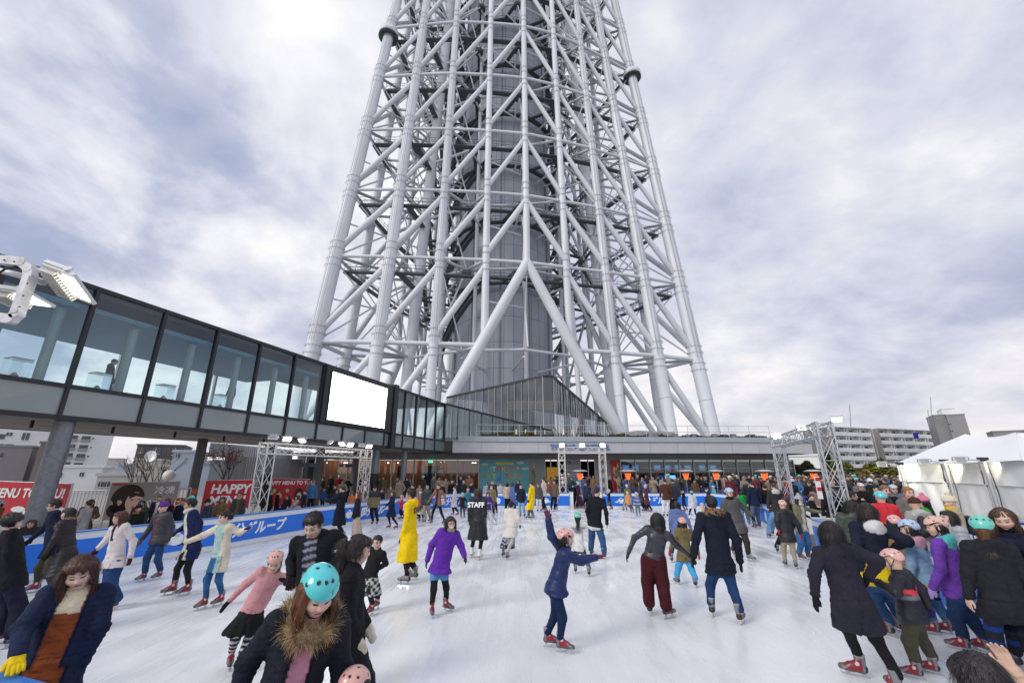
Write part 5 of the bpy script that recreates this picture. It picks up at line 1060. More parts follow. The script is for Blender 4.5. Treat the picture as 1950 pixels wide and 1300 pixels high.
def person(label, hd=None, yaw=180, Y=None, pel=None, fl=None, fr=None, hl=None, hr=None, ht=None, hp=4, hy=None, hroll=0, lean=0., skin=(.66, .44, .345), hair='short', hc=(.012, .010, .010),
           top='jacket', tc=(.05, .05, .06), tm=None, hem=None, inner=None, iw=.05, paint=(), hood=None, collar=None, fur=None, e=None, flare=0.,
           bot='pants', bc=(.02, .03, .07), bm=None, fit=.02, bpaint=(), legc=None, shoes='red', glove=None, gp='relax', gpl=None, hat=None, hatc=(.8, .5, .5), mask=False, scarf=None, feet=True, sh=1., belly=0.,
           group=None, ydl=0., ydr=0., elb=None, kb=None, fyaw=None, extra=None, pos=None, proto=False, smile=False, z0=0., ground=None, waist=None, quilt=None, bag=None, glasses=False):
    R = frame(yaw); right, fwd, up = R; hy = yaw if hy is None else hy; H_ = frame(hy, hp, hroll)
    if proto: Y0 = 0.
    elif fl is not None or fr is not None:
        g = [atz(*p) for p in (fl, fr) if p is not None]; Y0 = float(np.mean([p[1] for p in g]))
        if Y is not None: Y0 = Y
    else: Y0 = Y
    if pos is not None: hcn = np.array(pos, float)
    else: hcn = aty(hd[0], hd[1], Y0+lean*fwd[1])
    if ht is None: ht = (hcn[2]-z0-(.045 if feet and shoes != 'none' else 0))/.935
    s = ht/1.7*1.0; hs = s if s > .88 else .5*s+.44      # children have relatively larger heads
    if pel is not None: pc = aty(pel[0], pel[1], Y0)
    else: pc = np.array([hcn[0]-fwd[0]*lean*.8, hcn[1]-fwd[1]*lean*.8, 0]); pc[2] = z0+.52*ht+.05
    nb = hcn-H_[2]*.135*hs-H_[1]*.012*hs; nb = nb+(pc-nb)*.04; spine = nrm_(nb-pc); tl = np.linalg.norm(nb-pc); want = .335*ht
    if pel is not None and not proto: want = tl
    if pel is None: pc = nb-spine*want
    # torso frame following the spine
    f2 = nrm_(fwd-spine*np.dot(fwd, spine)); T = np.array([np.cross(f2, spine), f2, spine]); right2 = T[0]
    root = np.array([pc[0], pc[1], 0.]); hipw = .085*s; shw = .165*s*sh
    hips = [pc-right*hipw-up*.02*s, pc+right*hipw-up*.02*s]
    def gp_(p, sd):
        if p is not None: return atz(*p) if ground is None else atz(p[0], p[1], ground)
        q = pc+right*sd*.09*s; return np.array([q[0], q[1], z0])
    both = [gp_(fl, -1), gp_(fr, 1)]
    if proto or (fl is None and fr is None): pass
    elif fl is None: both[0] = both[1]-right*.22*s
    elif fr is None: both[1] = both[0]+right*.22*s
    ank = []; knee = []; fys = (yaw, yaw) if fyaw is None else fyaw if isinstance(fyaw, (tuple, list)) else (fyaw, fyaw)
    for i, (hpj, gpt) in enumerate(zip(hips, both)):
        af = frame(fys[i])[1]; a = gpt+up*(.15 if feet else .09)*max(.85, s)-af*.05*s; pole = fwd+up*.1 if kb is None else np.array(kb, float); 
        L_ = np.linalg.norm(a-hpj); l1, l2 = .245*ht, .225*ht
        q = L_/(l1+l2)*(1.022 if kb is None else 1.1); q = min(1.12, max(q, .72)); l1 *= q; l2 *= q
        kn, en = ik(hpj, a, l1, l2, pole+right*(.15 if i else -.15)); knee.append(kn); ank.append(a)
    sho = [nb-spine*.035*s-right2*shw, nb-spine*.035*s+right2*shw]; wr = []; elw = []; ua, fa = .165*ht, .15*ht
    for i, (hp_, yd) in enumerate(((hl, ydl), (hr, ydr))):
        sd = -1 if i == 0 else 1
        if isinstance(hp_, tuple) and len(hp_) == 3 and hp_[0] == 'rel': b = None
        if hp_ is None: b = sho[i]-up*(ua+fa)*.97+right*sd*.09*s+fwd*.07*s
        elif len(hp_) == 3: b = sho[i]+(right*hp_[0]*sd+fwd*hp_[1]+up*hp_[2])*s        # relative to the shoulder: out, forward, up
        else: b = aty(hp_[0], hp_[1], sho[i][1]*.5+Y0*.5+yd); b = b+(sho[i]-b)*.0
        if hp_ is not None and len(hp_) == 2: b = b-nrm_(b-sho[i])*.06*s
        pole = (-fwd*.6-up*.5+right*sd*.5) if elb is None else np.array(elb[i] if isinstance(elb[0], (tuple, list)) else elb, float)
        l1, l2 = ua, fa; L_ = np.linalg.norm(b-sho[i])
        if hp_ is not None and (len(hp_) == 2 or L_ > l1+l2): q = min(1.22, max(.78, L_/(l1+l2)*1.035)); l1 *= q; l2 *= q
        en, b = ik(sho[i], b, l1, l2, pole); elw.append(en); wr.append(b)
    dep = max(1.5, float(hcn[1]*cP+(hcn[2]-CH)*sP)) if not proto else 28.
    h = min(.026, max(.0085, dep/330.)); hh_ = min(h, max(.0045, dep/620.))
    # ---------------- body
    B = Sdf(); hr_ = H_; hq = lambda a, b, c: hcn+(H_[0]*a+H_[1]*b+H_[2]*c)*hs
    B.ell(hq(0, -.012, .028), (.077*hs, .094*hs, .088*hs), hr_, k=.02, tag_=1); B.ell(hq(0, .022, -.035), (.062*hs, .066*hs, .075*hs), hr_, k=.03, tag_=1); B.ell(hq(0, .050, -.082), (.028*hs, .028*hs, .022*hs), hr_, k=.03, tag_=1)
    B.cap(hq(0, .083, .008), hq(0, .100, -.026), .008*hs, .0125*hs, k=.014, tag_=1); B.cap(hq(-.05, .052, -.028), hq(-.03, .072, -.03), .02*hs, .018*hs, k=.03, tag_=1); B.cap(hq(.05, .052, -.028), hq(.03, .072, -.03), .02*hs, .018*hs, k=.03, tag_=1)
    B.cap(hq(-.014, .086, -.058), hq(.014, .086, -.058), .0085*hs, .0085*hs, k=.008, tag_=1); B.cap(hq(-.03, .078, .022), hq(.03, .078, .022), .012*hs, .012*hs, k=.02, tag_=1)
    for sg in (-1, 1): B.ell(hq(sg*.079, -.008, -.008), (.009*hs, .018*hs, .03*hs), hr_, k=.006, tag_=1)
    B.cap(nb-spine*.03*s, hq(0, -.02, -.06), .052*s, .05*hs, k=.03, tag_=2)
    ch = nb-spine*.14*s; B.cap(pc, pc+(ch-pc)*.45, .088*s, .080*s, T, (1.25, .9, 1), k=.04, tag_=3); B.cap(pc+(ch-pc)*.45, ch, .080*s, .102*s, T, (1.28, .85, 1), k=.04, tag_=3); B.cap(sho[0], sho[1], .052*s, .052*s, k=.05, tag_=3)
    bare = glove is None
    for i in range(2):
        B.cap(sho[i], elw[i], .043*s, .034*s, k=.03, tag_=5+i); B.cap(elw[i], wr[i], .034*s, .024*s, k=.02, tag_=5+i); B.cap(hips[i], knee[i], .064*s, .042*s, k=.04, tag_=7); B.cap(knee[i], ank[i], .042*s, .028*s, k=.03, tag_=7); B.cap(ank[i], ank[i]-up*.04*s+frame(fys[i])[1]*.07*s, .028*s, .022*s, k=.03, tag_=7)
    hd_dir = [nrm_(wr[i]-elw[i]) for i in range(2)]; pns = []
    for i in range(2):
        inw = right*(1 if i == 0 else -1); hd_ = hd_dir[i]; pn = inw if abs(hd_[2]) > .6 else -up*1.; pns.append(pn)
    roi = [(hcn, .125*hs)]
    if bare:
        for i in range(2): hand_prims(B, wr[i], hd_dir[i], pns[i], 1 if i == 0 else -1, s, (gpl if (gpl and i == 0) else gp))
        if dep < 9: roi += [(wr[i]+hd_dir[i]*.08*s, .085*s) for i in range(2)]
    V, Q = B.mesh(h, roi, hh_ if dep < 14 else min(h, .017)); X = (V-hcn) @ H_.T/hs; r_, f_, u_ = X.T; col = np.tile(np.array(skin), (len(V), 1)); hm_ = (f_ > .02) & (abs(r_) < .09) & (abs(u_) < .14)
    ez = max(.0065, hh_*.85)
    cheek = hm_ & (((abs(r_)-.04)/.022)**2+((u_+.03)/.018)**2 < 1); col[cheek] *= (1.02, .90, .90)
    m = hm_ & (abs(abs(r_)-.031) < .017) & (abs(u_-.002) < ez*1.05); col[m] = np.array(skin)*.6; m = hm_ & (abs(abs(r_)-.031) < .012) & (abs(u_-.001) < ez*.8); col[m] = (.035, .02, .018)
    m = hm_ & (abs(abs(r_)-.032) < .02) & (abs(u_-.027) < ez*.75); col[m] = np.array(skin)*.35
    m = hm_ & (abs(r_) < (.030 if smile else .023)) & (abs(u_+.058) < ez*1.1); col[m] = (.44, .10, .09)
    if smile: m = hm_ & (abs(r_) < .020) & (abs(u_+.056) < ez*.5); col[m] = (.75, .7, .66)
    m = hm_ & (abs(r_) < .012) & (abs(u_+.036) < ez*.7) & (f_ > .08); col[m] = np.array(skin)*.72
    body = mkmesh('person', V, Q, skin_m, col, None, root); body.location = Vector(root); tag(body, label, 'person', group)
    # ---------------- trousers, skirt, tights
    E_ = {'sweater': .016, 'hoodie': .026, 'jacket': .028, 'coat': .030, 'puffer': .045, 'parka': .042, 'leather': .014, 'none': 0}[top] if e is None else e; E_ *= s
    hemf = {'sweater': .50, 'hoodie': .47, 'jacket': .47, 'coat': .30, 'puffer': .47, 'parka': .40, 'leather': .56, 'none': .6}[top] if hem is None else hem
    P_ = Sdf(); fs = fit*s
    def legs(S, infl, end=.97, tag0=7):
        S.cap(pc+spine*.06*s, pc-up*.03*s, (.100*s+min(infl, .02)), .108*s+min(infl, .02), R, (1.25, .97, 1), k=.04, tag_=tag0)
        for i in range(2): S.cap(hips[i], knee[i], .082*s+infl*.8, .056*s+infl, k=.03, tag_=tag0); e_ = knee[i]+(ank[i]+up*.03-knee[i])*end; S.cap(knee[i], e_, .056*s+infl, .042*s+infl*(1.1 if infl < .05 else 1.4), k=.03, tag_=tag0)
    if bot in ('pants', 'tights'): legs(P_, fs if bot == 'pants' else .004)
    elif bot == 'shorts': 
        P_.cap(pc+spine*.06*s, pc-up*.03*s, .11*s, .12*s, R, (1.25, .97, 1), k=.04)
        for i in range(2): P_.cap(hips[i], hips[i].copy()*.62+knee[i]*.38, .10*s, .092*s, k=.03)
    elif bot in ('skirt', 'longskirt'):
        sz = {'skirt': .27, 'longskirt': .07}[bot] if waist is None else waist; zc = z0+(pc[2]-z0)*sz/.53; kmid = (knee[0]+knee[1])/2; amid = (ank[0]+ank[1])/2; tgt = kmid if bot == 'skirt' else amid
        q = (pc[2]-zc)/max(.05, pc[2]-tgt[2]); cc = pc+(tgt-pc)*q; cc = cc-(cc[2]-zc)*np.array([0, 0, 1.]); rr = (.15 if bot == 'skirt' else .17)*s+fs; sp = np.linalg.norm((knee[0]-knee[1])[:2])*.35
        P_.cap(pc+spine*.07*s, cc, .105*s, rr+sp*.4, R, (1.2, 1.0, 1), k=.03); P_.cut.append(lambda P, zc=zc: zc-P[..., 2])
    V, Q = P_.mesh(h); nn = npnormals(V, Q); amp = .005*s if bot in ('pants',) else .0015; V = V+nn*(wav(V*np.array([1, 1, 1.5]), 26/s, 1)*amp*1.6)[:, None]
    if bot in ('skirt', 'longskirt'): ang = np.arctan2(V[:, 1]-pc[1], V[:, 0]-pc[0]); dd = np.clip((pc[2]-V[:, 2])/(.3*s), 0, 1); V = V+nn*(np.sin(ang*11)*.014*s*dd)[:, None]
    col = np.tile(np.array(bc, float), (len(V), 1)); X = (V-pc) @ R.T/s
    for fn, c_ in bpaint: m = fn(X[:, 0], X[:, 1], V[:, 2]/ht, V); col[m] = c_
    if dep < 60: mkmesh({'pants': 'trousers', 'tights': 'tights', 'shorts': 'shorts'}.get(bot, 'skirt'), V, Q, bm or (denim if bc[2] > bc[0]*1.8 and bot == 'pants' else fab), col, body, root)
    if bot in ('skirt', 'shorts', 'longskirt') and legc is not None and bot != 'longskirt': L2_ = Sdf(); legs(L2_, .006); V, Q = L2_.mesh(h); col = np.tile(np.array(legc, float), (len(V), 1)); [col.__setitem__(fn(0, 0, V[:, 2]/ht, V), c_) for fn, c_ in (extra or ())]; mkmesh('tights', V, Q, fab, col, body, root)
    # ---------------- upper garment
    if top != 'none':
        S = Sdf(); S.cap(pc+spine*.0, pc+(ch-pc)*.45, .114*s+E_, .096*s+E_*.9, T, (1.22, .92, 1), k=.05, tag_=3); S.cap(pc+(ch-pc)*.45, ch, .096*s+E_*.9, .116*s+E_*.8, T, (1.27, .86, 1), k=.05, tag_=3); S.cap(sho[0]+right2*.01, sho[1]-right2*.01, .050*s+E_*.6, .050*s+E_*.6, k=.05, tag_=3)
        S.cap(nb-spine*.06*s, nb+spine*.025*s, .075*s+E_*.4, .058*s+E_*.3, T, (1.1, 1, 1), k=.04, tag_=3)
        for i in range(2): S.cap(sho[i], elw[i], .048*s+E_*.72, .040*s+E_*.66, k=.035, tag_=5+i); S.cap(elw[i], wr[i]+(elw[i]-wr[i])*.03, .040*s+E_*.66, .031*s+E_*.55, k=.025, tag_=5+i)
        zc = z0+(pc[2]-z0)*hemf/.53-.015*s; dz = pc[2]-zc
        if dz > -.3:
            kmid = (knee[0]+knee[1])/2; q = max(0, dz)/max(.1, pc[2]-kmid[2]); cc = pc+(kmid-pc)*min(q, 1.3)
            if dz > 0: cc[2] = zc; rr = .118*s+E_+flare*s+.035*s*min(1, dz/.5)+.25*np.linalg.norm((knee[0]-knee[1])[:2])*min(1, q)*.5; S.cap(pc, cc, .120*s+E_, rr, R, (1.28, 1.0, 1), k=.04, tag_=4)
            nrm_h = nrm_(spine*.5+up*.5) if dz < .15 else up
            hp0 = np.array([pc[0], pc[1], zc]); S.cut.append(lambda P, a=hp0, n=nrm_h: -((P-a) @ n))
        if belly: S.cap(pc+fwd*.03*s, ch+fwd*.02*s, .1*s+belly, .1*s+belly, T, (1.2, 1, 1), k=.05, tag_=3)
        if hood is not None: S.ell(nb-T[1]*.085*s+T[2]*.0*s, (.115*s, .055*s, .085*s), T, k=.03, tag_=8); S.cap(nb-right2*.075*s+T[2]*.012*s, nb-T[1]*.09*s+T[2]*.03*s, .034*s, .036*s, k=.03, tag_=8); S.cap(nb+right2*.075*s+T[2]*.012*s, nb-T[1]*.09*s+T[2]*.03*s, .034*s, .036*s, k=.03, tag_=8)
        if collar: 
            for a in range(8): t0, t1 = a*math.pi/4, (a+1)*math.pi/4; S.cap(nb+T[2]*.02*s+(T[0]*math.cos(t0)*.072+T[1]*math.sin(t0)*.072)*s, nb+T[2]*.02*s+(T[0]*math.cos(t1)*.072+T[1]*math.sin(t1)*.072)*s, .028*s, .028*s, k=.02, tag_=8)
        V, Q = S.mesh(h); nn = npnormals(V, Q); D = np.stack([Sdf.dist(V, p)[0] for p in S.p]); near = D.argmin(0); tg = np.array([p[7] for p in S.p])[near]; TT = np.stack([Sdf.dist(V, p)[1] for p in S.p])[near, np.arange(len(V))]
        X = (V-pc) @ T.T/s; arm = (tg == 5) | (tg == 6); qu = quilt if quilt is not None else (top == 'puffer')
        if qu and dep < 16:
            par = np.where(arm, near*.37+TT*(4.5), X[:, 2]*13); V = V+nn*((np.abs(np.sin(par*math.pi/1.0))**.5-.6)*.013*s)[:, None]
        V = V+nn*((wav(V, 15/s, 2)*.008+wav(V*np.array([1, 1, 1.7]), 32/s, 5)*.0065)*s*(1 if not qu else .5))[:, None]
        bend = arm*np.exp(-((TT-np.where(near % 2 == 0, .0, 1.0))**2)*0-np.minimum(TT, 1-TT)**2*14)
        V = V+nn*((np.sin(TT*34+wav(V, 20, 7)*2.5)*.0045*bend+(~arm)*np.sin(X[:, 2]*70+wav(V, 14, 3)*3)*.0035*np.exp(-(X[:, 2]/.13)**2))*s)[:, None]
        if top in ('coat', 'hoodie', 'sweater', 'parka'): V = V+nn*(np.sin(np.arctan2(X[:, 1], X[:, 0])*6+1)*.009*s*np.clip((.1-X[:, 2])/.4, 0, 1))[:, None]
        col = np.tile(np.array(tc, float), (len(V), 1))
        if inner is not None: 
            m = ~arm & (X[:, 1] > 0) & (np.abs(X[:, 0]) < iw*(1+.5*(X[:, 2] < .0))); ic = np.array(inner, float); col[m] = ic; mlow = m & (X[:, 2] < -.01) & (np.abs(X[:, 0]) < iw*.8); col[mlow] = np.array(bc, float)*(1.0 if bot != 'none' else 1); V[m] -= nn[m]*.012*s; m = ~arm & (X[:, 1] > 0) & (np.abs(np.abs(X[:, 0])-iw*(1+.5*(X[:, 2] < .0))-.012) < .006); col[m] *= .45
        if dep < 12:
            m = ~arm & (((X[:, 1] < 0) & (np.abs(X[:, 0]) < .004)) | (np.abs(X[:, 2]-.06) < .0045) | ((np.abs(np.abs(X[:, 0])-.115) < .004) & (X[:, 2] < .02) & (X[:, 2] > -.13) & (X[:, 1] > 0))); col[m] *= .62; m = arm & (TT > .93) & (near % 2 == (len(S.p)-1) % 2); col[m] *= .8
        for fn, c_ in paint: m = fn(X[:, 0], X[:, 1], X[:, 2], arm); col[m] = c_
        if hood is not None and hood is not True: col[tg == 8] = hood
        if dep > 3: sm = col.copy()
        mkmesh({'sweater': 'sweater', 'hoodie': 'hoodie', 'leather': 'leather_jacket', 'parka': 'parka', 'puffer': 'padded_jacket', 'coat': 'coat'}.get(top, 'jacket'), V, Q, tm or {'leather': leather, 'puffer': nylon, 'parka': fab}.get(top, fab), col, body, root)
    # ---------------- scarf, fur, mask
    def ring(name, cc_, rad, th, m_, colr, sq=1., seed=0, tilt=0.):
        K_ = Sdf()
        for a in range(10):
            t0, t1 = a*math.pi/5, (a+1)*math.pi/5; pt = lambda t: nb+T[2]*(.025+cc_+tilt*math.sin(t))*s+(T[0]*math.cos(t)*rad*1.05+T[1]*(math.sin(t)*rad+.01))*s
            K_.cap(pt(t0), pt(t1), th*s, th*s, k=.02)
        V, Q = K_.mesh(min(h, .014)); nn = npnormals(V, Q); V = V+nn*((wav(V, 40/s, seed)*.008)*s)[:, None]; return mkmesh(name, V, Q, m_, np.tile(np.array(colr), (len(V), 1)), body, root)
    if scarf is not None: ring('scarf', .02, .062, .040, fab, scarf, seed=3)
    if fur is not None:
        V0 = []; Q0 = []; n_ = 9000 if dep < 4 else 2500 if dep < 9 else 700; lf_ = .042 if dep < 4 else .036
        rr_ = ring('fur_trim', -.030, .118, .032, fab, np.array(fur)*.8, seed=4, tilt=-.055); rnd = np.random.default_rng(int(dep*100)); t = rnd.uniform(0, 2*math.pi, n_); a = rnd.uniform(0, 2*math.pi, n_); ctr = nb+T[2]*(-.005)*s+(T[0]*(np.cos(t)*.121)[:, None]+T[1]*(np.sin(t)*.115+.01)[:, None])*s+T[2]*(-.055*np.sin(t)*s)[:, None]
        rad_ = T[0]*np.cos(t)[:, None]+T[1]*np.sin(t)[:, None]; dr = rad_*np.cos(a)[:, None]+T[2]*np.sin(a)[:, None]; b0 = ctr+dr*.028*s; tip = b0+(dr+rnd.normal(0, .38, (n_, 3)))*lf_*s*rnd.uniform(.6, 1.2, (n_, 1)); w_ = np.cross(dr, rnd.normal(size=(n_, 3))); w_ /= np.linalg.norm(w_, axis=1, keepdims=True); ww = .0016*s if dep < 4 else .004*s
        VV = np.stack([b0-w_*ww, b0+w_*ww, tip+w_*ww*.2, tip-w_*ww*.2], 1).reshape(-1, 3); QQ = np.arange(n_*4).reshape(-1, 4); cl = np.repeat(np.array(fur)*rnd.uniform(.35, 1.6, (n_, 1))*(.75+.5*(np.sin(t*9+a*2) > 0))[:, None], 4, 0); mkmesh('fur_hairs', VV, QQ, fab, cl, rr_, root)
    if mask: K_ = Sdf(); K_.ell(hq(0, .058, -.052), (.052*hs, .045*hs, .042*hs), hr_, k=.01); V, Q = K_.mesh(min(h, .010)); mkmesh('face_mask', V, Q, fab, np.tile(np.array((.75, .78, .8)), (len(V), 1)), body, root)
    if glasses:
        k_ = MB()
        for sg in (-1, 1):
            pts = [Vector(hq(sg*.031+.024*math.cos(t), .094, .0+.019*math.sin(t))-root) for t in [i*math.pi/6 for i in range(13)]]; k_.path(pts, .0022*hs, 5); k_.tube(Vector(hq(sg*.055, .092, .003)-root), Vector(hq(sg*.08, .0, .005)-root), .0022, n=5)
        k_.tube(Vector(hq(-.008, .098, .004)-root), Vector(hq(.008, .098, .004)-root), .002, n=5); o = k_.build('glasses', black); o.parent = body
    # ---------------- hair
    G = Sdf(); hh2 = min(h, max(.006, dep/480.)); helm = hat == 'helmet'
    if hair != 'none':
        if not (helm or hat in ('beanie', 'pom')): G.ell(hq(0, -.016, .032), (.085*hs, .101*hs, .091*hs), hr_, k=.02)
        else: G.ell(hq(0, -.022, .0), (.088*hs, .095*hs, .085*hs), hr_, k=.02)
        if hair in ('short', 'curly') and not helm: G.ell(hq(0, .030, .080), (.060*hs, .050*hs, .030*hs), hr_, k=.03)
        if hair == 'curly': G.ell(hq(0, -.02, .04), (.118*hs, .125*hs, .112*hs), hr_, k=.03)
        if hair in ('bob', 'long', 'pony', 'bun', 'low'): G.ell(hq(0, .05, .062), (.070*hs, .05*hs, .045*hs), hr_, k=.02)
        dn = {'bob': .115, 'long': .27, 'xlong': .38}.get(hair)
        if dn:
            dwn = lambda a, b, c: hcn+(H_[0]*a+H_[1]*b)*hs+(up*.55+H_[2]*.45)*c*hs
            G.cap(hq(0, -.05, .0), dwn(0, -.065, -dn), .078*hs, .062*hs, H_, (1.25, .9, 1), k=.04)
            for sg in (-1, 1): G.cap(hq(sg*.07, .0, .02), dwn(sg*.082, .012 if dn > .2 else .01, -dn*.92), .032*hs, .030*hs, k=.04); G.cap(hq(sg*.070, .024, .045), dwn(sg*.088, .018, -dn*.8), .020*hs, .020*hs, k=.03)
        if hair == 'pony': G.cap(hq(0, -.10, .045), hq(0, -.135, .02), .03*hs, .04*hs, k=.02); G.cap(hq(0, -.135, .02), hcn-H_[1]*.13*hs-up*.14*hs, .04*hs, .035*hs, k=.03); G.cap(hcn-H_[1]*.13*hs-up*.14*hs, hcn-H_[1]*.11*hs-up*.27*hs, .035*hs, .012*hs, k=.03)
        if hair == 'low': G.cap(hq(0, -.08, -.04), hcn-H_[1]*.10*hs-up*.20*hs, .035*hs, .028*hs, k=.03); G.cap(hcn-H_[1]*.10*hs-up*.20*hs, hcn-H_[1]*.10*hs-up*.33*hs, .028*hs, .01*hs, k=.03)
        if hair == 'bun': G.ell(hq(0, -.125, .0), (.04*hs, .035*hs, .038*hs), hr_, k=.02)
        fz = .062 if hair in ('short', 'curly') else .052
        def cutf(P):
            X = (P-hcn) @ H_.T/hs; fr_ = .009*np.sin(X[..., 0]*95+2)+.006*np.sin(X[..., 0]*210); g = np.minimum(X[..., 1]-.022-.35*np.maximum(0, X[..., 2]), fz+fr_-X[..., 2]-1.5*np.abs(X[..., 0])*(.25 if dn is None else .12)); g = np.minimum(g, .088-np.abs(X[..., 0]) if dn else .2-np.abs(X[..., 0])); 
            if dn: g = np.minimum(g, .070-np.abs(X[..., 0])+.10*np.maximum(0, -X[..., 2]))
            return g*hs
        G.cut.append(cutf)
        if hair == 'short' and not helm: G.cut.append(lambda P: (-.075-((P-hcn) @ H_.T/hs)[..., 2])*hs)
        if hair == 'curly': G.cut.append(lambda P: (-.085-((P-hcn) @ H_.T/hs)[..., 2])*hs)
        V, Q = G.mesh(hh2)
        if len(V) > 10:
            nn = npnormals(V, Q); X = (V-hcn) @ H_.T/hs; ang = np.arctan2(X[:, 0], -X[:, 1])
            if hair == 'curly': V = V+nn*((wav(V, 75, 3)*.012+wav(V, 120, 6)*.008)*hs)[:, None]
            elif dep < 16: V = V+nn*(wav(V, 9, 2)*(.014 if dn and dn > .2 else .0)*hs)[:, None]+nn*((np.sin(ang*34+np.sin(X[:, 2]*22)*1.6)*.0022+np.sin(ang*13+X[:, 2]*6)*.003+wav(V, 22, 4)*.006*(dn is not None))*hs)[:, None]
            if dep < 11 and hair != 'curly' and not proto:
                rn = np.random.default_rng(int(abs(hcn[0])*1000)); long_ = dn is not None or hair in ('pony', 'low'); ns_ = (2600 if dep < 5 else 900); cand = np.nonzero(((X[:, 1] < -.01) | (np.abs(X[:, 0]) > .078)) & ((X[:, 2] < -.03) if helm or hat else (X[:, 2] > -9)))[0]
                if len(cand) > 20:
                    ii = rn.choice(cand, ns_); p = V[ii]+nn[ii]*.001; nv = nn[ii]; flow = -up*1.0-H_[1]*.1 if long_ else H_[1]*.7-up*.6; flow = flow[None]+(0 if long_ else 1)*(np.where(X[ii, 1:2] < -.02, -up[None]*1.2-H_[1][None]*.9, 0)); cen = (hcn-H_[1]*.01)[None]
                    wz = .0017*hs if dep < 5 else .0032*hs; P0_ = []; seg = (.022 if long_ else .010)*hs; nz_ = rn.normal(0, .22, (ns_, 3)); st = [p]
                    for q_ in range(5):
                        d_ = flow+nv*(.16 if long_ else .30)+nz_+rn.normal(0, .10, (ns_, 3)); d_ = d_-nv*(d_*nv).sum(1, keepdims=True)*.72; d_ /= np.linalg.norm(d_, axis=1, keepdims=True); p = p+d_*seg; st.append(p)
                    sid = np.cross(nv, st[1]-st[0]); sid /= np.linalg.norm(sid, axis=1, keepdims=True)+1e-9; VV = []; QQ = []
                    for q_, pq in enumerate(st): wq = wz*(1-.15*q_); VV += [pq-sid*wq, pq+sid*wq]
                    VV = np.stack(VV, 1).reshape(-1, 3); b_ = np.arange(ns_)[:, None]*12; QQ = np.concatenate([b_+np.array([2*q_, 2*q_+1, 2*q_+3, 2*q_+2]) for q_ in range(5)], 0); sc_ = np.repeat(np.array(hc)*rn.uniform(.5, 2.0, (ns_, 1)), 12, 0); hair_strands = (VV, QQ, np.clip(sc_, 0, 1))
                else: hair_strands = None
            else: hair_strands = None
            cb = np.tile(np.array(hc, float), (len(V), 1))*(1+.22*np.sin(ang*51+np.sin(X[:, 2]*30))[:, None]); 
            if dn and dn > .2: cb = cb*(1+np.clip(-X[:, 2]*2.5, 0, 1.1))[:, None]
            ho = mkmesh('hair', V, Q, hair_m, np.clip(cb, 0, 1), body, root)
            if hair_strands is not None: mkmesh('loose_strands', *hair_strands[:2], hair_m, hair_strands[2], ho, root)
    # ---------------- hats
    if helm:
        K_ = Sdf(); K_.ell(hq(0, -.012, .045), (.108*hs, .132*hs, .110*hs), hr_, k=.01)
        def hcut(P):
            X = (P-hcn) @ H_.T/hs; edge = .056+.018*np.cos(X[..., 1]*26)*(X[..., 1] > -.1)-.42*np.minimum(0, X[..., 1]+.0)*0-.05*(X[..., 1] < -.02)*np.clip((-.02-X[..., 1])/.08, 0, 1); return (edge-X[..., 2])*hs
        K_.cut.append(hcut); V, Q = K_.mesh(min(h, max(.0055, dep/520))); X = (V-hcn) @ H_.T/hs; col = np.tile(np.array(hatc, float), (len(V), 1)); d3 = X-np.array([0, -.012, .045]); d3 = d3/np.array([.108, .132, .110]); d3 /= np.linalg.norm(d3, axis=1, keepdims=True)+1e-9
        for vx, vy, vz in ((.0, .62, .78), (.34, .55, .76), (-.34, .55, .76), (.3, -.15, .94), (-.3, -.15, .94), (.82, .30, .48), (-.82, .30, .48), (.72, -.5, .48), (-.72, -.5, .48), (.25, -.8, .55), (-.25, -.8, .55)):
            v = np.array((vx, vy, vz)); v /= np.linalg.norm(v); m = (d3 @ v) > .9945; col[m] = (.01, .01, .01); V[m] -= (d3[m]*.006)
        col[(X[:, 2] < .012) & (np.abs(d3[:, 2]) > .9)] = (.02, .02, .02); hel = mkmesh('helmet', V, Q, plast, col, body, root)
        if dep < 14:
            k_ = MB()
            for sg in (-1, 1): k_.path([Vector(hq(sg*.088, .035, .04)-root), Vector(hq(sg*.080, .02, -.06)-root), Vector(hq(sg*.03, .055, -.112)-root), Vector(hq(0, .062, -.114)-root)], .005*hs, 6); k_.path([Vector(hq(sg*.088, -.05, .03)-root), Vector(hq(sg*.080, .02, -.06)-root)], .004*hs, 6)
            o = k_.build('chin_strap', black); o.parent = hel
    elif hat in ('beanie', 'pom', 'cap', 'hoodup'):
        K_ = Sdf(); K_.ell(hq(0, -.014, .05), (.096*hs, .112*hs, .098*hs), hr_, k=.02)
        if hat != 'cap': K_.ell(hq(0, -.012, .045), (.103*hs, .118*hs, .035*hs), hr_, k=.01)
        if hat == 'pom': K_.ell(hq(0, -.02, .165), (.045*hs, .045*hs, .045*hs), hr_, k=.01)
        if hat == 'cap': K_.ell(hq(0, .115, .048), (.062*hs, .075*hs, .009*hs), hr_, k=.01)
        lim = {'beanie': .022, 'pom': .022, 'cap': .035, 'hoodup': -.1}[hat]; K_.cut.append(lambda P: (lim-((P-hcn) @ H_.T/hs)[..., 2])*hs); V, Q = K_.mesh(min(h, .012)); nn = npnormals(V, Q); X = (V-hcn) @ H_.T/hs; col = np.tile(np.array(hatc, float), (len(V), 1))
        if hat != 'cap': V = V+nn*(np.sin(np.arctan2(X[:, 0], X[:, 1])*30)*.0025*hs)[:, None]
        mkmesh({'cap': 'cap'}.get(hat, 'knit_hat'), V, Q, fab, col, body, root)
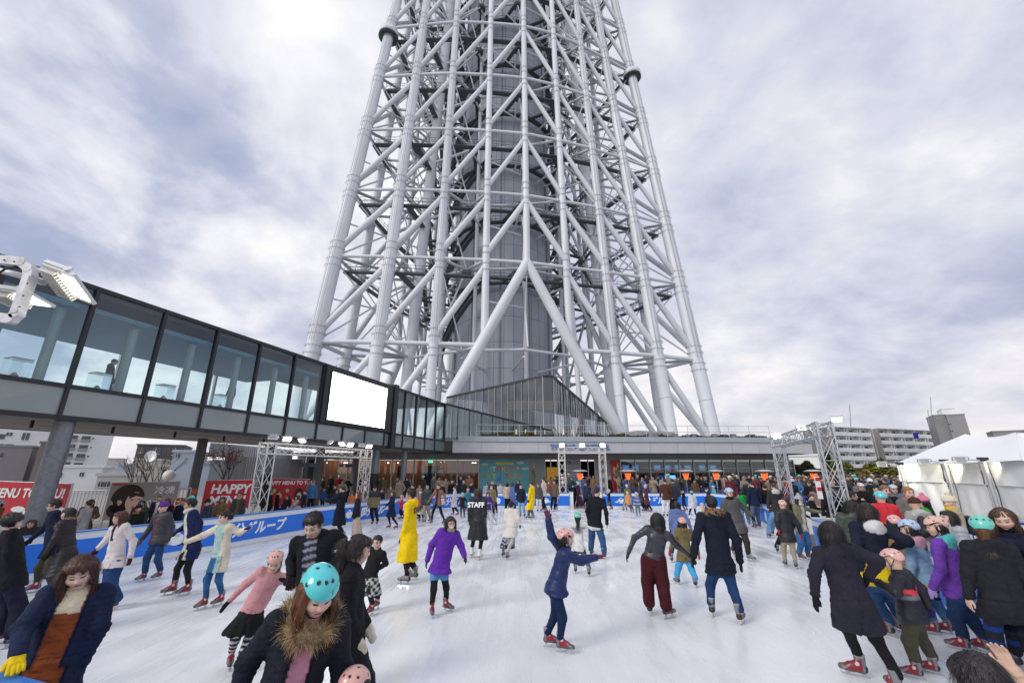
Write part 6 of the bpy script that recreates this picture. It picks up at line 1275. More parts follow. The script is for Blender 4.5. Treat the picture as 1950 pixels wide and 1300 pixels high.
    # ---------------- gloves, skates
    if glove is not None:
        for i in range(2):
            K_ = Sdf(); hand_prims(K_, wr[i], hd_dir[i], pns[i], 1 if i == 0 else -1, s, (gpl if (gpl and i == 0) else gp), inf=.003); K_.cap(wr[i]-hd_dir[i]*.03*s, wr[i]+hd_dir[i]*.015*s, .031*s, .028*s, k=.015); V, Q = K_.mesh(max(.0055, min(h*.6, .014))); gc = glove[i] if isinstance(glove[0], (tuple, list)) else glove
            mkmesh('mitten' if gp == 'mitt' else 'glove', V, Q, fab, np.tile(np.array(gc, float), (len(V), 1)), body, root)
    if shoes != 'none' and feet:
        for i in range(2):
            g = both[i]; sk = max(.76, s)*.93; shin = nrm_(knee[i]-ank[i]); upv = nrm_(up*.55+shin*.45) if abs(shin[2]) > .3 else up; f0 = frame(fys[i])[1]; r0 = nrm_(np.cross(f0, upv)); 
            upv = nrm_(upv-f0*np.dot(upv, f0)); r0 = np.cross(f0, upv); M_ = Matrix(((r0[0]*sk, f0[0]*sk, upv[0]*sk, g[0]-root[0]), (r0[1]*sk, f0[1]*sk, upv[1]*sk, g[1]-root[1]), (r0[2]*sk, f0[2]*sk, upv[2]*sk, g[2]-z0*0), (0, 0, 0, 1)))
            bo = bpy.data.objects.new('skate', BOOT[shoes]); C.objects.link(bo); bo.parent = body; bo.matrix_local = M_; bl = bpy.data.objects.new('blade', BLADE); C.objects.link(bl); bl.parent = bo
    if not proto: PEOPLE.append((label, round(ht, 2), round(float(Y0), 1)))
    body['_i'] = 0; del body['_i']
    return dict(o=body, T=T, R=R, pc=pc, nb=nb, ch=ch, s=s, wr=wr, hcn=hcn, root=root, E=E_, hq=hq)
def back_text(P, txt, size, m, dz=.0, side=-1, w=1., off=.0):
    c = P['ch']+P['T'][2]*dz*P['s']+P['T'][1]*side*(.118*P['s']*.95+P['E']+.006+off); xd = P['T'][0]*(1 if side < 0 else -1)
    o = text('back_lettering', txt, size, m, tuple(c-P['root']), xd, P['T'][2], None, .003, .006, sx=w); o.parent = P['o']; return o
# ================================================================ the skaters
BLK = (.012, .012, .014); NAVY = (.010, .016, .045); JEAN = (.018, .055, .15); PINKH = (.72, .40, .36); AQUA = (.15, .62, .62); MINT = (.16, .62, .50); LBLUE = (.42, .56, .75)
P = person('woman in a navy coat and rust dress holding the blue board with yellow gloves', hd=(152, 1088), yaw=148, Y=3.45, pel=(95, 1262), ht=1.58, hp=24, hy=140, hroll=12, hair='long', hc=(.06, .024, .015), top='coat', tc=(.012, .020, .055), hem=.36, inner=(.26, .065, .02), iw=.075,
       paint=[(lambda r, f, u, a: (~a) & (f > 0) & (abs(r) < .07) & (u > .33), (.68, .60, .44)), (lambda r, f, u, a: a & (r < -.2) & (u < -.02), (.01, .01, .012))], bc=(.26, .065, .02), bot='skirt', legc=BLK, glove=(.75, .52, .01), hl=(150, 1275), hr=(26, 1262), elb=((1, -.2, -.3), (-.9, .2, .1)), ydr=-.35, skin=(.74, .52, .43), gp='open')
P = person('woman in an aqua helmet, dark coat with a big fur collar over a pink top', hd=(606, 1128), yaw=150, Y=2.75, pel=(520, 1420), ht=1.60, hp=30, hy=140, hair='long', hc=(.12, .045, .018), top='coat', tc=(.014, .016, .026), hem=.34, inner=(.52, .24, .30), iw=.05, fur=(.42, .31, .18), hat='helmet', hatc=(.10, .62, .66), bc=JEAN, glove=BLK, hl=(640, 1400), hr=(430, 1380), skin=(.74, .51, .42), lean=.12)
P = person('woman in a black jacket seen in profile with a ponytail and a white hair ornament', hd=(683, 1045), yaw=75, Y=3.9, pel=(665, 1262), ht=1.60, hp=14, hy=62, hair='pony', hc=(.018, .012, .012), top='coat', tc=(.010, .010, .013), hem=.40, bc=(.025, .05, .055), glove=(.70, .64, .52), gp='mitt', hr=(682, 1228), hl=(700, 1200), bpaint=[(lambda r, f, u, V: (np.sin(V[:, 2]*60) > .75), (.05, .09, .07))])
h_ = P['hq']; k = MB(); [k.lathe([(.0, -.02), (.016, -.01), (.02, 0), (.016, .01), (0, .02)], tuple(h_(a, -.108, b)-P['root']), 8) for a, b in ((-.02, .05), (.02, .06), (0, .08))]; o = k.build('hair_ornament', mat('ornament', (.7, .72, .75), .3)); o.parent = P['o']
person('smiling girl with short dark hair in a black top and black and white check skirt', hd=(719, 1031), yaw=200, fl=(704, 1172), fr=(716, 1160), pel=(703, 1094), ht=1.28, hp=10, hy=190, hair='short', hc=(.02, .014, .012), top='sweater', tc=(.013, .013, .015), hem=.5, bot='skirt', bc=(.02, .02, .02), bpaint=[(lambda r, f, u, V: (np.sin(V[:, 2]*75)*np.sin(V[:, 0]*75) > 0), (.5, .5, .5))], legc=(.02, .02, .025), glove=(.5, .5, .52), hl=(716, 1090), hr=(705, 1085), smile=True)
person('man in a black padded coat open over a striped sweater, head bowed', hd=(597, 998), yaw=185, Y=4.75, pel=(597, 1150), ht=1.76, hp=34, hy=182, hair='short', top='puffer', tc=(.009, .010, .014), hem=.44, hood=True, tm=fab, inner=(.03, .03, .035), iw=.062, quilt=False, belly=.0, e=.035,
       paint=[(lambda r, f, u, a: (~a) & (f > 0) & (abs(r) < .066) & (np.sin(u*95+r*9) > .1), (.22, .24, .32))], bc=NAVY, glove=BLK, hl=(640, 1078), hr=(552, 1108), sh=1.15)
person('girl in a pink helmet, pink sweater, black skirt and striped socks', hd=(524, 1070), yaw=150, fl=(452, 1285), fr=(436, 1272), Y=5.35, pel=(478, 1166), ht=1.28, hp=24, hy=160, hair='low', top='sweater', tc=(.62, .30, .31), hem=.55, bot='skirt', waist=.36, bc=BLK, legc=(.02, .02, .02), extra=[(lambda r, f, u, V: (np.sin(V[:, 2]*110) > .2) & (V[:, 2] < .40), (.55, .55, .55))], glove=(.01, .01, .01), gp='mitt', hr=(430, 1150), hl=(548, 1112), hat='helmet', hatc=PINKH, fit=.05)
person('woman in a cream fleece coat over a pale teal top, arms held out', hd=(428, 984), yaw=200, fl=(414, 1153), fr=(383, 1160), pel=(420, 1058), hp=4, hy=215, hair='bun', top='coat', tc=(.66, .58, .46), hem=.38, inner=(.33, .50, .48), iw=.10, bc=(.025, .10, .25), fit=.008, glove=(.05, .02, .04), gp='open', hl=(473, 1008), hr=(347, 1035))
person('man in a navy cardigan over a white turtleneck with one arm behind him', hd=(362, 960), yaw=215, fl=(350, 1133), fr=(322, 1132), pel=(366, 1044), hp=6, hy=235, hair='short', top='jacket', tc=(.012, .018, .07), hem=.42, inner=(.62, .60, .55), iw=.07, scarf=(.62, .60, .55), bc=(.015, .015, .018), fit=.006, glove=BLK, hl=(380, 1025), hr=(337, 1016), skin=(.5, .31, .22))
person('person in a purple knit hat and dark padded jacket with a red zip', hd=(311, 966), yaw=190, fl=(298, 1103), fr=(268, 1107), pel=(302, 1030), hp=4, hair='none', top='puffer', tc=(.035, .04, .05), hem=.5, paint=[(lambda r, f, u, a: (~a) & (f > 0) & (abs(r) < .012), (.30, .01, .04))], hat='beanie', hatc=(.12, .035, .28), bc=(.02, .06, .16), fit=.02, glove=(.12, .12, .13), gp='mitt', hl=(319, 1033), hr=(266, 1032), shoes='green', collar=True)
person('woman in a short pale pink coat and wide jeans with a brown bob', hd=(228, 985), yaw=195, fl=(204, 1157), fr=(212, 1162), pel=(219, 1066), hp=8, hy=205, hair='bob', hc=(.07, .022, .014), top='coat', tc=(.66, .60, .60), hem=.46, flare=.03, hood=True, bc=(.02, .055, .16), fit=.05, glove=(.05, .015, .02), hl=(249, 1066), hr=(181, 1050), paint=[(lambda r, f, u, a: (~a) & (f > 0) & (abs(r) < .035) & (u > .36), (.012, .012, .014))], smile=True, skin=(.66, .44, .35))
person('smiling man with glasses in a navy coat reaching for the left boards', hd=(103, 962), yaw=215, fl=(90, 1135), fr=(60, 1128), pel=(100, 1048), hp=8, hy=225, hair='short', top='coat', tc=(.010, .016, .040), hem=.47, bc=(.06, .055, .03), glove=((.45, .02, .03), (.01, .01, .02)), hl=(97, 1022), hr=(56, 1030), glasses=True, smile=True, collar=True)
person('woman in a long black padded parka with a fur trimmed hood, profile to the left', hd=(130, 978), yaw=250, fl=(122, 1150), fr=(104, 1142), pel=(126, 1056), hp=2, hair='low', top='parka', tc=(.014, .012, .016), tm=nylon, hem=.30, fur=(.45, .34, .22), hood=True, quilt=True, bc=(.015, .025, .07), glove=BLK)
person('person with big curly black hair at the left edge, all in black, back turned', hd=(24, 995), yaw=30, fl=(0, 1225), fr=(24, 1232), pel=(20, 1106), hp=4, hair='curly', top='jacket', tc=(.010, .010, .014), hem=.47, bc=(.012, .014, .03), fit=.04, sh=1.12, belly=.03)
person('woman in a bright purple sweatshirt with beige scarf, mask and denim shorts', hd=(858, 995), yaw=155, fl=(853, 1163), fr=(822, 1174), pel=(836, 1084), hp=8, hy=150, hair='bob', top='hoodie', tc=(.12, .03, .36), hem=.50, flare=.03, e=.045, scarf=(.34, .27, .21), mask=True, bot='shorts', bc=(.10, .26, .55), bm=denim, legc=(.012, .012, .014), glove=(.035, .035, .04), hl=(887, 1064), hr=(811, 1072), fyaw=(120, 165))
person('girl in a navy padded jacket and pink helmet raising one arm high', hd=(1078, 1026), yaw=95, fl=(1049, 1232), fr=(1074, 1243), pel=(1058, 1122), ht=1.42, hp=2, hy=92, hair='low', top='puffer', quilt=False, tc=(.008, .022, .10), hem=.50, flare=.02, bc=(.010, .022, .07), fit=.012, glove=(.12, .03, .07), gp='spread', hl=(1041, 982), hr=(1142, 1061), hat='helmet', hatc=PINKH, elb=((-.9, 0, .1), (.2, 0, -.6)), fyaw=(100, 110))
P = person('girl in a white sweatshirt and mint helmet seen from behind', hd=(1100, 985), yaw=10, fl=(1096, 1091), fr=(1123, 1097), pel=(1103, 1043), hair='low', top='sweater', tc=(.66, .66, .64), hem=.48, bot='pants', bc=(.012, .014, .022), bpaint=[(lambda r, f, u, V: (V[:, 2] < .42), (.12, .13, .14))], glove=(.04, .04, .10), hr=(1147, 1008), hl=(1086, 1045), hat='helmet', hatc=MINT)
back_text(P, 'BROOKLYN', .055, mat('print_grey', (.22, .22, .24), .7), .02); back_text(P, 'UNION', .05, MATS['print_grey'], -.07)
person('man in a black jacket and blue jeans seen from behind with a bare hand', hd=(1137, 937), yaw=25, fl=(1127, 1058), fr=(1152, 1063), pel=(1133, 998), hy=50, hair='short', top='jacket', tc=(.010, .011, .018), hem=.50, flare=.01, bc=(.03, .08, .18), fit=.03, hr=(1157, 1002), hl=(1122, 1000), sh=1.1, collar=True)
person('woman in a short leather jacket and burgundy velvet trousers bending to the left', hd=(1252, 990), yaw=12, fl=(1238, 1169), fr=(1275, 1177), pel=(1244, 1062), ht=1.62, hp=18, hair='bob', top='leather', tc=(.035, .038, .048), hem=.535, bc=(.055, .008, .012), fit=.045, bm=fab, glove=(.03, .03, .035), hl=(1193, 1056), hr=(1318, 1062), elb=((-.5, .1, .4), (.3, .3, -.4)), fyaw=(15, 60))
person('man in a dark navy parka with a tan fur hood and blue jeans, back turned', hd=(1354, 958), yaw=5, fl=(1357, 1172), fr=(1415, 1187), pel=(1373, 1078), ht=1.70, hair='short', top='parka', tc=(.010, .014, .028), hem=.47, fur=(.32, .22, .13), hood=(.010, .014, .028), scarf=(.01, .01, .012), bc=(.015, .045, .13), fit=.014, glove=BLK, hl=(1319, 1068), hr=(1412, 1076), sh=1.12, fyaw=(25, 40), gp='open')
person('child in an olive parka, pink helmet and bright blue trousers', hd=(1299, 996), yaw=5, fl=(1289, 1112), fr=(1327, 1118), pel=(1303, 1060), hair='bob', top='parka', tc=(.17, .14, .065), hem=.46, fur=(.45, .30, .14), hood=True, bc=(.06, .36, .68), bm=fab, fit=.035, glove=(.5, .02, .03), gp='mitt', hl=(1275, 1050), hr=(1332, 1058), hat='helmet', hatc=PINKH, shoes='grey', fyaw=(-10, 30))
person('girl in a periwinkle blue hooded coat with black hair beyond the olive parka', hd=(1288, 961), yaw=20, fl=(1279, 1070), fr=(1297, 1071), hair='bob', top='coat', tc=(.12, .17, .36), hem=.42, hood=True, bc=JEAN, glove=(.01, .01, .03), hr=(1318, 1012))
person('young man in a grey brown padded jacket and light blue helmet gliding towards us', hd=(1389, 939), yaw=190, fl=(1430, 1068), fr=(1400, 1060), pel=(1407, 1006), hp=6, hy=170, hair='none', top='puffer', quilt=False, tc=(.075, .072, .07), hem=.46, scarf=BLK, bc=(.035, .03, .022), fit=.022, glove=BLK, hl=(1434, 986), hr=(1380, 1000), hat='helmet', hatc=LBLUE, shoes='grey', skin=(.62, .42, .34), fyaw=(160, 190))
person('child in a black padded jacket, pink helmet and beige trousers holding red gloves', hd=(1490, 962), yaw=15, fl=(1496, 1078), fr=(1518, 1083), pel=(1500, 1024), hair='none', top='puffer', tc=(.015, .017, .022), hem=.47, hood=True, bc=(.32, .27, .19), bm=fab, fit=.012, glove=(.5, .02, .03), gp='mitt', hr=(1527, 1019), hl=(1482, 1010), hat='helmet', hatc=(.70, .46, .40), fyaw=(15, 40))
person('auburn haired woman in black stretching one arm to the right', hd=(1496, 951), yaw=30, fl=(1480, 1052), fr=(1492, 1052), hair='long', hc=(.06, .018, .014), top='sweater', tc=(.010, .010, .012), hem=.3, bc=BLK, hr=(1553, 992), hl=(1492, 1000), elb=((0, -1, 0), (0, 0, -1)))
person('woman in a white and navy bobble hat and olive jacket holding the truss', hd=(1522, 952), yaw=165, fl=(1543, 1065), fr=(1527, 1066), pel=(1527, 1008), hp=5, hair='bob', top='jacket', tc=(.19, .19, .11), hem=.50, inner=(.55, .52, .46), iw=.06, scarf=(.6, .57, .52), bc=(.05, .14, .30), fit=.03, glove=(.015, .03, .12), hl=(1567, 975), hat='pom', hatc=(.42, .42, .46))
person('woman in a black mid length coat with a straight black bob leading a child', hd=(1583, 1013), yaw=8, fl=(1633, 1287), fr=(1712, 1322), Y=4.75, pel=(1622, 1146), ht=1.62, hy=35, hp=2, hair='bob', top='coat', tc=(.022, .021, .034), hem=.36, hood=True, bc=(.010, .010, .012), fit=.006, glove=(.008, .008, .012), hl=(1551, 1143), hr=(1660, 1108), fyaw=(-55, 10), elb=((-.6, -.3, -.1), (.6, -.3, -.2)), gp='open')
person('child in a black jacket with a red chevron, pink helmet and olive cargo trousers', hd=(1700, 1068), yaw=-35, fl=(1742, 1291), fr=(1775, 1281), Y=4.95, pel=(1738, 1170), ht=1.26, hp=10, hair='none', top='puffer', quilt=False, tc=(.014, .015, .022), tm=nylon, hem=.50, bc=(.065, .065, .04), fit=.028, bm=fab, glove=(.03, .02, .12), hl=(1664, 1110), hr=(1772, 1160), hat='helmet', hatc=(.74, .44, .40), fyaw=(-50, -40),
       paint=[(lambda r, f, u, a: (~a) & (abs(u-.30-.25*abs(r)) < .03), (.75, .05, .06)), (lambda r, f, u, a: (~a) & (abs(u-.235-.25*abs(r)) < .03), (.16, .16, .19))])
P = person('person in a navy and yellow block jacket with a white hood and jeans', hd=(1650, 975), yaw=5, fl=(1693, 1210), fr=(1716, 1203), Y=5.95, pel=(1668, 1100), ht=1.68, hair='bob', hc=(.02, .012, .010), top='jacket', tc=(.012, .016, .034), hem=.485, hood=(.66, .66, .64), bc=(.02, .07, .18), fit=.02, sh=1.12, belly=.02, e=.035, paint=[(lambda r, f, u, a: (~a) & (u < .245), (.72, .50, .01)), (lambda r, f, u, a: (~a) & (abs(u-.26) < .012), (.6, .6, .62))], glove=BLK, hr=(1708, 1050), hl=(1640, 1090), fyaw=(-20, 0))
person('woman in a dark green padded hooded coat behind the yellow block jacket', hd=(1619, 965), yaw=20, Y=7.6, ht=1.60, hair='bob', top='puffer', tc=(.045, .065, .045), hem=.42, hood=True, bc=BLK, e=.055)
person('person in a red padded jacket and aqua helmet seen from behind', hd=(1677, 949), yaw=10, Y=8.3, ht=1.52, hair='none', top='puffer', tc=(.62, .02, .035), hem=.42, collar=True, bc=BLK, hat='helmet', hatc=(.14, .62, .66), e=.07)
person('child in a light blue helmet, denim jacket with pink hood and strapped jeans', hd=(1731, 1008), yaw=-25, fl=(1776, 1207), fr=(1802, 1205), Y=6.05, pel=(1765, 1106), ht=1.42, hy=-40, hair='low', top='jacket', tc=(.20, .32, .46), tm=denim, hem=.47, hood=(.50, .28, .34), bc=(.08, .20, .38), fit=.02, hat='helmet', hatc=(.44, .58, .78), fyaw=(-50, -45), paint=[(lambda r, f, u, a: (~a) & (u < .0), (.50, .30, .32))], bpaint=[(lambda r, f, u, V: (abs(V[:, 2]-.50) < .02) | (abs(V[:, 2]-.62) < .02), (.01, .01, .01))])
person('girl in a purple hoodie with a turquoise hood and pink helmet, dark jeans', hd=(1783, 1004), yaw=-30, fl=(1832, 1238), fr=(1874, 1240), Y=5.55, pel=(1826, 1128), ht=1.48, hy=-62, hair='low', hc=(.02, .014, .013), top='hoodie', tc=(.14, .05, .36), hem=.50, hood=(.08, .46, .45), bc=(.018, .045, .12), fit=.028, glove=(.36, .26, .52), hl=(1775, 1128), hr=(1850, 1130), hat='helmet', hatc=(.74, .46, .40), fyaw=(-40, -20), belly=.025, sh=1.08)
person('woman in a black hooded top and mint helmet with a dot, hair tied low', hd=(1872, 1007), yaw=15, Y=4.9, fl=(1908, 1275), fr=(1938, 1272), pel=(1912, 1150), ht=1.60, hy=45, hair='low', hc=(.10, .045, .02), top='hoodie', tc=(.018, .019, .024), hem=.42, hood=True, bc=(.018, .02, .032), fit=.018, hat='helmet', hatc=(.16, .60, .50), belly=.03, sh=1.1, bpaint=[(lambda r, f, u, V: (abs(V[:, 2]-.50) < .03) | (abs(V[:, 2]-.32) < .03), (.01, .05, .28))], e=.035)
person('brunette woman with long hair and a black snood at the right edge', hd=(1912, 988), yaw=-120, Y=5.0, ht=1.66, hy=-125, hp=20, hair='xlong', hc=(.07, .035, .02), top='coat', tc=(.010, .012, .030), hem=.3, scarf=(.010, .010, .012), bc=BLK, hl=(1893, 1032), hr=(1930, 1075), skin=(.66, .44, .34), elb=(0, -.3, -1), ydl=-.1, gp='grip', hroll=5)
person('woman in a pale grey padded coat with a black bob looking left', hd=(1806, 986), yaw=-80, Y=7.0, ht=1.58, hair='bob', top='puffer', tc=(.36, .38, .42), hem=.4, collar=True, bc=BLK, hp=-6)
person('child in a pale pink helmet and brown coat half hidden behind the light blue helmet', hd=(1704, 997), yaw=20, Y=6.9, ht=1.35, hair='bob', top='coat', tc=(.30, .17, .08), hem=.4, bc=BLK, hat='helmet', hatc=(.74, .42, .40))
person('dark haired head and beige sleeve at the bottom right corner', hd=(1866, 1292), yaw=-20, Y=2.25, ht=1.32, hair='bob', hp=26, hc=(.018, .015, .017), top='coat', tc=(.02, .015, .02), hem=.4, bc=BLK, hr=(1925, 1262), hl=(1840, 1400), elb=(.6, 0, -1), ydr=.15, paint=[(lambda r, f, u, a: a & (r > .2), (.62, .42, .32))])
person('child in a pale pink helmet at the bottom edge of the picture', hd=(674, 1312), yaw=20, Y=2.75, ht=.97, hp=10, hair='bob', top='puffer', tc=(.30, .34, .46), hem=.4, bc=NAVY, hat='helmet', hatc=(.78, .44, .38))
# ---------------- mid distance
P = person('staff man in a long yellow coat standing in profile to the left', hd=(782, 941), yaw=-80, fl=(786, 1104), fr=(770, 1113), pel=(780, 1024), ht=1.72, hair='short', top='coat', tc=(.85, .58, .005), hem=.26, hood=True, bc=BLK, fit=.008, glove=BLK, shoes='grey', hl=(764, 1030), fyaw=(-85, -75), skin=(.5, .3, .21)); back_text(P, 'STAFF', .15, mat('print_black', (.02, .02, .02), .6), .0)
P = person('staff member in a long black padded coat with white lettering on the back', hd=(912, 938), yaw=18, fl=(899, 1061), fr=(914, 1065), hy=45, hair='bob', hc=(.05, .02, .012), top='coat', tm=nylon, tc=(.013, .014, .018), hem=.27, hood=True, bc=BLK, fit=.004, glove=(.03, .09, .06), hr=(922, 1012), shoes='white', e=.045, sh=1.1, paint=[(lambda r, f, u, a: a & (r > .2) & (u < .12), (.03, .09, .06))]); back_text(P, 'STAFF', .17, letter_w, .0)
person('woman in a white down coat and a floral navy skirt seen from behind', hd=(974, 961), yaw=20, fl=(958, 1060), fr=(966, 1065), hair='bun', top='puffer', tc=(.70, .66, .60), hem=.38, hood=True, bot='skirt', waist=.17, bc=(.012, .02, .07), legc=(.5, .46, .42), bpaint=[(lambda r, f, u, V: (np.sin(V[:, 2]*110)*np.sin((V[:, 0]+V[:, 1])*120) > .35), (.55, .55, .58))], glove=(.03, .04, .06), hr=(991, 1001))
person('man in a long dark navy coat pushing off the boards, profile to the left', hd=(652, 931), yaw=-75, fl=(652, 1029), fr=(644, 1027), hair='short', top='coat', tc=(.011, .014, .026), hem=.28, bc=BLK, fit=.006, glove=NAVY, hl=(618, 953), hr=(622, 956), elb=(0, 0, -1))
person('woman with long auburn hair in a dark jacket and long beige skirt', hd=(682, 941), yaw=-110, fl=(672, 1030), fr=(682, 1031), hair='xlong', hc=(.12, .025, .02), top='jacket', tc=(.014, .012, .022), hem=.5, bot='longskirt', bc=(.44, .37, .31), glove=BLK)
person('man in an olive down jacket with black shoulders facing us', hd=(714, 930), yaw=175, fl=(718, 999), fr=(709, 999), hair='short', hc=(.02, .02, .02), hat='cap', hatc=(.02, .02, .02), top='puffer', tc=(.14, .125, .06), paint=[(lambda r, f, u, a: (u > .33), (.015, .015, .017))], bc=BLK, shoes='green', hem=.46)
person('woman with long dark hair in a flared navy coat with clasped hands', hd=(748, 939), yaw=-120, fl=(754, 1007), fr=(740, 1006), hair='long', hc=(.04, .018, .016), top='coat', tc=(.011, .014, .045), hem=.33, flare=.05, bc=BLK, fit=.004, glove=(.6, .58, .55), hl=(.05, .25, -.38), hr=(.0, .3, -.38))
person('toddler in a red padded suit and pink helmet by the left boards', hd=(765, 947), yaw=-100, fl=(762, 989), fr=(768, 989), hair='none', top='puffer', tc=(.60, .02, .05), bc=NAVY, hat='helmet', hatc=(.75, .40, .44), hl=(.05, .3, -.02), hr=(.05, .3, -.02))
person('man in an orange jacket behind the yellow coat', hd=(786, 926), yaw=-100, fl=(790, 990), fr=(797, 990), hair='short', top='jacket', tc=(.72, .14, .04), bc=BLK, glasses=True)
person('child in a dusty red jacket, helmet and white skirt right of the yellow coat', hd=(801, 941), yaw=180, fl=(805, 993), fr=(799, 993), hair='bob', top='puffer', tc=(.34, .09, .09), bot='skirt', bc=(.6, .58, .56), legc=BLK, hat='helmet', hatc=(.70, .42, .38))
person('man in a dark teal padded jacket and beige trousers', hd=(814, 927), yaw=200, fl=(818, 993), fr=(809, 995), hair='short', top='puffer', tc=(.02, .035, .045), bc=(.34, .29, .22), shoes='grey', glove=(.2, .2, .2))
person('man in a brown suede jacket and dark scarf with legs wide apart', hd=(835, 927), yaw=200, fl=(845, 998), fr=(821, 997), hair='short', hc=(.02, .012, .012), top='jacket', tc=(.26, .125, .09), inner=(.03, .02, .05), bc=BLK, fit=.005, glove=(.2, .2, .22), hr=(815, 955), hl=(849, 955), scarf=(.06, .03, .08))
person('woman in a pale lilac long coat at the far left corner of the rink', hd=(866, 929), yaw=-90, fl=(871, 981), fr=(862, 981), hair='short', hc=(.05, .02, .015), top='coat', tc=(.58, .54, .56), hem=.3, flare=.02, bc=NAVY)
person('child in a mint helmet and dark brown jacket with arms out', hd=(881, 942), yaw=170, fl=(884, 986), fr=(878, 987), hair='none', top='jacket', tc=(.025, .014, .012), bc=(.03, .08, .12), hat='helmet', hatc=MINT, hr=(870, 961), hl=(890, 958))
person('child in a pink helmet and teal coat behind the dark brown jacket', hd=(891, 934), yaw=190, Y=24.5, ht=1.35, hair='none', top='coat', tc=(.03, .18, .24), bc=NAVY, hat='helmet', hatc=(.72, .40, .46))
person('child in a purple football style sweater and grey trousers with white skates', hd=(929, 941), yaw=170, fl=(943, 998), fr=(931, 998), hair='bob', top='hoodie', tc=(.06, .03, .20), paint=[(lambda r, f, u, a: (~a) & (abs(u-.25) < .02), (.6, .6, .65))], bc=(.42, .42, .44), bm=fab, glove=(.04, .12, .55), shoes='white', hl=(941, 965), hr=(920, 958))
person('woman in an olive coat and white mask behind the purple sweater', hd=(936, 927), yaw=180, fl=(940, 988), fr=(925, 987), hair='short', top='coat', tc=(.20, .16, .10), hem=.4, mask=True, bc=BLK, glove=(.5, .02, .03), shoes='green')
person('man in a dark padded jacket stooping over the far boards', hd=(938, 918), yaw=160, fl=(946, 978), fr=(940, 978), hair='short', top='puffer', tc=(.02, .03, .04), bc=BLK)
person('woman in a beige jacket and black trousers chatting by the far boards', hd=(966, 922), yaw=20, fl=(964, 974), fr=(971, 974), hair='bob', hc=(.03, .016, .012), top='jacket', tc=(.52, .42, .32), bc=BLK, fit=.035)
person('woman in a blue coat walking right by the far boards', hd=(976, 922), yaw=60, fl=(983, 975), fr=(978, 975), hair='bob', hc=(.05, .02, .014), top='coat', tc=(.09, .14, .36), hem=.32, bc=JEAN)
person('boy in a navy hooded jacket, mask and pale jeans', hd=(992, 926), yaw=190, fl=(999, 985), fr=(991, 985), hair='short', top='hoodie', tc=(.012, .018, .04), hood=True, mask=True, bc=(.22, .36, .52))
P = person('second staff member in a long yellow coat near the far boards', hd=(1012, 922), yaw=-60, fl=(1014, 988), fr=(1005, 988), hair='short', mask=True, top='coat', tc=(.85, .58, .005), hem=.27, bc=(.10, .10, .11), shoes='grey', glove=BLK, hood=True)
person('person in a grey jacket and hood with white trousers', hd=(1025, 923), yaw=180, fl=(1030, 975), fr=(1024, 975), hair='none', hat='beanie', hatc=(.10, .10, .11), top='jacket', tc=(.08, .08, .085), bc=(.58, .58, .6))
person('tall man in a cream jacket and black trousers by the far boards', hd=(1035, 914), yaw=-60, fl=(1038, 973), fr=(1033, 973), hair='short', top='jacket', tc=(.6, .57, .52), bc=BLK)
person('father in a brown padded jacket guiding a small child', hd=(1055, 918), yaw=180, fl=(1057, 972), fr=(1050, 972), hair='short', top='puffer', tc=(.12, .08, .055), bc=BLK)
person('toddler in a pale pink padded suit holding arms up', hd=(1058, 943), yaw=180, fl=(1061, 972), fr=(1055, 972), hair='none', top='puffer', tc=(.72, .40, .42), bc=NAVY, hat='helmet', hatc=(.74, .5, .48), hl=(.12, 0, .12), hr=(.12, 0, .12))
person('man in black standing at the far rink gate', hd=(1091, 924), yaw=10, fl=(1089, 967), fr=(1094, 967), hair='short', top='coat', tc=BLK, hem=.35, bc=BLK, shoes='grey')
person('person in a long plum coat and aqua helmet at the far rink gate', hd=(1101, 920), yaw=90, fl=(1099, 967), fr=(1107, 968), hair='none', top='coat', tc=(.045, .015, .03), hem=.12, bc=BLK, hat='helmet', hatc=AQUA)
person('person in a red knit hat and navy padded coat at the far gate', hd=(1115, 921), yaw=70, fl=(1112, 965), fr=(1118, 965), hair='none', hat='beanie', hatc=(.4, .02, .04), top='puffer', tc=(.02, .03, .055), hem=.35, bc=BLK)
person('small girl in a pink helmet and navy dress holding the far boards', hd=(1159, 935), yaw=-60, fl=(1163, 971), fr=(1165, 971), hair='none', top='jacket', tc=(.012, .02, .06), bot='skirt', bc=(.10, .08, .08), legc=BLK, hat='helmet', hatc=(.75, .42, .46), hl=(.25, .25, .02))
person('adult in an olive hooded coat and light helmet looking away', hd=(1194, 926), yaw=40, fl=(1187, 972), fr=(1193, 972), hair='none', hood=True, top='coat', tc=(.14, .14, .06), hem=.35, bc=(.3, .3, .3), hat='helmet', hatc=(.6, .62, .66))
person('child in a tan coat and light blue helmet', hd=(1195, 939), yaw=20, fl=(1203, 976), fr=(1207, 977), hair='none', top='coat', tc=(.55, .28, .12), hem=.4, bc=(.05, .05, .04), hat='helmet', hatc=LBLUE, collar=True)
person('child in a patterned navy jacket and grey trousers with a cream helmet', hd=(1212, 941), yaw=190, fl=(1219, 983), fr=(1213, 983), hair='none', top='puffer', tc=(.03, .06, .22), paint=[(lambda r, f, u, a: np.sin(u*60)*np.sin(r*70) > .6, (.6, .6, .6))], bc=(.13, .15, .18), bm=fab, hat='helmet', hatc=(.75, .6, .52), shoes='grey')
person('woman in a grey brown coat bending towards a child', hd=(1218, 920), yaw=-60, fl=(1226, 974), fr=(1230, 974), hair='bob', hc=(.06, .025, .02), top='coat', tc=(.09, .07, .065), hem=.33, bc=NAVY)
person('girl in a dark maroon coat and pink helmet facing left', hd=(1229, 926), yaw=-60, fl=(1234, 975), fr=(1240, 975), hair='none', top='coat', tc=(.12, .035, .04), hem=.3, bc=NAVY, hat='helmet', hatc=PINKH)
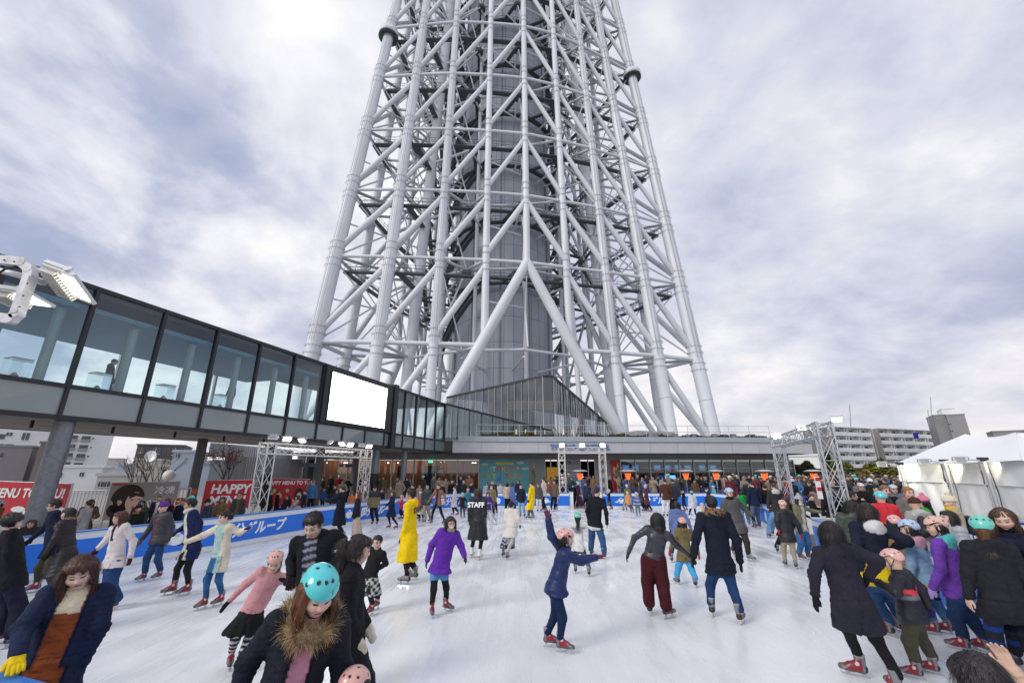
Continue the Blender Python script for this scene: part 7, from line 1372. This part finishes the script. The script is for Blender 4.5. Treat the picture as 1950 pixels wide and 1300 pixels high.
person('man in a dark brown jacket and white trousers seen from behind', hd=(1266, 917), yaw=10, fl=(1264, 984), fr=(1271, 984), hair='short', top='jacket', tc=(.075, .028, .02), bc=(.62, .6, .6), sh=1.15)
person('man in a black padded jacket close beside the brown jacket', hd=(1281, 916), yaw=15, fl=(1278, 982), fr=(1286, 982), hair='short', top='puffer', tc=(.025, .03, .045), bc=BLK, sh=1.1)
person('child falling sideways in black and tan by the far boards', hd=(1300, 935), yaw=-40, fl=(1303, 974), fr=(1308, 972), hair='none', hat='beanie', hatc=(.02, .02, .02), top='jacket', tc=(.012, .012, .014), hem=.6, bc=BLK, hl=(.2, .3, .1))
person('girl in a white padded jacket and aqua helmet from behind', hd=(1317, 939), yaw=5, fl=(1313, 989), fr=(1326, 989), hair='bun', top='puffer', tc=(.50, .53, .60), hem=.42, bc=BLK, hat='helmet', hatc=(.10, .55, .55), shoes='white', fit=.004)
person('small child in a pink helmet and cream jacket crouching on the ice', hd=(1337, 962), yaw=150, Y=19.5, pel=(1339, 982), ht=1.0, hair='none', top='puffer', tc=(.6, .52, .42), bc=BLK, hat='helmet', hatc=(.75, .40, .44))
person('person bending double in dark purple by the far boards', hd=(1345, 932), yaw=-60, fl=(1345, 985), fr=(1352, 985), pel=(1348, 955), hp=50, hair='short', top='jacket', tc=(.03, .02, .045), bc=BLK)
person('girl in a turquoise coat and light helmet beyond the boards', hd=(1358, 928), yaw=-90, Y=27.0, ht=1.35, hair='none', top='coat', tc=(.10, .50, .42), hem=.4, bc=BLK, hat='helmet', hatc=LBLUE)
person('man in a navy sweater and slate trousers seen from behind', hd=(1432, 922), yaw=-5, fl=(1437, 1007), fr=(1446, 1005), hair='short', top='sweater', tc=(.010, .020, .050), bc=(.08, .10, .15), bm=fab, fit=.025, sh=1.12, e=.03)
person('child in a bright green jacket and jeans beside the navy sweater', hd=(1412, 938), yaw=0, fl=(1418, 1006), fr=(1428, 998), hair='bob', top='jacket', tc=(.02, .32, .06), hem=.5, bc=(.08, .20, .40), hood=True)
person('woman with black hair and black top left of the navy sweater', hd=(1419, 926), yaw=20, Y=18.8, ht=1.55, hair='bob', top='coat', tc=BLK, bc=BLK)
person('man in a charcoal jacket with a white hood and pale jeans', hd=(1473, 926), yaw=5, fl=(1464, 1024), fr=(1470, 1019), hair='short', hc=(.07, .03, .02), top='jacket', tc=(.035, .032, .034), hem=.46, hood=(.6, .58, .56), bc=(.12, .24, .42), fit=.03, sh=1.12, e=.035)
person('man in a black jacket between the navy sweater and the charcoal jacket', hd=(1456, 928), yaw=15, Y=17.5, ht=1.66, hair='short', top='jacket', tc=BLK, bc=BLK)
# ---------------- spectators behind the left boards
def watch(label, x, y, Y, yaw, **k): return person(label, hd=(x, y), yaw=yaw, Y=Y, feet=False, shoes='none', **k)
watch('woman with wavy brown hair peering over the left boards', 60, 996, 10.6, 150, ht=1.30, hair='long', hc=(.05, .02, .012), top='coat', tc=(.03, .02, .025), smile=True, hp=12)
watch('man in a light grey wool coat in profile behind the left boards', 168, 960, 12.8, -95, hair='short', hc=(.012, .01, .01), top='coat', tc=(.33, .32, .33), hp=-4)
watch('person in black holding up a yellow phone before the portrait advert', 228, 955, 14.8, 170, hair='short', top='jacket', tc=BLK, hl=(.0, .3, .05), hr=(-.05, .3, .08), elb=(0, 0, -1))
watch('man in a black cap with a tan fur hood leaning on the left boards', 264, 968, 13.6, 190, ht=1.42, hat='cap', hatc=(.015, .018, .03), hair='short', fur=(.35, .2, .08), top='parka', tc=BLK, hp=14)
watch('grey haired man looking over from behind the black cap', 271, 955, 15.2, 185, hair='short', hc=(.2, .2, .2), top='coat', tc=(.1, .1, .11))
watch('person with red brown hair in a white shirt and dark coat', 303, 949, 15.2, 150, hair='short', hc=(.10, .03, .02), top='coat', tc=(.02, .02, .03), inner=(.7, .7, .7), iw=.06)
watch('man in a dark navy jacket behind the turtleneck skater', 347, 956, 15.6, 150, hair='short', hc=(.04, .02, .015), top='jacket', tc=(.015, .025, .05))
watch('man in a black cap and navy padded jacket leaning on the boards', 395, 957, 14.6, 210, ht=1.45, hat='cap', hatc=(.012, .015, .03), hair='short', top='puffer', tc=(.012, .02, .05), hp=16)
watch('woman in a white mask and khaki coat beside the navy padded jacket', 415, 958, 15.8, 120, hair='low', hc=(.03, .015, .012), top='coat', tc=(.16, .14, .11), mask=True)
watch('tall man in an open grey jacket over an olive shirt by the gate tower', 457, 943, 14.8, 165, hair='short', top='jacket', tc=(.05, .055, .06), inner=(.10, .085, .04), iw=.07, glasses=True)
watch('person in black standing behind the left gate tower', 517, 938, 22, 90, hair='short', top='coat', tc=BLK)
watch('person in a long black coat looking at the small red banner', 530, 938, 21.6, 40, hair='short', top='coat', tc=(.012, .013, .02), hem=.2)
watch('laughing woman with long hair holding a beige furry bag', 548, 946, 20, 200, ht=1.45, hair='long', top='coat', tc=(.014, .014, .03), smile=True)
watch('woman in a beige coat with a pink bag covering her mouth', 566, 947, 19.6, 230, ht=1.45, hair='long', hc=(.04, .02, .014), top='coat', tc=(.36, .30, .28), hl=(-.05, .2, .02))
watch('man in a navy jacket right of the beige coat with the pink bag', 581, 937, 20.5, 230, hair='short', top='jacket', tc=(.014, .022, .06))
watch('person in a blue jacket by the dark column', 617, 932, 26, 160, hair='short', top='jacket', tc=(.03, .10, .26))
watch('woman in a white mask and dark padded coat behind the boards', 642, 935, 21.5, 180, hair='bob', top='puffer', tc=(.02, .03, .045), mask=True)
watch('person behind the masked woman, partly hidden', 638, 927, 24, 200, hair='short', top='coat', tc=(.03, .03, .035))
watch('person in an orange top laughing by the white gate tower', 671, 940, 20.8, 190, ht=1.5, hair='bob', hc=(.05, .02, .012), top='sweater', tc=(.72, .18, .05), smile=True)
watch('person with short black hair left of the brown haired woman', 727, 934, 23, 150, hair='short', top='jacket', tc=(.02, .02, .03)); watch('brown haired woman in a mask watching over the left boards', 744, 928, 24, 160, hair='long', hc=(.12, .06, .03), top='coat', tc=(.2, .16, .12), mask=True)
watch('person with chestnut hair and pale coat behind the far left boards', 799, 926, 27, 140, hair='bob', hc=(.2, .09, .04), top='coat', tc=(.4, .32, .24)); watch('older man with light brown hair behind the far left boards', 842, 923, 26.5, 190, hair='short', hc=(.18, .11, .07), top='jacket', tc=(.03, .03, .035))
watch('bald man in black behind the far left boards', 861, 918, 27.5, 170, hair='none', top='coat', tc=BLK); watch('man in a dark blue coat next to the bald man', 870, 921, 28.5, 190, hair='short', top='coat', tc=(.02, .03, .06)); watch('grey haired man in a dark green coat', 883, 918, 28, 160, hair='short', hc=(.4, .4, .4), top='coat', tc=(.03, .04, .03)); watch('man in a navy blazer behind the mint helmet child', 897, 921, 26.6, 120, hair='short', top='jacket', tc=(.015, .03, .07))
for i, (x, y, w_, c_, lb) in enumerate(((927, 921, 180, (.4, .4, .5), 'woman in a pale scarf before the turquoise poster'), (953, 922, 170, (.6, .6, .6), 'child in white before the turquoise poster'), (987, 917, 190, (.015, .02, .05), 'man in navy beneath the star of the turquoise poster'), (1045, 918, 150, (.3, .1, .05), 'person in a rust jacket at the lit entrance'), (1064, 922, 90, (.6, .32, .02), 'person in a mustard jacket at the lit entrance'))): watch(lb, x, y, 27.5, w_, hair='short' if i % 2 else 'bob', top='coat', tc=c_)
# ---------------- spectators and helpers on the right
watch('fair haired man in a black jacket looking at the camera', 1685, 934, 10.2, 185, hair='short', hc=(.22, .12, .06), top='jacket', tc=(.012, .012, .014), skin=(.7, .47, .38), sh=1.1, inner=(.05, .05, .05)); watch('balding ginger man in a grey jacket with pink lining and a backpack strap', 1730, 938, 9.3, 190, hair='short', hc=(.34, .16, .07), top='jacket', tc=(.16, .15, .14), hood=(.5, .2, .2), skin=(.74, .46, .36), sh=1.1)
P = watch('person in a brown knit hat and light grey coat with a black rucksack', 1742, 960, 8.1, 10, ht=1.5, hair='none', hat='beanie', hatc=(.07, .035, .025), top='coat', tc=(.36, .34, .34), hood=(.5, .5, .5)); 
def rucksack(P, col, w=.26, h_=.36):
    c = P['ch']-P['T'][1]*(.20*P['s'])-P['T'][2]*.07; S = Sdf(); T = P['T']
    for a in (-1, 1):
        S.cap(c+T[0]*a*w*.3+T[2]*h_*.3, c+T[0]*a*w*.34-T[2]*h_*.32, .06, .075, k=.06)
    S.cap(c-T[1]*.06-T[0]*.06-T[2]*.08, c-T[1]*.06+T[0]*.06-T[2]*.08, .05, .05, k=.02); V, Q = S.mesh(.016); o = mkmesh('rucksack', V, Q, nylon, np.tile(np.array(col), (len(V), 1)), None, P['root']); o.location = P['o'].location; return o
o = rucksack(P, (.02, .02, .024)); tag(o, 'black rucksack on the back of the light grey coat', 'rucksack')
watch('person in a pink knit hat and bright green jacket with a dark plait', 1758, 956, 8.6, -30, ht=1.45, hair='low', hat='pom', hatc=(.66, .20, .30), top='jacket', tc=(.05, .42, .06)); P = watch('person in a cream bobble hat, yellow scarf and beige coat', 1808, 957, 7.9, -60, ht=1.5, hair='none', hat='pom', hatc=(.68, .62, .48), top='coat', tc=(.42, .35, .26), scarf=(.75, .52, .01), e=.05); o = rucksack(P, (.015, .025, .08), .2, .28); tag(o, 'navy backpack with a white print on the beige coat', 'rucksack')
watch('woman in black with a grey scarf sitting at a table with a red cup', 1545, 946, 14.6, 130, ht=1.35, hair='bun', hc=(.04, .02, .014), top='coat', tc=BLK, scarf=(.3, .27, .22), hl=(.0, .3, -.25)); watch('person with brown hair seen through the right gate tower', 1552, 930, 17, 20, hair='bob', hc=(.06, .03, .02), top='coat', tc=(.3, .22, .2)); watch('person in a dark grey padded coat right of the gate tower', 1598, 925, 14.5, 40, hair='long', top='puffer', tc=(.06, .065, .075)); watch('man in black with short hair before the padded grey coat', 1577, 932, 13, 10, hair='short', top='jacket', tc=BLK)
watch('person eating a bun behind the green padded coat', 1624, 943, 11.2, 120, hair='short', hc=(.03, .018, .014), top='jacket', tc=(.015, .02, .03), hr=(-.05, .2, .05)); watch('person under a black umbrella hat behind the eating man', 1615, 935, 12.6, 60, hair='short', top='coat', tc=BLK, hat='cap', hatc=BLK); watch('person in a white helmet among the dark jackets', 1640, 928, 14.5, 200, hair='none', hat='helmet', hatc=(.7, .7, .72), top='jacket', tc=BLK); watch('person in a black cap and navy jacket by the blue barrier', 1668, 930, 13.5, 160, hair='short', hat='cap', hatc=(.03, .035, .045), top='jacket', tc=(.015, .02, .035)); watch('person in a white and black helmet near the tent corner', 1702, 932, 13, 200, hair='none', hat='helmet', hatc=(.6, .66, .75), top='puffer', tc=(.12, .12, .16)); watch('person in a light blue jacket standing above the crowd', 1616, 916, 24, -40, hair='short', hc=(.05, .02, .015), top='jacket', tc=(.10, .26, .42))
# ---------------- the distant crowd: prototypes copied
CROWD = []; rnd = random.Random(42)
for i in range(14):
    hr_s = ['short', 'bob', 'short', 'long', 'short', 'low', 'short', 'bob', 'short', 'short', 'long', 'short', 'bob', 'short'][i]; arms = [None, (.0, .28, -.1), None, (.05, .3, -.3), None, (.1, .2, -.35), None][i % 7]
    d_ = person('crowd member', yaw=0, ht=1.62+.02*(i % 6), pos=(0, 0, 1.55+.02*(i % 6)), proto=True, hair=hr_s, hc=(1, 1, 1), top=['coat', 'puffer', 'jacket', 'coat', 'hoodie', 'parka', 'puffer'][i % 7], tc=(1, 1, 1), bc=(1, 1, 1), bm=fab, feet=False, shoes='none', hl=arms, hat=('beanie' if i == 4 else 'helmet' if i == 9 else 'cap' if i == 11 else None), hatc=(1, 1, 1), skin=(.55, .35, .26), scarf=(.3, .3, .3) if i % 5 == 2 else None, hood=True if i % 3 == 0 else None, hy=(i*37) % 60-30, fit=.02)
    CROWD.append(d_['o'])
CC = [('black', BLK), ('black', (.02, .02, .022)), ('navy', (.015, .02, .035)), ('black', (.012, .012, .015)), ('black', (.014, .014, .016)), ('navy', (.012, .02, .05)), ('dark grey', (.05, .05, .055)), ('brown', (.10, .06, .035)), ('beige', (.26, .20, .15)), ('grey', (.12, .12, .13)), ('dark green', (.03, .045, .03)), ('maroon', (.10, .02, .03)), ('pale grey', (.30, .30, .31)), ('black', BLK), ('blue', (.05, .14, .32)), ('tan', (.18, .11, .06)), ('dark red', (.22, .02, .025))]
HC = [(.012, .010, .010), (.02, .014, .012), (.05, .022, .014), (.015, .012, .012), (.09, .04, .02), (.25, .24, .23)]
used = [False]*len(CROWD)
def crowd(x, Y, yaw, where, group, h=None, seed=None, dz=0.):
    i = rnd.randrange(len(CROWD)); nm, c = CC[rnd.randrange(len(CC))]; src = CROWD[i]; o = src.copy(); C.objects.link(o); p = aty(x, 895, Y); o.location = (p[0], p[1], dz); o.rotation_euler = (0, 0, -math.radians(yaw)); sc = h or rnd.uniform(.93, 1.06); o.scale = (sc, sc, sc)
    o['label'] = 'person in a %s coat %s' % (nm, where); o['group'] = group; o['category'] = 'person'
    for ch in src.children:
        k = ch.copy(); C.objects.link(k); k.parent = o; n0 = k.name.split('.')[0]
        if n0 in ('hair',): k.color = (*HC[rnd.randrange(6)], 1)
        elif n0 in ('trousers',): k.color = (*[(.015, .016, .02), (.02, .05, .12), (.012, .012, .012), (.25, .2, .15)][rnd.randrange(4)], 1)
        elif n0 in ('helmet', 'knit_hat', 'cap'): k.color = (*[PINKH, AQUA, (.6, .6, .6), (.02, .02, .03), LBLUE][rnd.randrange(5)], 1)
        elif n0 == 'scarf': k.color = (1, .9, .8, 1)
        else: k.color = (*c, 1)
        for g in ch.children: q = g.copy(); C.objects.link(q); q.parent = k
G1 = 'spectators between the far boards and the hall windows'; G2 = 'people in the distant crowd by the hedge'; G3 = 'people at the building entrance'; G4 = 'people queuing behind the right gate'
for i in range(46): crowd(1160+i*7.6+rnd.uniform(-3, 3), rnd.uniform(26.8, 33), 180+rnd.uniform(-70, 70), 'watching behind the far boards by the hall windows', G1)
for i in range(22): crowd(1330+i*7.5+rnd.uniform(-3, 3), rnd.uniform(30, 38.5), rnd.uniform(0, 360), 'standing by the last hall windows', G1)
for i in range(14): crowd(1040+i*7+rnd.uniform(-3, 3), rnd.uniform(29, 39), rnd.uniform(0, 360), 'in front of the building entrance', G3)
for i in range(18): crowd(600+i*17+rnd.uniform(-6, 6), rnd.uniform(28, 34), rnd.uniform(100, 260), 'in front of the wood clad hall', 'people in front of the wood clad hall')
for row, (Y, n) in enumerate(((22, 15), (26, 20), (30, 24), (34, 26), (38.5, 28))):
    for i in range(n): crowd(1478+(250/n)*i+rnd.uniform(-3, 3), Y+rnd.uniform(-1.2, 1.2), 180+rnd.uniform(-80, 80) if rnd.random() < .7 else rnd.uniform(0, 360), 'in the dense crowd before the hedge', G2)
for i in range(12): crowd(1388+i*24+rnd.uniform(-5, 5), rnd.uniform(19.8, 23) if i < 3 else rnd.uniform(17.5, 21), rnd.uniform(-60, 60) if i % 2 else 190, 'queuing beside the right lighting gate', G4) if 1388+i*24 > 1490 or i < 1 else None
for x_, Y_ in ((20, 13.5), (190, 14.2), (285, 14.6), (332, 15), (375, 15.4), (435, 15.6), (600, 23), (592, 24), (655, 24.5), (700, 24.2), (764, 26)): crowd(x_, Y_, 180+rnd.uniform(-50, 50), 'watching behind the left boards', 'spectators behind the left boards', h=.92, dz=-.38 if x_ < 500 else 0.)
for o in CROWD:
    for ch in list(o.children):
        for g in list(ch.children): bpy.data.objects.remove(g)
        bpy.data.objects.remove(ch)
    bpy.data.objects.remove(o)
# walkway visitors seen as dark figures
for i, (y, off, lb, ya) in enumerate(((18.9, 1.9, 'dark clad person standing inside the glass walkway', -90), (14.55, 2.3, 'person bending over a display case inside the walkway', 60))):
    q = bp_(y, off, 0); person(lb, yaw=ya, ht=1.66, pos=(q.x, q.y, ZM-.1+1.55), proto=False, Y=float(q.y), feet=False, shoes='none', z0=ZM-.1, hair='short', top='jacket', tc=(.03, .035, .05), bc=(.03, .03, .035), hp=25)
for p_ in PEOPLE: 
    if p_[1] < .9 or p_[1] > 1.95: print('HT', p_)
